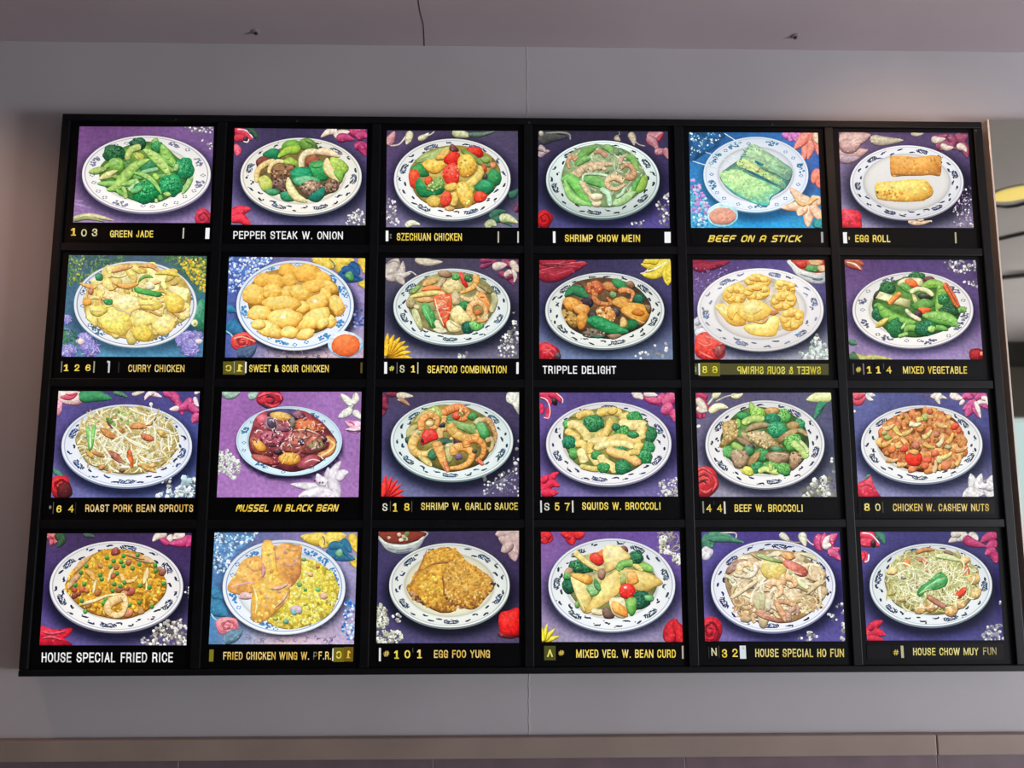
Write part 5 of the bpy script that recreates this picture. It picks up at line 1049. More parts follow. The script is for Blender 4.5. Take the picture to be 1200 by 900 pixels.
plate(532, 412, 398, 250, 0, 'b', (38, 205, 288, 118, 165, -12, 240, 330), 'ebe6dc', 'ece2cc', 'a898b0', 'b4a8c0', '4c4c70', wk=.72, seed=26, dash=22, lip=8, ps=.95)
B_('vegetable_bed', '260 380 320 270 400 230 520 190 640 200 740 240 820 340 850 420 800 510 690 560 560 590 420 580 320 510', '4c7c38', '70a050', '26501f', n=.35, ns=22)
FL(555, 195, 56, .6, '2c5c34', '10301c', '54885c'); E_('mushroom', 640, 212, 36, 22, -10, '5c2c2c'); B_('bamboo_shoot', '430 230 480 205 580 205 600 250 560 255 450 260', 'd8cca0', 'f0e8cc'); B_('carrot', '478 215 530 208 570 255 545 262 500 250', 'e06830', 'f49868', '9c3c14')
FL(362, 268, 54, .8, '2c5c34', '10301c', '4c8050'); PE('440 250 480 260 520 300', 50, '5c9444'); B_('mushroom', '268 330 280 300 300 285 310 300 280 345', '2c342c')
PE('590 260 660 240 740 250', 60, '7ca844', 'acd074', '3c6c28', 4); PE('700 250 720 320 690 430', 76, '80ac48', 'b4d87c', '3c7030', 5); B_('mushroom', '560 310 600 300 660 320 640 345 580 340', '283020'); S_('onion', '510 300 560 275 620 285 665 320', 30, 'd8d8a4', 'f0f0d0', '848c54'); B_('baby_corn', '525 310 545 320 565 360 540 370', 'd4c484')
B_('snow_pea', '520 380 600 340 660 360 660 390 560 410', '5c9444', '90bc70', '285c28'); FL(730, 340, 40, .9, '286034'); S_('carrot', '732 235 770 290 800 340 825 395', 40, 'd8683c', 'f09c6c', '8c3c1c'); S_('', '745 240 790 320 830 390', 8, '8c4024'); PE('820 430 850 410 882 420', 40, '5c8c3c', 'a0c46c')
FL(765, 420, 62, .72, '20482c', '0c2818', '3c7048'); FL(310, 440, 50, 1.0, '24583a', '0c3420', '44845c'); PE('270 390 300 380 340 400', 30, '5c8c50')
B_('bamboo_shoot', '282 335 310 292 400 320 512 348 505 400 400 372', 'd4d09c', 'f0ecc8', '80804c', sm=False); S_('carrot', '370 375 400 340 448 300', 34, 'e08c3c', 'f4b474', '984c1c'); B_('carrot', '562 405 590 396 645 405 630 432 590 440', 'e06030', 'f49464', '94340c')
E_('mushroom', 565, 440, 26, 22, 0, '3c2028'); PE('300 370 350 440 450 490 545 495', 80, '6ca444', 'a8d07c', '2f6c2c', 4); S_('onion', '478 410 520 450 580 482', 26, 'd8d4b0', 'f0ecd0', '8c8860')
PE('590 450 680 460 770 480 825 520', 84, '74ac4c', 'b4d88c', '306c2c', 6); PE('600 540 700 530 760 545', 36, '5c9440'); S_('baby_corn', '280 525 320 500 365 470', 36, 'd4bc60', 'f0e09c', '8c7024', 'leaf')
S_('broccoli_stalk', '440 560 500 530 560 540', 44, '74a848'); FL(410, 530, 54, 1.15, '1d5c34', '083818', '489058'); S_('broccoli_stalk', '430 590 470 575 495 570', 24, '84b058'); S_('', '450 540 480 500', 18, 'b0cc80'); FL(610, 535, 70, .72, '1d5c3c', '083820', '448c60'); E_('', 650, 540, 26, 22, 0, '84b058', n=.3)
GAP(138, 145, 765, 835, '5a5650'); N('#', 158, 192, 787, 823, 'e0c83c', .03); GAP(204, 213, 765, 838, '7c6c7c'); N('1', 230, 260, 783, 830, GOLD); N('1', 290, 320, 783, 830, GOLD); N('4', 355, 393, 783, 830, GOLD, .01); GAP(338, 343, 765, 800, '585040')
T('MIXED VEGETABLE', 468, 890, 784, 832, GOLD, .012)
finish((118, 990, 758, 848))
# ============================================================ third row
# --- roast pork with bean sprouts
begin(2, 0, 45, 445, 5.456, '128 72 1032 76 1000 753 80 753', 'backlit panel with bean sprouts and pork shreds on a plate, captioned ROAST PORK BEAN SPROUTS')
bg('54488c 4c4484 4a4488 6458a0 4c4a90 4854a0 7a74b4 6068ac 6070a8', (568, 465, 414, 260, .7, .22))
B_('tulip', '128 72 260 76 290 130 250 158 180 155 128 130', 'dcc4bc', 'f4e8e0', '8c5460'); S_('', '140 110 200 110 250 85', 34, 'd05068', prof='leaf'); S_('', '170 90 210 100 250 85', 12, 'a82c48', prof='leaf')
PT('tulip_leaf', ['80 260 110 360 100 470 120'], '2f7c4c', '64a878', '1c4c30'); PT('tulip_leaf', ['30 480 80 530 90 570 110'], '3c6c50'); B_('tulip', '122 140 150 135 152 180 140 215 120 225', 'd890a4', 'f4d0d8')
PT('orchid', ['60 840 80 880 120 900 150', '50 880 130 910 180 920 225', '60 980 120 940 170 850 190', '60 960 150 1000 190 1030 200', '60 1030 220 1000 250 985 275', '50 800 76 830 90 850 110'], 'b03c70', 'e088ac', '6c1c44'); PT('', ['36 700 80 740 90 790 110', '30 740 80 700 95 680 130', '34 900 180 870 185 838 190', '30 1000 110 1010 150 1025 170', '24 1000 90 1020 76 1035 80'], 'e4c8cc', 'fff0f0', '9c7080'); PT('lily_bud', ['26 600 95 640 85 680 76'], 'ccc0b0')
PT('orchid_leaf', ['40 100 570 130 600 170 630'], '386c5c'); RO(140, 680, 70, 'b8222c', 1.05, '5c0c14', 'e85850'); B_('', '130 680 180 650 215 690 210 740 150 755 120 730', '48181c', '7c3034', '20080c')
SP('750 752 830 690 900 690 930 620 1000 610 1000 752', 60, 10, 20, ('dce8ec', 'b0c8d0', 'f4f8f8', '98b0b8'), 8, '7888a0'); SP('790 640 850 620 880 690 800 700', 5, 9, 15, stems=4)
plate(566, 422, 417, 264, 0, 'a', (98, 160, 212, 270, -12, 48), 'dde2ee', 'dedfd8', '98a4c4', 'a4b4d8', '22365c', seed=31, dash=32)
B_('sprout_bed', '240 400 260 330 340 240 440 190 560 170 700 190 820 260 890 330 900 420 850 500 760 560 640 600 500 600 380 560 300 520', 'c8b878', 'dcd098', '8c7c48', n=.3, ns=20)
ST('bean_sprouts', epoly(575, 385, 320, 205), 360, 100, 10, ['c8a860', 'b89450', 'd8cc94', 'e4dcb0', 'c8b87c', 'ece6c4', 'bcb070'], .5)
ST('bean_sprouts', epoly(590, 380, 270, 170), 70, 130, 10, ['ece6c0', 'f4f0d8', 'dcd4a4'], .5)
for p, w, c in (('440 245 465 270 480 310', 40, '7c3038'), ('400 310 450 345 510 375', 44, 'c88040'), ('560 300 640 295 700 300', 40, 'cc8448'), ('740 270 690 290', 26, 'c89050'), ('660 350 700 370 745 380', 42, 'b85c38'), ('440 460 500 490 540 530', 44, 'a05c44'), ('585 440 590 500 605 560', 40, 'c8602c'), ('310 460 340 480 360 500', 34, 'c89848'), ('350 465 400 480 430 490', 26, 'a06838'), ('390 570 430 550', 34, 'b87440'), ('640 540 700 560 760 590', 34, 'd0a058'), ('700 550 760 545', 28, 'd8a860'), ('760 320 800 350 830 360', 34, 'd0a454'), ('520 320 560 330', 34, 'c07c38'), ('520 580 560 575', 30, '704838'), ('760 245 720 262', 18, '8c4c38')):
    S_('roast_pork', p, w, c, up(c, .35), dn(c, .4), 'leaf', n=.3)
for p in ('470 290 560 370 640 420 710 440', '520 340 600 390 700 430', '690 290 720 270 750 240', '740 260 752 340 750 410', '840 320 856 380 850 420', '390 380 420 430 470 500', '490 410 540 460 590 540', '470 400 520 370 560 360', '580 180 640 210 700 230', '450 540 480 570 520 590', '560 280 590 320 600 340'): S_('bean_sprout', p, 12, 'f0eacc', 'fdfbe8', '9c9460')
B_('scallion', '308 310 330 300 345 330 350 295 372 290 368 330 355 420 340 450 325 440', '78b460', 'b8dc98', '3c7c38', per=3); S_('', '335 330 340 440', 12, 'd0e8b8'); E_('bean_head', 725, 158, 12, 12, 0, 'e4e0d0'); S_('bean_sprout', '725 165 730 200 715 220', 9, 'dcd8c4')
DT('scallion_bits', epoly(540, 250, 110, 50), 18, 7, 14, ['8cac58', '5c9044', 'a8c078'])
N('*', 67, 84, 803, 826, '7c7c74', 0); GAP(92, 97, 782, 856, '5c5848'); N('6', 115, 148, 803, 849, GOLD, .01); N('4', 189, 226, 801, 848, GOLD, .01); GAP(233, 239, 784, 858, '2e2a1c')
T('ROAST PORK BEAN SPROUTS', 300, 990, 798, 845, 'dca83c', .01, col2='e8dcc0')
finish((72, 1000, 772, 862))

# --- mussel in black bean
begin(2, 1, 240, 445, 5.456, '110 77 1002 77 982 750 76 752', 'backlit panel with mussels in red sauce on light purple cloth, captioned MUSSEL IN BLACK BEAN')
bg('a064b0 a068b4 a070b4 a868b8 a470b8 a874bc b078c4 b47cc8 b078c0', (545, 428, 330, 216, .82, .07), n=.04)
PT('leaf', ['50 110 85 170 100 225 80'], '8ca898'); PT('leaf', ['50 280 110 310 100 340 85'], '9cb8a8')
E_('rose', 415, 120, 82, 60, 0, 'b02434', 'e4606c', '5c0c18', wob=.08); [S_('', p, 18, c, prof='leaf') for p, c in (('340 110 380 90 420 85', 'd84858'), ('380 150 430 170 480 150', 'c83444'), ('390 110 420 100 450 120', '5c1020'), ('400 140 430 140 450 110', '701424'), ('440 90 480 100 490 130', 'd04454'), ('350 150 390 170 420 176', '3c1420'))]
S_('lily_stem', '965 85 950 140 930 180 940 210', 30, 'c0c0a8', 'ecece0'); PT('lily', ['46 940 160 900 120 870 90', '44 940 150 970 120 965 80', '50 940 190 890 220 855 240', '44 950 200 980 225 998 250'], 'd8d8c8', 'f8f8ec', '8c8494'); PT('rosebud', ['60 1000 290 950 290 895 265', '40 1000 310 950 320 900 318'], 'e4b8c8', 'faf0f0', '8c4470'); S_('', '905 265 940 275 960 295', 14, 'd84c8c', prof='leaf'); S_('', '905 322 950 330 998 325', 8, '3c2040')
SP('85 460 140 450 220 520 230 580 180 640 140 600 84 600', 150, 6, 13, ('e4e4e0', 'c0c4c0', 'f8f8f4', '9ca098', 'd8d8d4'), 10, '7c8478', 'lilac')
plate(540, 392, 338, 222, 0, 'b', (57, 232, 160), 'c4e4f4', 'b8d8e8', '9cc4dc', '54687c', '1c5c90', seed=32, dash=18, wk=.78, lip=5, pr=.88, ps=.8, ring=.97)
S_('plate_edge_shadow', '300 560 420 630 560 640 700 600 800 540', 3, '34204c', flat=1)
B_('bean_sauce', '280 400 300 320 340 240 420 200 540 190 640 200 740 260 830 360 840 420 760 510 640 570 520 585 380 540 300 480', '8c3c44', 'b8606c', '4c1c24', n=.35, ns=16)
B_('mussel_shell', '400 220 460 190 560 188 620 210 640 240 560 260 450 250', '3c3858', '686890', '1c1830'); E_('mussel', 490, 235, 74, 28, -8, 'd0a050', 'ecd090', '7c4c20'); B_('mussel_shell', '560 220 600 195 640 240 600 250', '7c4858')
B_('mussel', '330 240 370 220 400 240 390 280 350 290', 'c85c6c', 'ec98a0', '7c2838'); B_('mussel_shell', '380 260 420 235 500 290 550 310 520 330 430 325 380 300', '94606c', 'ccb0b8', '442030'); B_('', '400 250 440 250 460 300 410 300', '4c4454', '787084')
B_('mussel', '570 280 620 250 700 260 760 300 760 330 660 320 590 315', 'b85c3c', 'e09468', '6c2c1c'); DT('', None, 20, 4, 10, ['dc8c58', '8c3c28', 'e4a878']); B_('mussel_shell', '540 250 570 240 580 290 550 310', '786c5c')
B_('mussel_shell', '350 350 400 330 480 340 520 380 480 420 410 425 370 400', '984858', 'd4909c', '4c1c28', n=.4, ns=10); DT('', None, 26, 4, 10, ['e8c0c4', '5c2030', 'c06c78', '2c1820'])
B_('mussel_shell', '290 380 320 360 370 400 420 440 440 480 400 490 330 470 300 440', '8c4438', 'c07c68', '44181c'); B_('mussel', '310 400 350 390 395 430 380 460 340 450', 'd8983c', 'f0cc7c', '8c5020')
B_('mussel_shell', '480 450 510 390 570 330 660 325 730 350 790 400 760 450 680 470 590 465', '9c5448', 'd0907c', '4c2020', n=.35, ns=12); B_('', '660 420 700 390 750 390 760 430 700 450', '8c8058', 'b8ac84'); B_('', '560 360 620 340 690 350 640 380', 'b87460', flat=.3); B_('', '595 395 620 380 640 400 620 420', '2c2434', '8c8098'); DT('', None, 4, 3, 6, ['e4dce4'])
S_('mussel_shell', '560 330 500 410 480 445', 12, 'e4b4a8', prof='leaf'); S_('', '560 325 660 322 740 355', 8, 'd8c0a8', prof='leaf'); S_('mussel', '770 370 820 400 800 460 720 490', 44, 'c88448', 'ecc080', '7c3c20'); S_('', '790 380 830 420 780 470 710 500', 10, 'f0d098'); E_('mussel_shell', 768, 384, 16, 20, 0, '1c1420')
ST('onion_shreds', epoly(550, 440, 240, 110), 30, 50, 9, ['b85c64', 'd89098', '5c1c2c', '782c38', 'e4b8b8'], .5); ST('sauce_gloss', epoly(550, 380, 260, 150), 60, 26, 5, ['f0d8d8', 'e8b8b4', 'c89890', 'f4ece8'], .8); ST('sauce_shade', epoly(550, 400, 260, 150), 40, 34, 6, ['3c1418', '54202a', '2c1018'], .6); B_('black_bean', '440 460 480 445 500 470 470 480', '28181c')
B_('mussel_shell', '300 480 360 480 430 500 480 530 440 545 370 530 320 510', 'a85048', 'd48c80', '541c20'); E_('mussel', 545, 505, 70, 40, 0, 'd8a040', 'f6d888', '90541c'); ST('', epoly(545, 505, 58, 30), 14, 30, 6, ['e8c070', 'b87c2c'], .3, 90, 30); B_('mussel', '610 520 680 480 740 500 700 550 630 570 590 550', '94444c', 'c87880'); S_('', '640 530 690 510 740 520', 8, 'e8b8b4')
PT('lily', ['70 800 740 700 690 550 668', '90 830 760 800 660 790 560', '80 850 760 820 620 870 520', '60 850 640 880 600 920 590', '70 780 660 740 640 720 600', '90 830 750 720 720 600 745'], 'd4ccd4', 'f8f4f4', '8c7c94'); DT('', '700 640 760 640 760 665 700 665', 4, 5, 8, ['5c2c44'])
T('MUSSEL IN BLACK BEAN', 197, 858, 797, 845, 'f0c024', 0, True)
finish((82, 985, 770, 862))

# --- shrimp with garlic sauce
begin(2, 2, 430, 445, 5.4526, '100 80 972 80 970 747 92 747', 'backlit panel with curled shrimp and tomato on a plate, captioned SHRIMP W. GARLIC SAUCE')
bg('463c5c 463c5e 44385c 50487c 443c68 483e64 848cbc 5c5884 584c74', (545, 445, 390, 246, .72, .25))
PT('orchid', ['60 100 90 110 150 102 230', '50 100 150 120 170 135 180', '40 130 90 170 90 200 100'], '6c2038', 'a85068', '3c1024'); PT('lily_bud', ['40 190 100 240 100 295 105'], 'd0c4b0'); PT('', ['30 200 120 240 140 275 165'], '9c7058', 'c8a888', '3c2828')
B_('carnation', '890 110 905 82 975 80 975 215 950 190 930 160 895 140', 'd4d4c4', 'f6f6ec', '8c8c88', n=.25)
for a in (0, 16, 32, 48, 64, 80): PT('' if a else 'gerbera', ['40 98 745 %d %d %d %d' % (98 + 70 * math.cos(math.radians(a)), 745 - 70 * math.sin(math.radians(a)), 98 + 142 * math.cos(math.radians(a)), 745 - 140 * math.sin(math.radians(a)))], 'dc2c2c', 'f46858', '8c1018')
SP('720 735 760 650 840 610 940 560 972 540 972 745', 50, 4, 9, ('c8c8cc', 'e8e8e8', '9c98a8', '787488'), 22, '787488'); SP('720 600 760 600 760 650 730 650', 5, 8, 13, stems=2); SP('845 590 880 590 880 630 845 640', 3, 8, 13, stems=1); SP('925 520 968 390 972 600 930 620', 6, 6, 12, stems=3)
plate(543, 388, 391, 256, 0, 'a', (135, 215, 268, -22, 38), 'd0e0dc', 'ccd8c8', '94a8b0', '94b0b0', '1e3a48', seed=33)
B_('garlic_sauce', '250 390 270 300 330 230 430 170 560 160 680 190 790 260 820 340 800 440 740 520 620 570 500 585 380 540 290 480', '80743c', 'a0945c', '44401c', n=.3, ns=24)
B_('cabbage', '380 220 420 170 480 190 490 240 440 260', 'a4b05c', 'd0d894', '5c6c2c', n=.3); S_('cabbage', '310 270 360 220 400 210', 36, 'b4b468', prof='leaf'); S_('onion', '260 370 280 320 330 290', 44, 'b0a864', prof='leaf'); B_('green_pepper', '245 370 290 365 280 405 250 400', '1f4c34'); S_('onion', '280 350 340 330', 36, 'c0b078')
S_('snow_pea', '560 260 500 230 540 240', 40, '4c7c4c'); SH('480 215 540 185 600 175 645 215 620 250 560 245', 56, 'd08044', 'f0b884', '8c441c', 'b05c28', k=6); E_('', 570, 230, 26, 24, 0, 'c84428'); DT('', epoly(600, 205, 36, 26), 14, 4, 8, ['ecc090', 'a85024'])
B_('green_pepper', '640 240 670 205 710 220 690 260', '3c7440', '74a870'); B_('cabbage', '680 270 720 240 750 270 720 300', 'c0b880'); SH('730 260 780 260 810 320 820 370 790 440 760 430', 40, 'b88c5c', 'e0c094', '7c5028', '9c6c3c', k=6)
SH('350 320 350 260 400 225 450 250 440 300 400 305', 52, 'd89450', 'f4cc98', '985420', 'bc7030', k=7); SH('490 230 490 270 460 320', 40, 'd8a460', 'f0cc94', '94602c', 'c08440', k=3); E_('', 400, 280, 24, 18, 0, 'e8c48c')
SH('470 370 470 320 520 310 560 345 530 385', 48, 'd4ac70', 'f0d8a8', '90642c', 'c09048', k=5); B_('mushroom', '560 370 600 355 640 390 620 415 560 410', '302c38'); B_('green_pepper', '460 300 490 270 500 300', '1c2c30')
B_('snow_pea', '510 270 560 262 640 280 700 290 720 330 700 360', '7c9c5c', 'a8c48c', '44602c'); SH('530 280 560 340 640 375 700 360 710 320', 70, 'd0a458', 'ecd094', '8c6428', 'b88840', k=6); B_('green_pepper', '700 290 740 270 785 340 770 370 730 370', '4c9454', '8cc48c', '205c2c')
B_('tomato', '345 410 360 330 400 315 440 325 455 370 420 390', 'd03430', 'f08078', '8c1818'); B_('mushroom', '345 390 355 370 365 400', '301818')
SH('320 350 290 420 320 470 390 470 440 430', 66, 'd8b068', 'f4dca4', '98702c', 'c09448', k=7); B_('green_pepper', '390 470 420 440 450 470 430 510 400 500', '2f6c48', '60a078'); S_('onion', '330 490 380 520 415 550', 38, 'd8c078', 'f0e0ac', '8c7830', 'leaf'); S_('snow_pea', '450 410 500 390 540 410', 40, '2c4c3c'); S_('onion', '500 430 560 420', 40, 'c0b888')
SH('440 400 470 470 490 530 520 585', 70, 'dca45c', 'f4d09c', '985c24', 'c88440', k=5); S_('', '490 520 505 550 520 590', 26, 'd88058', prof='leaf'); B_('cabbage', '500 440 540 430 550 500 520 530', 'b4b070')
SH('560 480 560 440 620 430 670 470 650 530 590 560 530 565', 62, 'd89c50', 'f4d098', '94581c', 'c07c34', k=9); E_('', 585, 490, 22, 20, 0, '6c5470', wob=.2); SH('640 430 640 390 700 380 745 420 740 480 700 520', 58, 'd08c48', 'f0c488', '8c4c1c', 'b86c2c', k=8); S_('', '700 500 730 530 748 540', 26, 'd87050', prof='leaf'); E_('', 688, 455, 16, 14, 0, '504038')
SH('760 390 800 380 800 430 780 460', 34, 'b8a070', 'dcc89c', '746034', '9c8048', k=3)
N('S', 98, 132, 790, 838, 'd4d4c0', 0); GAP(147, 152, 775, 842, '504c44'); N('1', 166, 194, 789, 843, GOLD); N('8', 237, 273, 789, 838, GOLD, .01); GAP(284, 289, 775, 845, '504c44')
T('SHRIMP W. GARLIC SAUCE', 345, 964, 785, 832, 'dcc04c', .012)
finish((92, 972, 764, 852))

# --- squids with broccoli
begin(2, 3, 615, 445, 5.4526, '93 82 957 82 978 746 103 746', 'backlit panel with squid strips and broccoli on a plate, captioned SQUIDS W. BROCCOLI')
bg('60488c 54448c 503c80 6c54a0 54488c 54488c 7c6cac 7c70b0 7468a4', [(537, 455, 400, 240, .65, .22), (540, 640, 190, 90, .25, .3)])
PT('orchid', ['60 95 90 150 110 160 170', '50 150 90 200 100 230 140', '40 150 180 150 220 130 250', '40 96 150 110 190 105 220'], 'c02848', 'e86484', '701428'); S_('', '96 110 140 130 160 180 160 230', 8, 'f4c8cc'); S_('', '200 85 240 120 240 150', 7, 'f0d0cc'); E_('', 190, 138, 18, 26, 20, '1c0c14', wob=.05); S_('', '120 240 150 245 160 220', 9, 'f4b8c0')
PT('orchid', ['60 760 90 820 130 870 160', '56 890 90 860 130 800 140', '80 960 100 910 130 880 150', '80 940 160 900 190 870 205', '70 950 190 960 230 955 265'], 'bc4470', 'e490ac', '7c1c44'); PT('', ['50 690 90 730 100 755 125', '40 760 90 800 90 850 100'], 'dccfc4', 'f4ece4', '8c7080')
PT('gerbera', ['60 105 690 160 630 215 590', '60 105 700 170 660 225 680', '60 105 720 160 720 215 720', '46 105 650 130 630 150 610'], 'c81c3c', 'ec5c74', '701024')
SP('850 745 880 640 970 620 975 745', 80, 4, 9, ('a8a0c0', 'd8d4d0', 'e8e8e0', '8c84a8'), 6, '6c6494'); SP('860 660 895 655 895 690 865 690', 4, 8, 14, stems=2); SP('900 720 975 700 975 745 860 745', 14, 7, 13, stems=3)
plate(536, 408, 400, 266, 0, 'a', (90, 200, 260, -28, 24), 'e4e2e2', 'e2ddc8', 'a8a0bc', 'a8a4c0', '242c4c', seed=34)
B_('squid_bed', '245 390 260 280 330 220 450 190 560 170 680 210 780 270 820 380 800 480 740 540 620 600 480 590 350 550 280 480', '98944c', 'bcb87c', '4c5c2c', n=.35, ns=20)
SQ = lambda p, w=46, c='e0c06c': S_('squid', p, w, c, up(c, .5), dn(c, .35), 'rod', n=.12)
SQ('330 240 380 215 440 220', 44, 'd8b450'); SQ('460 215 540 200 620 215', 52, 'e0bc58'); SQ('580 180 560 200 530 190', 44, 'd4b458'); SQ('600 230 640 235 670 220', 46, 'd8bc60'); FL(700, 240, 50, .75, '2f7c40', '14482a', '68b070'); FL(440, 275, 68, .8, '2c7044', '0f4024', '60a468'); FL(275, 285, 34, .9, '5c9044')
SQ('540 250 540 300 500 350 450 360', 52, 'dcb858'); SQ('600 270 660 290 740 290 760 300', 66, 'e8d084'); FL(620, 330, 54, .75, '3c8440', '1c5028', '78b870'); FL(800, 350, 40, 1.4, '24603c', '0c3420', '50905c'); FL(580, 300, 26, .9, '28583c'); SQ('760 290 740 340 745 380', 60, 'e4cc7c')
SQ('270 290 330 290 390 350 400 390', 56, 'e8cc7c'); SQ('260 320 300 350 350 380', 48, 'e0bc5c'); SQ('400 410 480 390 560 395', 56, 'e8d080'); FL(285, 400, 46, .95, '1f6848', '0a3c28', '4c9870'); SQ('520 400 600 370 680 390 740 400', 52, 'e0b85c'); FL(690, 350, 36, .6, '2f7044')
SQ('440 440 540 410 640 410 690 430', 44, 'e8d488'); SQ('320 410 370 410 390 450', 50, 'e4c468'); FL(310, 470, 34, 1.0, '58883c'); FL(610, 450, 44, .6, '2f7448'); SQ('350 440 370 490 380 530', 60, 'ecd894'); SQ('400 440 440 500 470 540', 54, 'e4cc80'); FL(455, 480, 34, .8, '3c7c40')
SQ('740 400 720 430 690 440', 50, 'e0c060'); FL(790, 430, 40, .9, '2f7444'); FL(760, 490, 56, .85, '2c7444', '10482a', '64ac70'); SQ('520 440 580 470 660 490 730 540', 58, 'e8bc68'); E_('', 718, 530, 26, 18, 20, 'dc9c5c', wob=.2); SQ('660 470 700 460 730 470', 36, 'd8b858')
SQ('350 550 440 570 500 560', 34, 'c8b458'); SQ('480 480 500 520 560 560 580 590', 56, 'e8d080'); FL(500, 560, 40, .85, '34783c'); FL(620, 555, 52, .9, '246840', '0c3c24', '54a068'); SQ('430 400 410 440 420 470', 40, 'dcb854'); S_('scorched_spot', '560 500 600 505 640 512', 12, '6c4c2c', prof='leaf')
GAP(99, 109, 772, 848, 'd8d8d8'); N('S', 123, 158, 787, 835, 'd8d4c0', 0); N('5', 190, 222, 785, 835, GOLD, .01); N('7', 255, 290, 787, 837, GOLD, .01); GAP(301, 311, 772, 848, 'd8d4c8')
T('SQUIDS W. BROCCOLI', 365, 866, 783, 831, GOLD, .012)
finish((96, 980, 762, 854))

# --- beef with broccoli
begin(2, 4, 800, 445, 5.4526, '83 84 948 82 985 748 106 748', 'backlit panel with beef slices and broccoli on a plate, captioned BEEF W. BROCCOLI')
bg('605878 60587c 585878 7c7498 5c5c80 585a7c a8a0b4 8c88a4 80808c', (527, 465, 380, 256, .68, .22))
PT('orchid', ['60 84 90 130 110 160 95', '60 84 110 130 150 165 190', '70 84 200 120 220 140 240', '50 84 180 110 210 110 250'], 'a02850', 'd8688c', '5c1430'); PT('', ['50 90 120 130 170 155 190', '40 90 180 120 195 160 200'], 'd8ccb8', 'f0e8d8', '7c6464'); S_('lily_stem', '160 160 190 120 210 90', 14, 'c4bca4'); PT('lily_bud', ['50 170 205 230 170 290 178', '40 190 110 220 95 245 84', '34 310 100 350 105 385 88'], 'dcd4ac', 'f4f0d8', '84805c'); S_('lily_stem', '210 140 270 110 330 95', 9, 'b4b098')
PT('lily_bud', ['76 950 110 870 110 790 128'], 'd4d898', 'f4f4cc', '7c8448'); PT('lily_leaf', ['50 890 140 870 190 840 250', '26 915 140 890 170 870 200'], '2f7858', '64a484'); E_('petal', 100, 297, 14, 10, 20, 'f4f4f4')
E_('ranunculus', 130, 650, 96, 100, 0, 'b82c34', 'ec6c68', '640f18', wob=.05); [S_('', p, 18, c, prof='leaf') for p, c in (('80 590 130 565 190 600', 'd84848'), ('190 610 215 660 190 710', 'd04040'), ('100 620 140 600 180 640', '8c1c24'), ('110 700 150 720 190 690', 'd44444'), ('100 660 130 640 150 660', '4c2020'), ('110 640 160 630 170 670', 'c83838'))]
SP('740 748 830 640 900 620 970 640 985 748', 44, 11, 20, ('c8ccc4', 'e8e8e0', 'a4a89c', 'd8d8d0', '6c6c58', '84846c'), 12, '6c6c5c'); SP('945 500 980 500 980 620 960 620', 6, 7, 12, stems=2)
plate(525, 412, 380, 280, 0, 'a', (55, 152, 215, 280, -12), 'e6e4e0', 'ece6d8', 'a8a8bc', 'b4b0bc', '28304c', seed=35, lip=9)
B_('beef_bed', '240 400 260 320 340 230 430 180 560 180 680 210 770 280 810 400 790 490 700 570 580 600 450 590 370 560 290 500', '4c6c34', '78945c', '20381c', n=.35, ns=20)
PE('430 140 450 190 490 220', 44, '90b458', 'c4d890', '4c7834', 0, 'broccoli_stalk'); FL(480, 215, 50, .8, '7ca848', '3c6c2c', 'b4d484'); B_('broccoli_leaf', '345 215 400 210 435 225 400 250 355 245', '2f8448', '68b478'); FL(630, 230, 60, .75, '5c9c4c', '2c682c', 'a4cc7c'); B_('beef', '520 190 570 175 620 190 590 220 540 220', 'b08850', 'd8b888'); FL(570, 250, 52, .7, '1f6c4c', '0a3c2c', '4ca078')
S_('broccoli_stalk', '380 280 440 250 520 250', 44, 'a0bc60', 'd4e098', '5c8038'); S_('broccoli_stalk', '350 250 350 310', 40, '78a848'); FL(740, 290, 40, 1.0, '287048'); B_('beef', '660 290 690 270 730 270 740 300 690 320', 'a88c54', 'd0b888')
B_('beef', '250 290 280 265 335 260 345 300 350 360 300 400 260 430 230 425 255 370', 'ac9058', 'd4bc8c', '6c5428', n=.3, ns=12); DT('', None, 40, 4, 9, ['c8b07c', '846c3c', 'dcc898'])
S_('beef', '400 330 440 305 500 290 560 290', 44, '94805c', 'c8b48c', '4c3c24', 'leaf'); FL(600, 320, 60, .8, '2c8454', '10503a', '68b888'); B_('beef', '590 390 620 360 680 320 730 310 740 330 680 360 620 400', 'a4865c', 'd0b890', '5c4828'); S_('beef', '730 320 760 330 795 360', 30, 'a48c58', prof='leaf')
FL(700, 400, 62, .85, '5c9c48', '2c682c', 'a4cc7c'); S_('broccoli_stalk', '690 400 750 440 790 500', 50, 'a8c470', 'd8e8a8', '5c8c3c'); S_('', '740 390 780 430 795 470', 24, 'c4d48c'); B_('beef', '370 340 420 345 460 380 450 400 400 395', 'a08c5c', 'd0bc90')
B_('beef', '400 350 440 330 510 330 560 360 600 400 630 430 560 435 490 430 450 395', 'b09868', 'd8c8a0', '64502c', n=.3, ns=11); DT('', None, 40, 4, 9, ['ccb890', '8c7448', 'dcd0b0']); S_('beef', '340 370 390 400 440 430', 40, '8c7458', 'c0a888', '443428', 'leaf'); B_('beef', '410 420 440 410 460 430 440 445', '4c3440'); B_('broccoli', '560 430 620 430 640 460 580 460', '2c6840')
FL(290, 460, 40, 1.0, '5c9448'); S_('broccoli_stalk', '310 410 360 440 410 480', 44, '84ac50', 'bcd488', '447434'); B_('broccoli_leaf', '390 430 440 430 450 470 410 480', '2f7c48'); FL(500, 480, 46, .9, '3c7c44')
B_('beef', '300 470 330 445 390 450 420 500 410 540 370 565 330 560 310 510', '9c8468', 'c8b498', '54402c', n=.3, ns=12); DT('', None, 20, 4, 9, ['b8a080', '6c5440']); B_('beef', '410 540 430 490 470 460 495 460 480 500 440 550', 'a48454', 'd0b484', '5c4424')
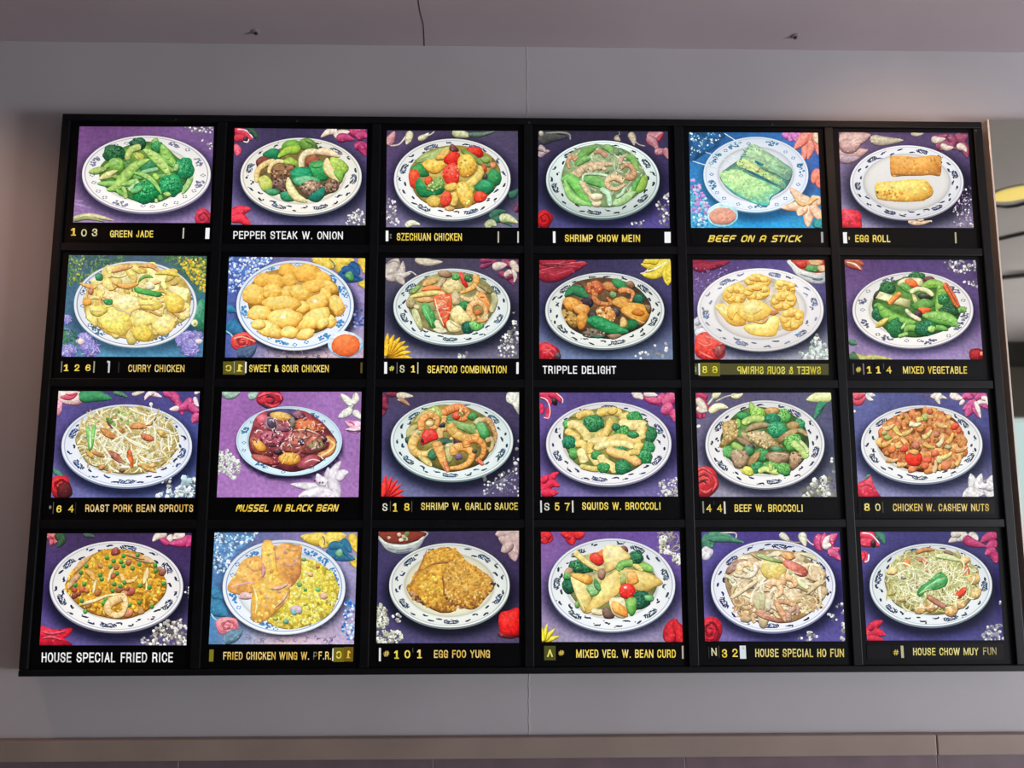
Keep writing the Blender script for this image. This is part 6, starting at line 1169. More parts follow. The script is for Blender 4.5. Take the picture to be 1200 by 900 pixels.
B_('beef', '520 490 550 465 620 460 670 470 680 500 640 540 580 535 540 510', '8c7458', 'bca488', '443424', n=.3, ns=12); S_('', '550 480 610 472 665 480', 9, 'c8b090'); FL(470, 560, 44, .8, '2c7444'); B_('broccoli', '370 590 390 555 430 560 450 600 420 612', 'b8b84c', 'dcdc88', '6c742c')
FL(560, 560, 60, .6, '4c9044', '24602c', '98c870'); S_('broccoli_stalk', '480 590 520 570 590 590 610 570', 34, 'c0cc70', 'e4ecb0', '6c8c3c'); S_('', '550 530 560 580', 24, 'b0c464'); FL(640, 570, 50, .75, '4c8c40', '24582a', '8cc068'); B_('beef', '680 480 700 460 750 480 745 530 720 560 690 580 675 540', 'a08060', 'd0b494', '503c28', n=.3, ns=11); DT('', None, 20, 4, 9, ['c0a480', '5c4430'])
GAP(127, 136, 777, 852, '8c8c84'); N('4', 148, 185, 797, 845, GOLD, .012); N('4', 217, 253, 797, 845, GOLD, .012); GAP(263, 274, 778, 856, 'd8d4c8'); GAP(198, 202, 777, 800, '3a3a34')
T('BEEF W. BROCCOLI', 332, 766, 797, 844, GOLD, .012)
finish((110, 985, 768, 862))

# --- chicken with cashew nuts
begin(2, 5, 985, 445, 5.456, '78 84 938 84 982 748 114 747', 'backlit panel with diced chicken and cashews on a plate, captioned CHICKEN W. CASHEW NUTS')
bg('60649c 585c98 505090 6468a4 50508c 50508c 9c98c4 8080b0 7c7c9c', (519, 458, 388, 238, .7, .24))
PT('rose', ['80 80 120 120 125 158 110', '60 80 100 120 95 155 90'], 'd05060', 'f494a0', '842c40'); PT('lily_bud', ['36 165 90 190 95 222 100', '30 165 90 185 120 210 130'], 'd8d4d4', 'f4f4f0'); E_('petal', 88, 202, 10, 8, 0, 'f0f0f0')
PT('orchid_bud', ['44 640 85 600 105 570 100', '44 640 90 620 120 635 155', '24 630 120 650 110 680 120'], 'd4ccc0', 'f0ece4', '6c4c54'); S_('', '520 95 550 100 580 100', 9, '6c3c50')
PT('orchid', ['60 860 130 820 170 780 190', '60 850 150 820 200 800 235', '60 860 150 870 190 885 240', '50 870 130 910 150 940 185', '46 860 120 900 100 935 100', '46 850 110 800 100 770 130', '40 860 100 850 90 830 84'], 'b44478', 'e490b4', '6c1c44'); PT('', ['50 700 90 740 110 780 120', '30 870 150 905 140 935 150', '30 860 140 880 190 895 245', '26 790 130 770 150 760 160', '30 900 120 930 120 940 160'], 'e4d8cc', 'fff8f4', '94788c')
B_('carnation', '112 670 150 640 190 610 210 670 250 740 250 748 114 748', 'd0384c', 'f07884', '80182c', n=.25); S_('', '120 690 170 670 210 700', 8, '8c1c30'); PT('leaf', ['20 160 630 175 615 190 610'], '4c7c5c')
PT('lily', ['80 880 740 850 670 830 600', '80 900 740 880 680 900 600', '80 960 748 950 680 970 610', '70 980 690 930 670 880 690', '80 880 748 830 720 780 748'], 'd4d0d0', 'f6f6f0', '8c8494'); S_('', '910 650 930 660 920 630', 8, '6c6c78')
plate(518, 412, 388, 248, 0, 'a', (140, 205, 268, -24, 38), 'e6e6e2', 'e6ded0', 'a8acc4', 'a4b0c8', '242c40', seed=36)
B_('cashew_bed', '235 430 250 340 300 270 380 225 470 190 560 180 680 220 760 290 800 420 790 480 700 560 560 585 440 580 330 520', '84461f', 'a8683c', '4c2010', n=.35, ns=16)
CH('chicken_dice', '240 420 255 340 300 265 380 230 470 200 560 190 680 230 755 290 795 400 790 470 700 550 560 575 450 560 330 510', 260, 15, 27, ['c47c34', 'b8602c', 'cc9048', 'a85426', 'd8a45c', 'c06c3c', 'c88040', 'b87038'], 1.5)
for x, y, a, c in ((360, 330, -50, 'd8c060'), (545, 345, 40, 'dcc478'), (630, 390, 60, 'e0c898'), (560, 420, -20, 'd8a850'), (670, 480, 30, 'd8c474'), (420, 330, 30, 'dcb060'), (320, 510, 0, 'd8a868'), (390, 535, 10, 'd8a458'), (640, 290, -20, 'd4a468'), (300, 300, 20, 'dcb070'), (510, 240, 30, 'd8bc5c'), (470, 280, 0, 'ecdcb0'), (690, 370, 60, 'dca850'), (740, 510, 70, 'd8a460'), (590, 550, 80, 'd8b488'), (450, 470, 10, 'dca868'), (765, 440, 20, 'd89858'), (290, 400, 30, 'd89c48'), (350, 420, -10, 'd8ac60')):
    SH([(x - 40 * math.cos(math.radians(a)), y + 40 * math.sin(math.radians(a))), (x + 8 * math.sin(math.radians(a)), y + 8 * math.cos(math.radians(a))), (x + 36 * math.cos(math.radians(a)), y - 36 * math.sin(math.radians(a)))], 36, c, up(c, .5), dn(c, .4), dn(c, .1), 'cashew', 1)
for x, y, r, c in ((720, 300, 26, 'd84028'), (745, 330, 18, 'd04830'), (320, 445, 28, 'd87838'), (395, 440, 24, 'd84c30'), (540, 510, 28, 'd85838'), (590, 470, 26, 'd06840'), (660, 550, 34, 'd07848'), (530, 550, 28, 'd06038'), (450, 570, 30, 'd88050'), (560, 205, 22, 'b85434'), (600, 350, 22, 'b07058'), (470, 420, 30, 'b8684c')): E_('diced_pepper', x, y, r, r * .8, 20, c, wob=.2, k=7)
B_('tomato', '402 500 420 470 470 455 505 480 505 530 470 550 420 540', 'd8301c', 'f06850', '8c1408'); B_('', '420 460 460 445 490 460 470 480', 'dca458', flat=.3); E_('celery', 530, 240, 22, 20, 0, 'a8b060', wob=.2); E_('celery', 290, 370, 24, 16, 0, '98a44c'); E_('celery', 675, 430, 26, 12, 0, 'b0a87c'); E_('celery', 620, 510, 18, 24, 0, 'd0cc8c'); E_('celery', 270, 340, 18, 14, 0, 'a8a860')
N('8', 150, 188, 790, 839, 'ecd04c', .02); N('0', 222, 255, 792, 839, 'ecd890', 0); GAP(268, 273, 780, 850, '54503c')
T('CHICKEN W. CASHEW NUTS', 335, 949, 793, 840, 'dcb850', .012)
finish((112, 985, 766, 858))
# ============================================================ fourth row
# --- house special fried rice
begin(3, 0, 30, 610, 5.1415, '130 78 1000 76 968 752 82 752', 'backlit panel with yellow rice, peas and shrimp, captioned HOUSE SPECIAL FRIED RICE')
bg('483460 402c58 40285c 4c3880 3c2c64 44346c 6858a0 544c88 5c5484', (550, 452, 402, 262, .72, .22))
PT('tulip', ['50 132 80 160 110 150 150', '40 150 90 180 100 175 140'], 'b04858', 'e8a098', '5c1c2c'); PT('tulip_leaf', ['60 180 80 220 110 190 160'], '2c4430', '486848'); PT('tulip_leaf', ['30 350 84 390 90 420 100'], '2c3c38')
PT('lily', ['50 850 80 800 90 765 125', '50 860 90 870 110 850 125', '60 960 90 920 90 890 110'], 'd0c0b4', 'f4ece0', '7c5c5c'); PT('orchid', ['60 1000 100 950 130 860 140', '50 1000 90 990 130 970 158', '40 860 140 830 120 810 115'], 'b03468', 'e07ca4', '641840')
B_('carnation', '85 640 150 650 210 655 280 648 260 690 230 710 275 750 84 752', 'c41c34', 'ec5c6c', '6c0c1c', n=.3); [S_('', p, 16, 'd83c50', prof='leaf') for p in ('100 670 160 680 240 665', '100 710 160 700 220 720')]
SP('710 745 790 640 860 600 970 590 968 752 720 752', 110, 6, 13, ('c4bcb4', 'e8e4dc', '8c847c', 'a49c94', '5c5450', 'dcd8d0'), 16, '5c5458'); SP('690 700 720 700 720 735 690 735', 3, 8, 13, stems=1); SP('960 370 985 370 985 520 960 520', 5, 5, 9, stems=1)
plate(548, 396, 402, 272, 0, 'a', (78, 145, 200, 262, -28, 28), 'e8e4e0', 'e4dcc0', 'a0a0b8', 'a4a0b4', '1c2440', seed=41)
B_('rice_bed', '240 410 270 320 360 240 470 180 580 170 700 200 790 270 850 360 840 450 760 520 640 580 520 590 400 560 300 490', 'd0962c', 'e8b854', '8c5818', n=.3, ns=14)
RICE = '240 410 270 320 360 245 470 190 580 180 700 210 790 280 845 360 835 450 760 520 640 575 520 580 400 550 300 485'
DT('fried_rice', RICE, 620, 5, 9, ['e4b03c', 'd89c34', 'ecc45c', 'cc8c30', 'e0a840', 'd09434'], 1.9); tag_rice = None
for p, w, c in (('400 210 340 260 300 310', 34, 'd09c60'), ('650 220 720 230 780 250', 40, 'cca878'), ('360 300 400 320 420 360', 40, 'd8a04c'), ('260 410 300 350 340 320', 34, 'c89870'), ('500 370 520 310 540 280', 22, 'e4cc98'), ('410 440 420 390 430 350', 18, 'f0dca8'), ('740 280 730 330 715 380', 32, 'e8cc8c'), ('600 200 660 210 720 230', 26, 'c48c50'), ('730 360 735 400 730 420', 16, 'f4e0a8'), ('470 280 440 260', 34, 'b87c48'), ('560 560 600 550', 30, 'd89c68'), ('800 280 830 300', 30, 'a87858')): S_('chicken_shred', p, w, c, prof='leaf')
for x, y, r, c in ((548, 185, 28, '8c3c30'), (625, 250, 24, '9c5c3c'), (550, 280, 20, 'a8683c'), (535, 330, 20, 'a8502c'), (300, 415, 18, 'b0482c'), (345, 412, 22, 'b85838'), (375, 420, 16, 'c06c40'), (300, 450, 24, '8c4034'), (325, 440, 16, '7c3428'), (440, 430, 26, 'a86438'), (640, 425, 28, 'a8503c'), (615, 410, 16, '8c4030'), (570, 410, 24, '9c5c40'), (600, 440, 22, 'b87c54'), (830, 310, 22, '8c4c38'), (620, 555, 34, 'c07850'), (700, 545, 22, 'b08048'), (380, 510, 22, '9c6c3c')): E_('roast_pork', x, y, r, r * .75, 30, c, wob=.2, k=7)
SH('580 320 600 360 650 360 680 330', 32, 'e4b870', 'f8e4b4', '9c6c30', 'cc9850', k=4); SH('340 500 420 480 500 450 600 440', 22, 'e8d4a0', 'fcf4d8', 'a88c50', 'dcc080', 'shrimp', 0)
for x, y in ((370, 270), (495, 220), (535, 240), (580, 245), (595, 210), (515, 275), (595, 270), (650, 285), (690, 260), (680, 205), (455, 325), (465, 350), (305, 385), (540, 380), (555, 315), (600, 370), (575, 390), (530, 420), (695, 390), (750, 400), (835, 375), (790, 300), (785, 265), (490, 475), (475, 495), (630, 505), (690, 490), (765, 515), (365, 545), (345, 480), (360, 380), (340, 310)): E_('green_pea', x, y, 13.5, 12.5, 0, '44843a', '94c474', '1f5a22', wob=.06, k=9)
SH('590 460 520 490 500 540 560 570 600 540 590 500', 58, 'e0b878', 'f8e8c4', '98703c', 'c89c60', k=7); SH('590 450 610 490 590 560 540 580', 40, 'e8c890', 'fcf0d4', 'a07c48', 'd0a468', k=5)
T('HOUSE SPECIAL FRIED RICE', 97, 888, 795, 854, 'e4e4e4', .004, col2='ffffff')
finish((88, 968, 770, 868))

# --- fried chicken wing with fried rice
begin(3, 1, 230, 610, 5.145, '110 72 972 70 950 746 74 746', 'backlit panel with fried chicken wings beside yellow rice, captioned FRIED CHICKEN WING')
bg('5070a8 8078b0 a094b8 4884bc a494cc a49ccc 4c88c0 e4c0c8 c8b4dc', (535, 430, 365, 265, .7, .14), big=.1)
B_('flower_bank', '105 75 330 75 330 130 220 220 170 310 100 320', '48709c', '6090b8', '2c4880', n=.35, ns=18, flat=.6); SP('108 75 370 75 330 130 230 170 190 300 105 320', 170, 4, 10, ('d8ecf8', 'a4c4e8', 'f4f8ff', '6894c4', '88b8d8'), 10, '4468a0', 'gypsophila')
PT('lily', ['80 790 110 710 110 630 95', '80 790 110 770 140 760 165', '80 780 110 840 100 905 90', '70 800 130 830 140 880 150'], 'dcb83c', 'f4e494', '8c7428'); S_('', '760 90 775 120 770 150', 7, '54503c'); PT('lily', ['60 935 80 955 140 968 190', '50 935 220 950 250 962 285'], 'd8b43c', 'f0d878')
PT('lily_leaf', ['70 790 170 860 210 960 230', '60 870 120 905 150 935 190', '50 800 160 860 150 930 230'], '20587c', '3c88a0', '143c5c'); B_('lily_leaf', '840 190 870 170 885 200 860 220', '68a478')
PT('rose_leaf', ['70 90 440 120 440 160 470', '110 90 510 130 530 190 570'], '2c6c90', '4890b4'); S_('rose_stem', '90 560 110 590 125 600', 10, '8cc0d8')
RO(190, 635, 72, 'e08088', .75, 'a04c60', 'f4b0ac'); PT('rose_leaf', ['70 170 730 220 690 285 655', '46 200 720 240 700 280 665'], '4c6c84', '80a0b0')
DT('cloth_spots', '900 480 960 480 955 730 870 700', 70, 5, 12, ['e8f0fc', '4888c8', 'a8c8ec', '2c5cac']); ST('printed_cloth', '280 690 850 690 850 740 280 740', 24, 30, 5, ['6c6480', '50486c'], 1.5)
plate(530, 400, 370, 284, 0, 'b', (40, 5, 60, 128, 250, 195, 22), 'dde8f6', 'e4ecf4', '4074ac', 'eef2f8', '2270b4', wk=.76, seed=42, dash=22, ring=.94, lip=4, pr=.85)
B_('rice_bed', '560 400 620 250 700 240 790 290 850 380 850 450 800 560 700 620 560 650 440 620 430 590 500 520', 'd8c040', 'f0dc70', 'a08428', n=.25, ns=12)
DT('fried_rice', None, 520, 5, 9, ['e8d04c', 'f4e474', 'd4b838', 'f8f09c', 'e0cc58', 'c8bc40'], 1.9)
for x, y, r, c in ((625, 385, 15, '4c9c58'), (660, 415, 12, '3c8c48'), (735, 412, 16, '6cb868'), (545, 605, 18, '5c9c80'), (735, 275, 12, 'b06838'), (770, 455, 24, 'd8a888'), (605, 535, 34, 'c0a8b0'), (590, 550, 18, '6ca8a8'), (690, 320, 18, 'd8b070'), (480, 590, 14, '98a850'), (650, 232, 14, '5c8c48'), (660, 500, 12, 'b8b848')): E_('vegetable_bit', x, y, r, r * .8, 0, c, wob=.2, k=7)
WG = dict(n=.16, ns=14)
B_('chicken_wing', '400 150 420 118 455 122 475 150 540 135 600 145 640 150 635 220 630 300 600 370 560 400 480 380 430 400 400 300', 'd89a4c', 'f0c47c', 'a4683c', **WG); DT('', None, 40, 6, 14, ['e8b05c', 'c88444', 'c8907c', 'e8bc78'], jit=.05); S_('', '480 150 480 250 500 350', 12, 'b4806c', prof='leaf'); S_('', '540 170 590 180 630 165', 12, 'c08448', prof='leaf'); S_('', '520 250 570 270 620 240', 12, 'c49084', prof='leaf')
B_('chicken_wing', '190 400 230 330 280 240 330 220 390 215 420 300 420 400 380 420 300 440 220 430', 'dca050', 'f2c878', 'ac743c', **WG); DT('', None, 30, 6, 14, ['e8b45c', 'cc8c50', 'f0c880'], jit=.05); S_('', '210 400 280 380 350 370', 14, 'd8a09c', prof='leaf'); S_('', '260 460 300 450 340 460', 44, 'd8b0b0', prof='leaf'); S_('', '300 260 350 300 400 290', 12, 'bc8448', prof='leaf')
B_('chicken_wing', '400 160 430 118 460 140 480 230 500 320 560 390 560 460 500 530 430 590 380 610 335 590 330 500 350 390 400 330', 'e4b04c', 'f8d684', 'b07c38', **WG); DT('', None, 60, 6, 15, ['f0c460', 'd89c44', 'f4d078', 'd8a878'], jit=.05); S_('', '450 410 510 400 555 380', 22, 'd8a494', prof='leaf'); S_('', '400 250 410 300 400 340', 24, 'c0847c', prof='leaf'); S_('', '480 520 530 470 560 420', 16, 'd8a888', prof='leaf'); S_('', '350 400 370 480 360 560', 12, 'f8dc90', prof='leaf'); S_('', '480 420 500 430 520 425', 12, 'd49890', prof='leaf')
STRIP(78, 104, 778, 850, '7c7220'); T('FRIED CHICKEN WING W.', 163, 680, 792, 839, 'e4b848', .012); T('P', 706, 730, 792, 838, '5c4c30', .0); T('F.R.', 738, 812, 790, 838, 'e8c040', .01)
GAP(820, 829, 771, 846, 'e8e8e4'); N('C', 843, 876, 788, 832, 'e0c020', .02, True, '6c6414'); N('1', 906, 930, 785, 830, 'e8b828', 0, True, '6c5410')
finish((76, 948, 764, 858))

# --- egg foo yung
begin(3, 2, 425, 610, 5.1436, '96 68 942 62 942 738 82 740', 'backlit panel with browned egg patties and a soup bowl, captioned EGG FOO YUNG')
bg('3c3458 40345c 3c2c50 443c70 3c345c 3c3058 544c80 504874 54486c', (525, 440, 362, 242, .8, .25))
B_('soup_bowl', '96 70 375 68 370 110 340 160 290 190 220 200 150 180 110 130', 'b8bcb4', 'e0e4dc', '5c6068', n=.04, flat=.2); B_('', '108 68 365 68 350 105 290 130 220 140 150 128 120 105', '743024', '944838', '4c1c18', flat=.3); DT('', '150 75 300 75 300 130 150 125', 10, 8, 16, ['d8c8b0', 'ccb8a0', '5c7c4c']); S_('', '150 165 220 180 300 165', 8, '6c7480'); S_('', '200 190 240 192 290 180', 8, '5c6474'); S_('', '100 100 140 140 220 155 310 140 370 95', 10, 'dce0d8')
PT('lily', ['110 960 70 880 70 800 85', '100 950 100 880 120 820 105', '80 930 130 910 190 920 245', '60 900 130 860 170 835 185'], 'b09490', 'dcc8c0', '645058')
B_('carnation', '825 570 870 545 945 535 945 690 900 690 830 670', 'd01c1c', 'ec4c44', '7c0c10', n=.3); B_('', '815 670 860 690 940 690 900 710 830 700', '5c1018')
SP('84 500 140 520 150 620 130 660 84 650', 60, 8, 15, ('d0d0bc', 'e8e8d8', 'a4a494', 'c0c0ac'), 8, '606458'); SP('170 550 230 550 230 610 170 620', 8, 7, 13, stems=3); SP('84 670 200 660 250 670 230 735 84 738', 50, 7, 14, ('d0d0bc', 'e8e8d8', 'a4a494'), 8, '606458')
plate(523, 390, 363, 254, 0, 'a', (140, 210, 272, -22, 48), 'd8dcd0', 'e0dcb4', '94a0b0', '98a8a8', '1c2c44', seed=43, wk=.74, dash=36)
B_('egg_patty', '262 400 290 370 310 320 350 280 370 220 410 180 470 165 540 165 580 190 620 250 600 400 560 530 490 552 440 540 370 510 300 470', 'c08c38', 'dcb058', '7c4c20', n=.25, ns=12)
DT('', None, 330, 4, 10, ['c8943c', 'bc8834', 'd0a048', 'b07c34', 'd4a850'], 1.6, jit=.06); DT('', epoly(420, 410, 90, 90), 60, 6, 14, ['dcb44c', 'e4c060', 'd0a03c'], jit=.06); DT('', '265 400 300 420 380 510 460 550 360 500 280 450', 24, 5, 11, ['5c3c28', '8c6440', 'b89070'])
S_('', '390 170 350 270 290 400', 10, '9c682c', prof='leaf'); S_('', '360 300 430 260 520 250 600 240', 14, '8c5824', prof='leaf')
B_('egg_patty', '480 330 500 280 550 240 600 230 650 260 740 320 790 370 780 420 720 490 660 525 600 520 540 490 490 460 490 400', 'bc8a3c', 'dab260', '744820', n=.3, ns=10)
DT('', None, 380, 3, 9, ['c89844', 'b8843a', 'd4ac58', 'a87432', 'd8b46c', 'c49040'], 1.6, jit=.07); DT('', '480 430 560 500 640 520 720 480 690 500 600 530 520 500', 30, 5, 10, ['6c4828', '8c6434', 'c8a068']); S_('', '480 330 490 400 488 460', 10, '7c4c20', prof='leaf'); DT('scallion_bits', '770 360 800 370 800 390 770 380', 4, 6, 10, ['3c2c2c'])
GAP(98, 110, 768, 848, 'e0e0e0'); N('#', 125, 160, 785, 820, 'e0b040', .03); N('1', 190, 218, 784, 833, 'f0d838'); N('0', 252, 287, 782, 830, 'f0d838', .015); N('1', 328, 356, 778, 830, GOLD); GAP(300, 304, 768, 795, '50504c')
T('EGG FOO YUNG', 430, 768, 781, 828, 'dcb044', .012)
finish((86, 942, 758, 856))

# --- mixed vegetables with bean curd
begin(3, 3, 615, 610, 5.1436, '97 68 933 66 952 732 103 732', 'backlit panel with bean curd triangles and broccoli, captioned MIXED VEG. W. BEAN CURD')
bg('7c4c94 7050a0 64489c 8c6cb0 7858a0 6c58a0 a89cb4 9890bc 9c90b0', [(525, 440, 385, 250, .66, .2)])
PT('rose_leaf', ['80 98 70 140 110 150 130', '70 98 80 130 90 160 85', '50 100 110 120 120 125 140'], 'b81c28', 'e45450', '641018'); PT('carnation', ['70 300 75 260 80 215 75', '80 290 70 280 110 290 145', '60 300 75 330 85 360 75', '40 280 100 260 90 240 95'], 'c02028', 'ec5c54', '68101c')
ST('lily_stamens', '800 80 930 70 935 180 820 200', 34, 70, 5, ['8c8c70', 'b0ac8c', '6c6c64'], .4); SP('810 90 860 100 880 200 820 190', 26, 9, 16, ('dcdcc8', 'f0f0e0', 'b4b49c'), 5, '84846c', 'wax_flowers'); SP('880 190 935 210 935 270 890 260', 18, 8, 14, ('dcdcc8', 'f0f0e0', 'b4b49c'), 4, '84846c', 'wax_flowers')
for a in (15, 45, 75, 100): PT('daisy' if a == 15 else '', ['30 110 725 %d %d %d %d' % (110 + 50 * math.cos(math.radians(a)), 725 - 50 * math.sin(math.radians(a)), 110 + 100 * math.cos(math.radians(a)), 725 - 105 * math.sin(math.radians(a)))], 'e0cc30', 'f8f08c', '948018')
PT('tulip', ['120 900 732 890 660 910 590', '90 950 732 930 670 900 600', '70 860 732 880 690 890 640'], 'b81c28', 'e04c4c', '640c18')
plate(524, 388, 382, 280, 0, 'a', (62, 178, 228, 128, 15, -45), 'e2e6e8', 'e6e6dc', '98a4c0', 'a0acc4', '22343c', seed=44, dash=30, lip=8)
B_('vegetable_bed', '240 380 280 280 350 220 450 190 560 180 680 220 770 300 800 380 760 470 660 540 540 570 420 550 320 500', 'b8b074', 'd0cc9c', '5c6c3c', n=.3, ns=26)
FL(338, 278, 74, .52, '24603a', '0c3420', '58946a', rot=-6); S_('baby_corn', '300 188 370 250 430 290 480 300', 40, 'd8c47c', 'f0e4b0', '907c3c', 'taper'); B_('tomato', '388 220 410 195 440 195 475 220 470 255 440 268 400 245', 'd83c2c', 'f47c6c', '94201c'); B_('carrot', '440 195 470 175 478 225 460 215', 'dc6c34')
E_('mushroom', 598, 172, 26, 20, -30, '6c3c30'); FL(670, 222, 46, .85, '1f5034', '0c2c1c', '3c8454'); B_('bean_curd', '475 160 560 150 600 180 635 220 580 270 490 310 480 270', 'e4d090', 'f4e8bc', 'b0904c', n=.12, ns=24)
S_('green_pepper', '560 300 590 260 650 255', 46, '6ca04c', 'a8d084', '2c5c2c'); PE('690 265 730 280 775 300', 50, '7cb050', 'b4d88c', '3c7030', 0); S_('baby_corn', '650 265 680 280 710 300', 34, 'dcc870', prof='leaf')
FL(265, 390, 44, 1.2, '1c4c34', '0a2a1c', '34785c'); E_('mushroom', 262, 308, 30, 22, 40, 'a88460', 'd0b490'); FL(255, 335, 26, .8, '5c9050'); E_('mushroom', 462, 320, 24, 34, 0, '98745c', 'c0a088', '543828')
B_('bean_curd', '275 350 300 340 370 390 400 450 390 500 370 550 345 545 320 480', 'e0cc80', 'f2e4ac', 'a88c44', n=.12, ns=24); S_('', '285 360 330 470 360 545', 8, 'f4e8b4', prof='leaf'); B_('carrot', '275 325 330 318 390 330 408 355 390 380 350 372', 'e4a44c', 'f4cc84', '9c6424')
B_('bean_curd', '570 310 600 295 680 300 760 320 825 370 780 400 720 428 660 410 600 370', 'dcc478', 'f0dea8', 'a4843c', n=.12, ns=24); S_('', '690 425 760 400 820 372', 12, 'b89444', prof='leaf'); B_('carrot', '615 310 660 300 685 360 650 385 620 375', 'e0a454', 'f4cc90', 'a0682c'); E_('cabbage', 590, 350, 20, 34, 0, 'a4b468')
B_('bean_curd', '390 500 450 400 480 350 550 300 572 330 570 420 500 490 400 545 370 550', 'e4cc7c', 'f6e6b0', 'ac8c40', n=.12, ns=24); S_('', '375 545 470 500 560 430', 12, 'c8a454', prof='leaf')
B_('green_pepper', '370 400 430 370 450 400 440 440 400 455 385 430', '8cb878', 'c0dcb0', '4c8444'); S_('green_pepper', '420 350 435 390 455 420', 34, '4c8c4c', prof='leaf'); B_('tomato', '568 410 590 382 630 380 662 400 655 450 620 470 580 455', 'd82c24', 'f47468', '90141c'); E_('', 605, 402, 10, 7, 0, 'fac4bc', flat=.6)
FL(700, 475, 54, 1.1, '1c4c34', '0a2a1c', '34745c'); B_('broccoli', '720 450 770 450 770 480 730 480', '4c8850'); B_('snow_pea', '610 480 640 460 668 470 668 540 640 570 615 530', '6ca44c', 'a8d084', '347030'); S_('mushroom', '400 540 440 550 470 550', 36, 'dccca0', 'f4e8c8', '8c7c50'); B_('mushroom', '465 545 480 520 520 540 535 580 480 585', '6c5448', '9c8478', '34241c')
B_('bamboo_shoot', '510 480 560 460 600 480 610 570 580 585 530 560', 'dccfa8', 'f4ecd0', '94885c'); B_('carrot', '520 490 560 490 610 530 615 575 570 565 530 540', 'e8a04c', 'f8cc88', 'a4642c'); E_('broccoli', 315, 505, 16, 20, 0, '5c8444')
N('v', 133, 170, 778, 822, 'd8cc28', .03, False, '4c4c20'); N('#', 203, 237, 781, 815, 'e0c048', .03); GAP(947, 957, 755, 833, 'b0a898')
T('MIXED VEG. W. BEAN CURD', 310, 910, 778, 827, GOLD, .012)
finish((102, 962, 750, 845))

# --- house special ho fun
begin(3, 4, 805, 610, 5.1436, '87 68 920 68 956 728 110 728', 'backlit panel with wide pale noodles and shrimp on a plate, captioned HOUSE SPECIAL HO FUN')
bg('5044908 503c90 483c84 6054a8 443c84 4c4490 8470b4 6860b0 5c54a4'.replace('5044908', '504490'), (522, 440, 380, 266, .72, .22))
PT('tulip_leaf', ['100 90 110 130 130 155 160', '60 130 90 210 90 290 110', '40 130 110 240 110 340 130'], '3c7058', '6ca488', '1c4438'); PT('lily', ['70 90 190 130 190 158 180', '60 90 200 120 210 140 200'], 'd0ccd0', 'f4f0f4', '8c84a0'); S_('', '200 75 290 75 295 108', 8, 'c8c0b8')
PT('lily_bud', ['40 560 80 590 100 620 125', '52 690 72 700 110 715 155'], 'd0ccb8', 'f0ecd8', '74705c'); S_('lily_stem', '720 110 750 140 800 160', 8, 'd0c4c4'); S_('lily_stem', '600 110 640 130 690 130', 7, '94846c')
PT('tulip', ['90 830 170 800 120 790 80', '90 850 170 850 130 905 80', '70 850 170 830 120 830 75', '50 850 190 890 180 920 165', '50 850 185 890 200 925 240'], 'c04470', 'f0a8b8', '701c44'); PT('', ['40 830 170 840 120 860 90', '40 820 160 850 150 870 150'], 'e8d8d0', 'fff8f0')
RO(140, 665, 70, 'b8182c', 1.3, '640c18', 'dc4c50', name='carnation'); SP('930 500 955 560 955 720 930 720', 12, 7, 14, stems=3); SP('850 560 900 560 900 610 850 610', 6, 6, 11, stems=2); SP('720 670 800 670 780 728 720 728', 14, 5, 11, stems=3); SP('900 500 940 500 940 530 900 530', 3, 6, 11, stems=1); SP('660 695 690 695 690 715 660 715', 2, 6, 10, stems=1)
plate(519, 394, 375, 276, 0, 'a', (83, 140, 205, 268, 28), 'e2e4f0', 'e4e0dc', 'a4a4c8', 'a4a8d0', '1c2448', seed=45, dash=34)
B_('noodle_bed', '230 380 240 290 330 220 440 185 560 175 680 200 790 280 840 370 820 470 740 550 620 610 480 600 350 570 270 500', 'c4a880', 'e0ccac', '8c6c44', n=.25, ns=18)
CH('ho_fun_noodle', epoly(535, 395, 285, 195), 70, 26, 48, ['d8c498', 'e0cca4', 'ccb084', 'e4d4b0', 'd0b488'], 1.8); ST('', epoly(535, 390, 280, 190), 60, 130, 20, ['e0cca4', 'd4bc90', 'e8d8b8', 'c8a878'], .6)
B_('roast_pork', '232 300 260 260 310 235 360 235 350 260 280 300 250 320', '9c7c70', 'c4a498', '5c4038', n=.3); S_('cabbage', '410 260 400 300 380 340', 44, 'e8e0cc', 'fffaf0', 'a89878', 'leaf'); SH('310 320 320 270 370 260 390 300', 50, 'dcc498', 'f4e4c8', '987c50', 'c8a878', 'shrimp', 4)
B_('egg', '440 290 460 240 530 230 590 260 590 310 540 355 470 340', 'e0c874', 'f4e8ac', 'a88c44', n=.15); B_('snow_pea', '412 200 460 205 530 230 575 245 565 255 490 240 430 220', '94a868', 'c4d0a0', '54683c'); B_('chicken', '560 200 610 190 650 220 600 235', 'd89c60'); S_('cabbage', '680 200 740 210 780 240', 30, 'ccc89c', prof='leaf')
B_('roast_pork', '570 250 600 235 680 265 725 300 715 330 670 330 610 290', 'c06858', 'e0a090', '78342c', n=.2); S_('', '590 285 640 310 690 325', 9, 'e8c4b4', prof='leaf'); S_('scallion', '615 310 660 360 725 405', 32, 'dce0b0', 'f8f8dc', '8c9860'); S_('', '610 300 630 320', 22, 'a4b468', prof='leaf')
SH('570 380 580 340 630 350 650 380 610 400', 52, 'e0b888', 'f8dcb8', '98683c', 'c88c5c', 'shrimp', 5); SH('480 400 500 370 550 380 560 430 530 460', 56, 'e0bc90', 'fae4c8', '986c44', 'd09468', 'shrimp', 6); B_('squid', '580 430 620 410 680 440 690 480 640 500 600 470', 'd8c09c', 'f0e0c4', '8c7048')
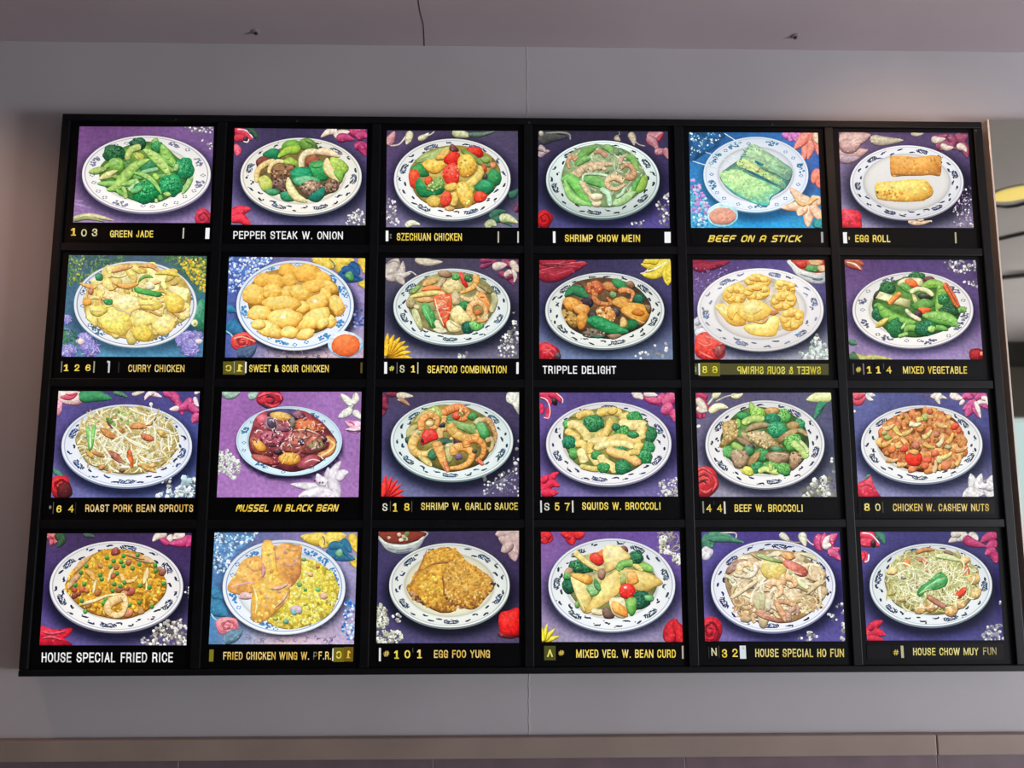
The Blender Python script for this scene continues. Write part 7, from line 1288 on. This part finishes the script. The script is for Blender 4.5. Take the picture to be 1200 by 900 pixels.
S_('bean_sprout', '500 360 430 390 390 440 380 510', 12, 'f0e8d0'); S_('bean_sprout', '250 360 280 390 320 370', 12, 'e4d8b8'); S_('noodle', '260 465 330 420 420 360', 26, 'e0cca4'); B_('bok_choy', '400 450 440 430 470 460 460 540 430 550 400 510', 'bcb48c', 'dcd8b8', '7c744c'); B_('cabbage', '470 470 500 460 500 530 470 540', 'd8ccac')
B_('beef', '400 540 460 540 520 580 590 590 590 610 530 610 440 580', 'b07c64', 'd8a890', '68402c', n=.25); SH('600 600 560 540 540 490 600 490 650 520', 46, 'c89870', 'e8c8a4', '805430', 'b07c50', 'shrimp', 5); SH('610 600 610 550 660 520 660 570', 40, 'b8907c', 'dcc0ac', '745044', '9c7460', 'shrimp', 4); ST('noodle_tangle', epoly(730, 500, 80, 50), 22, 80, 12, ['d8bc8c', 'c8a474', 'e0cca0'], .7); ST('noodle_tangle', epoly(330, 520, 60, 50), 22, 70, 11, ['c09468', 'd4b080', 'b08454'], .7); S_('noodle', '720 440 780 380 830 360', 34, 'd8c090', prof='leaf'); S_('noodle', '390 560 395 590 405 612', 24, 'd0b080'); S_('noodle', '220 330 250 340 280 370', 20, 'dcdcb0')
N('N', 147, 180, 768, 815, 'd0c898', 0); GAP(130, 134, 760, 830, '383630'); GAP(191, 195, 755, 828, '504c40'); N('3', 210, 243, 776, 826, GOLD, .01); N('2', 272, 306, 773, 822, GOLD, .01); GAP(319, 356, 754, 833, 'd8dce4')
GAP(334, 346, 762, 776, 'a8acb4'); T('HOUSE SPECIAL HO FUN', 412, 947, 773, 823, 'dcc458', .012)
finish((128, 962, 748, 840))

# --- house chow mei fun
begin(3, 5, 990, 610, 5.145, '92 68 916 68 960 722 134 724', 'backlit panel with thin noodles, scallions and pork on a plate, captioned HOUSE CHOW MUY FUN')
bg('4c4488 403c7c 3c3870 504894 3c3870 3c3470 5c549c 54509c 4c4888', (518, 432, 372, 248, .75, .25))
PT('orchid', ['70 92 90 150 90 185 120', '60 92 130 150 130 210 150', '40 110 190 130 220 120 255', '40 95 190 110 210 105 240'], 'c82c48', 'ec7080', '701428'); S_('', '100 75 160 85 210 140', 8, 'f0dcd8'); E_('', 172, 138, 16, 22, 10, '1c1018', wob=.05); S_('', '120 250 140 240 145 200', 10, 'f4e4e4'); PT('tulip_leaf', ['50 185 75 225 100 240 140'], '2c6450')
PT('lily', ['60 740 90 680 100 625 130', '70 740 90 780 110 800 125', '50 700 75 660 80 650 100'], 'c4bcb4', 'ece4dc', '6c6468'); PT('orchid', ['60 720 100 760 130 850 155', '60 916 90 860 100 820 130', '60 916 130 880 150 850 160', '60 910 180 870 190 845 205', '60 900 190 910 230 905 255'], 'a02c58', 'd06c90', '581434')
PT('gerbera', ['60 134 680 180 630 228 605', '60 134 690 190 670 245 690', '50 134 710 180 710 235 722', '40 140 650 160 640 170 625'], 'b41c34', 'e45468', '640c20')
SP('820 720 850 640 950 610 960 720', 40, 6, 13, ('c4c4c4', 'e4e4e4', '9c9ca0', '807c8c'), 10, '5c5870'); SP('930 480 945 480 945 500 930 500', 2, 5, 8, stems=1)
plate(518, 388, 369, 250, 0, 'a', (112, 170, 222, 292, -2), 'd8e0e0', 'd8dcc8', '98a4c0', '94a8b4', '1c2840', seed=46)
B_('noodle_bed', '240 390 250 310 310 240 400 190 500 170 620 185 730 240 800 330 800 400 750 490 640 550 500 565 380 540 290 490', 'b8b070', 'd0c890', '7c7440', n=.3, ns=16)
ST('rice_noodles', epoly(520, 365, 275, 185), 330, 80, 9, ['c8cc88', 'd8d49c', 'b4b06c', 'dce0ac', 'a8a05c', 'c4b878'], .8)
for p, w, c in (('420 200 470 175 540 175', 26, 'c07c48'), ('590 185 620 190 650 200', 24, '8c6c54'), ('700 240 730 290 740 330', 30, 'c86440'), ('440 240 470 230 490 260', 44, 'c87048'), ('470 300 500 300 530 310', 26, 'c88460'), ('380 290 370 250 385 230', 40, 'd88048'), ('310 330 340 345 390 345', 22, '6c5c4c'), ('440 390 420 385', 22, 'c87c48'), ('490 450 550 490 605 520', 34, '985c48'), ('580 500 610 525', 26, '6c2c24'), ('660 460 690 440 725 400', 46, 'd84830'), ('720 370 715 400 720 420', 22, 'd0603c'), ('710 310 730 340', 30, 'cc7850')): S_('pork_shred', p, w, c, prof='leaf')
for x, y, r, c in ((285, 300, 36, 'd8bc74'), (590, 265, 40, 'd8bc80'), (770, 350, 48, 'd4b06c'), (780, 440, 44, 'd0b070'), (690, 500, 44, 'd0a868'), (640, 540, 44, 'c89c64'), (460, 530, 44, 'c8a060'), (520, 520, 40, 'c89458'), (350, 460, 40, 'ccb470'), (280, 430, 30, 'c8bc6c'), (720, 240, 34, 'd4b078')): E_('egg', x, y, r, r * .65, 20, c, wob=.2, k=9, n=.25)
ST('rice_noodles', epoly(530, 370, 240, 150), 130, 120, 8, ['d8dca4', 'e4e4b8', 'c4c480', 'ece8c4'], .8); S_('cabbage', '540 215 600 215 690 240', 34, 'c8d098', 'ecf0c8', '7c8c4c', 'leaf'); S_('bean_sprout', '370 370 390 430 440 460', 11, 'e4e4b4'); S_('bean_sprout', '470 290 500 260 530 240', 12, 'ecdcb8'); S_('bean_sprout', '620 330 620 370 600 410', 10, 'dcdca8')
S_('tomato', '675 450 700 430 722 400', 40, 'd83c28', 'f07858', '8c1c10', 'leaf'); S_('pork_shred', '490 450 540 485 600 520', 30, 'a8705c', 'd0a08c', '5c3028'); B_('scallion', '425 435 460 390 490 370 560 310 590 315 612 350 600 390 550 410 490 420 450 455', '4c9c54', '90cc90', '1c6430', n=.2); [S_('', p, 9, c, prof='leaf') for p, c in (('450 430 520 380 600 340', 'a4d8a0'), ('470 430 540 400 605 370', '2c7444'), ('480 390 540 350 590 320', '2c7c48'), ('440 440 480 420 520 410', 'b8d890'))]
DT('pepper_flecks', epoly(540, 400, 200, 130), 16, 3, 6, ['3c3428', '54483c'])
N('#', 292, 325, 778, 812, 'd0b83c', .03); GAP(339, 355, 755, 828, 'b8b494'); STRIP(134, 284, 755, 830, '0d0e12')
T('HOUSE CHOW MUY', 412, 806, 768, 813, 'd8c860', .012); T('FUN', 834, 915, 765, 810, '9c8c54', .004)
finish((134, 958, 744, 842))
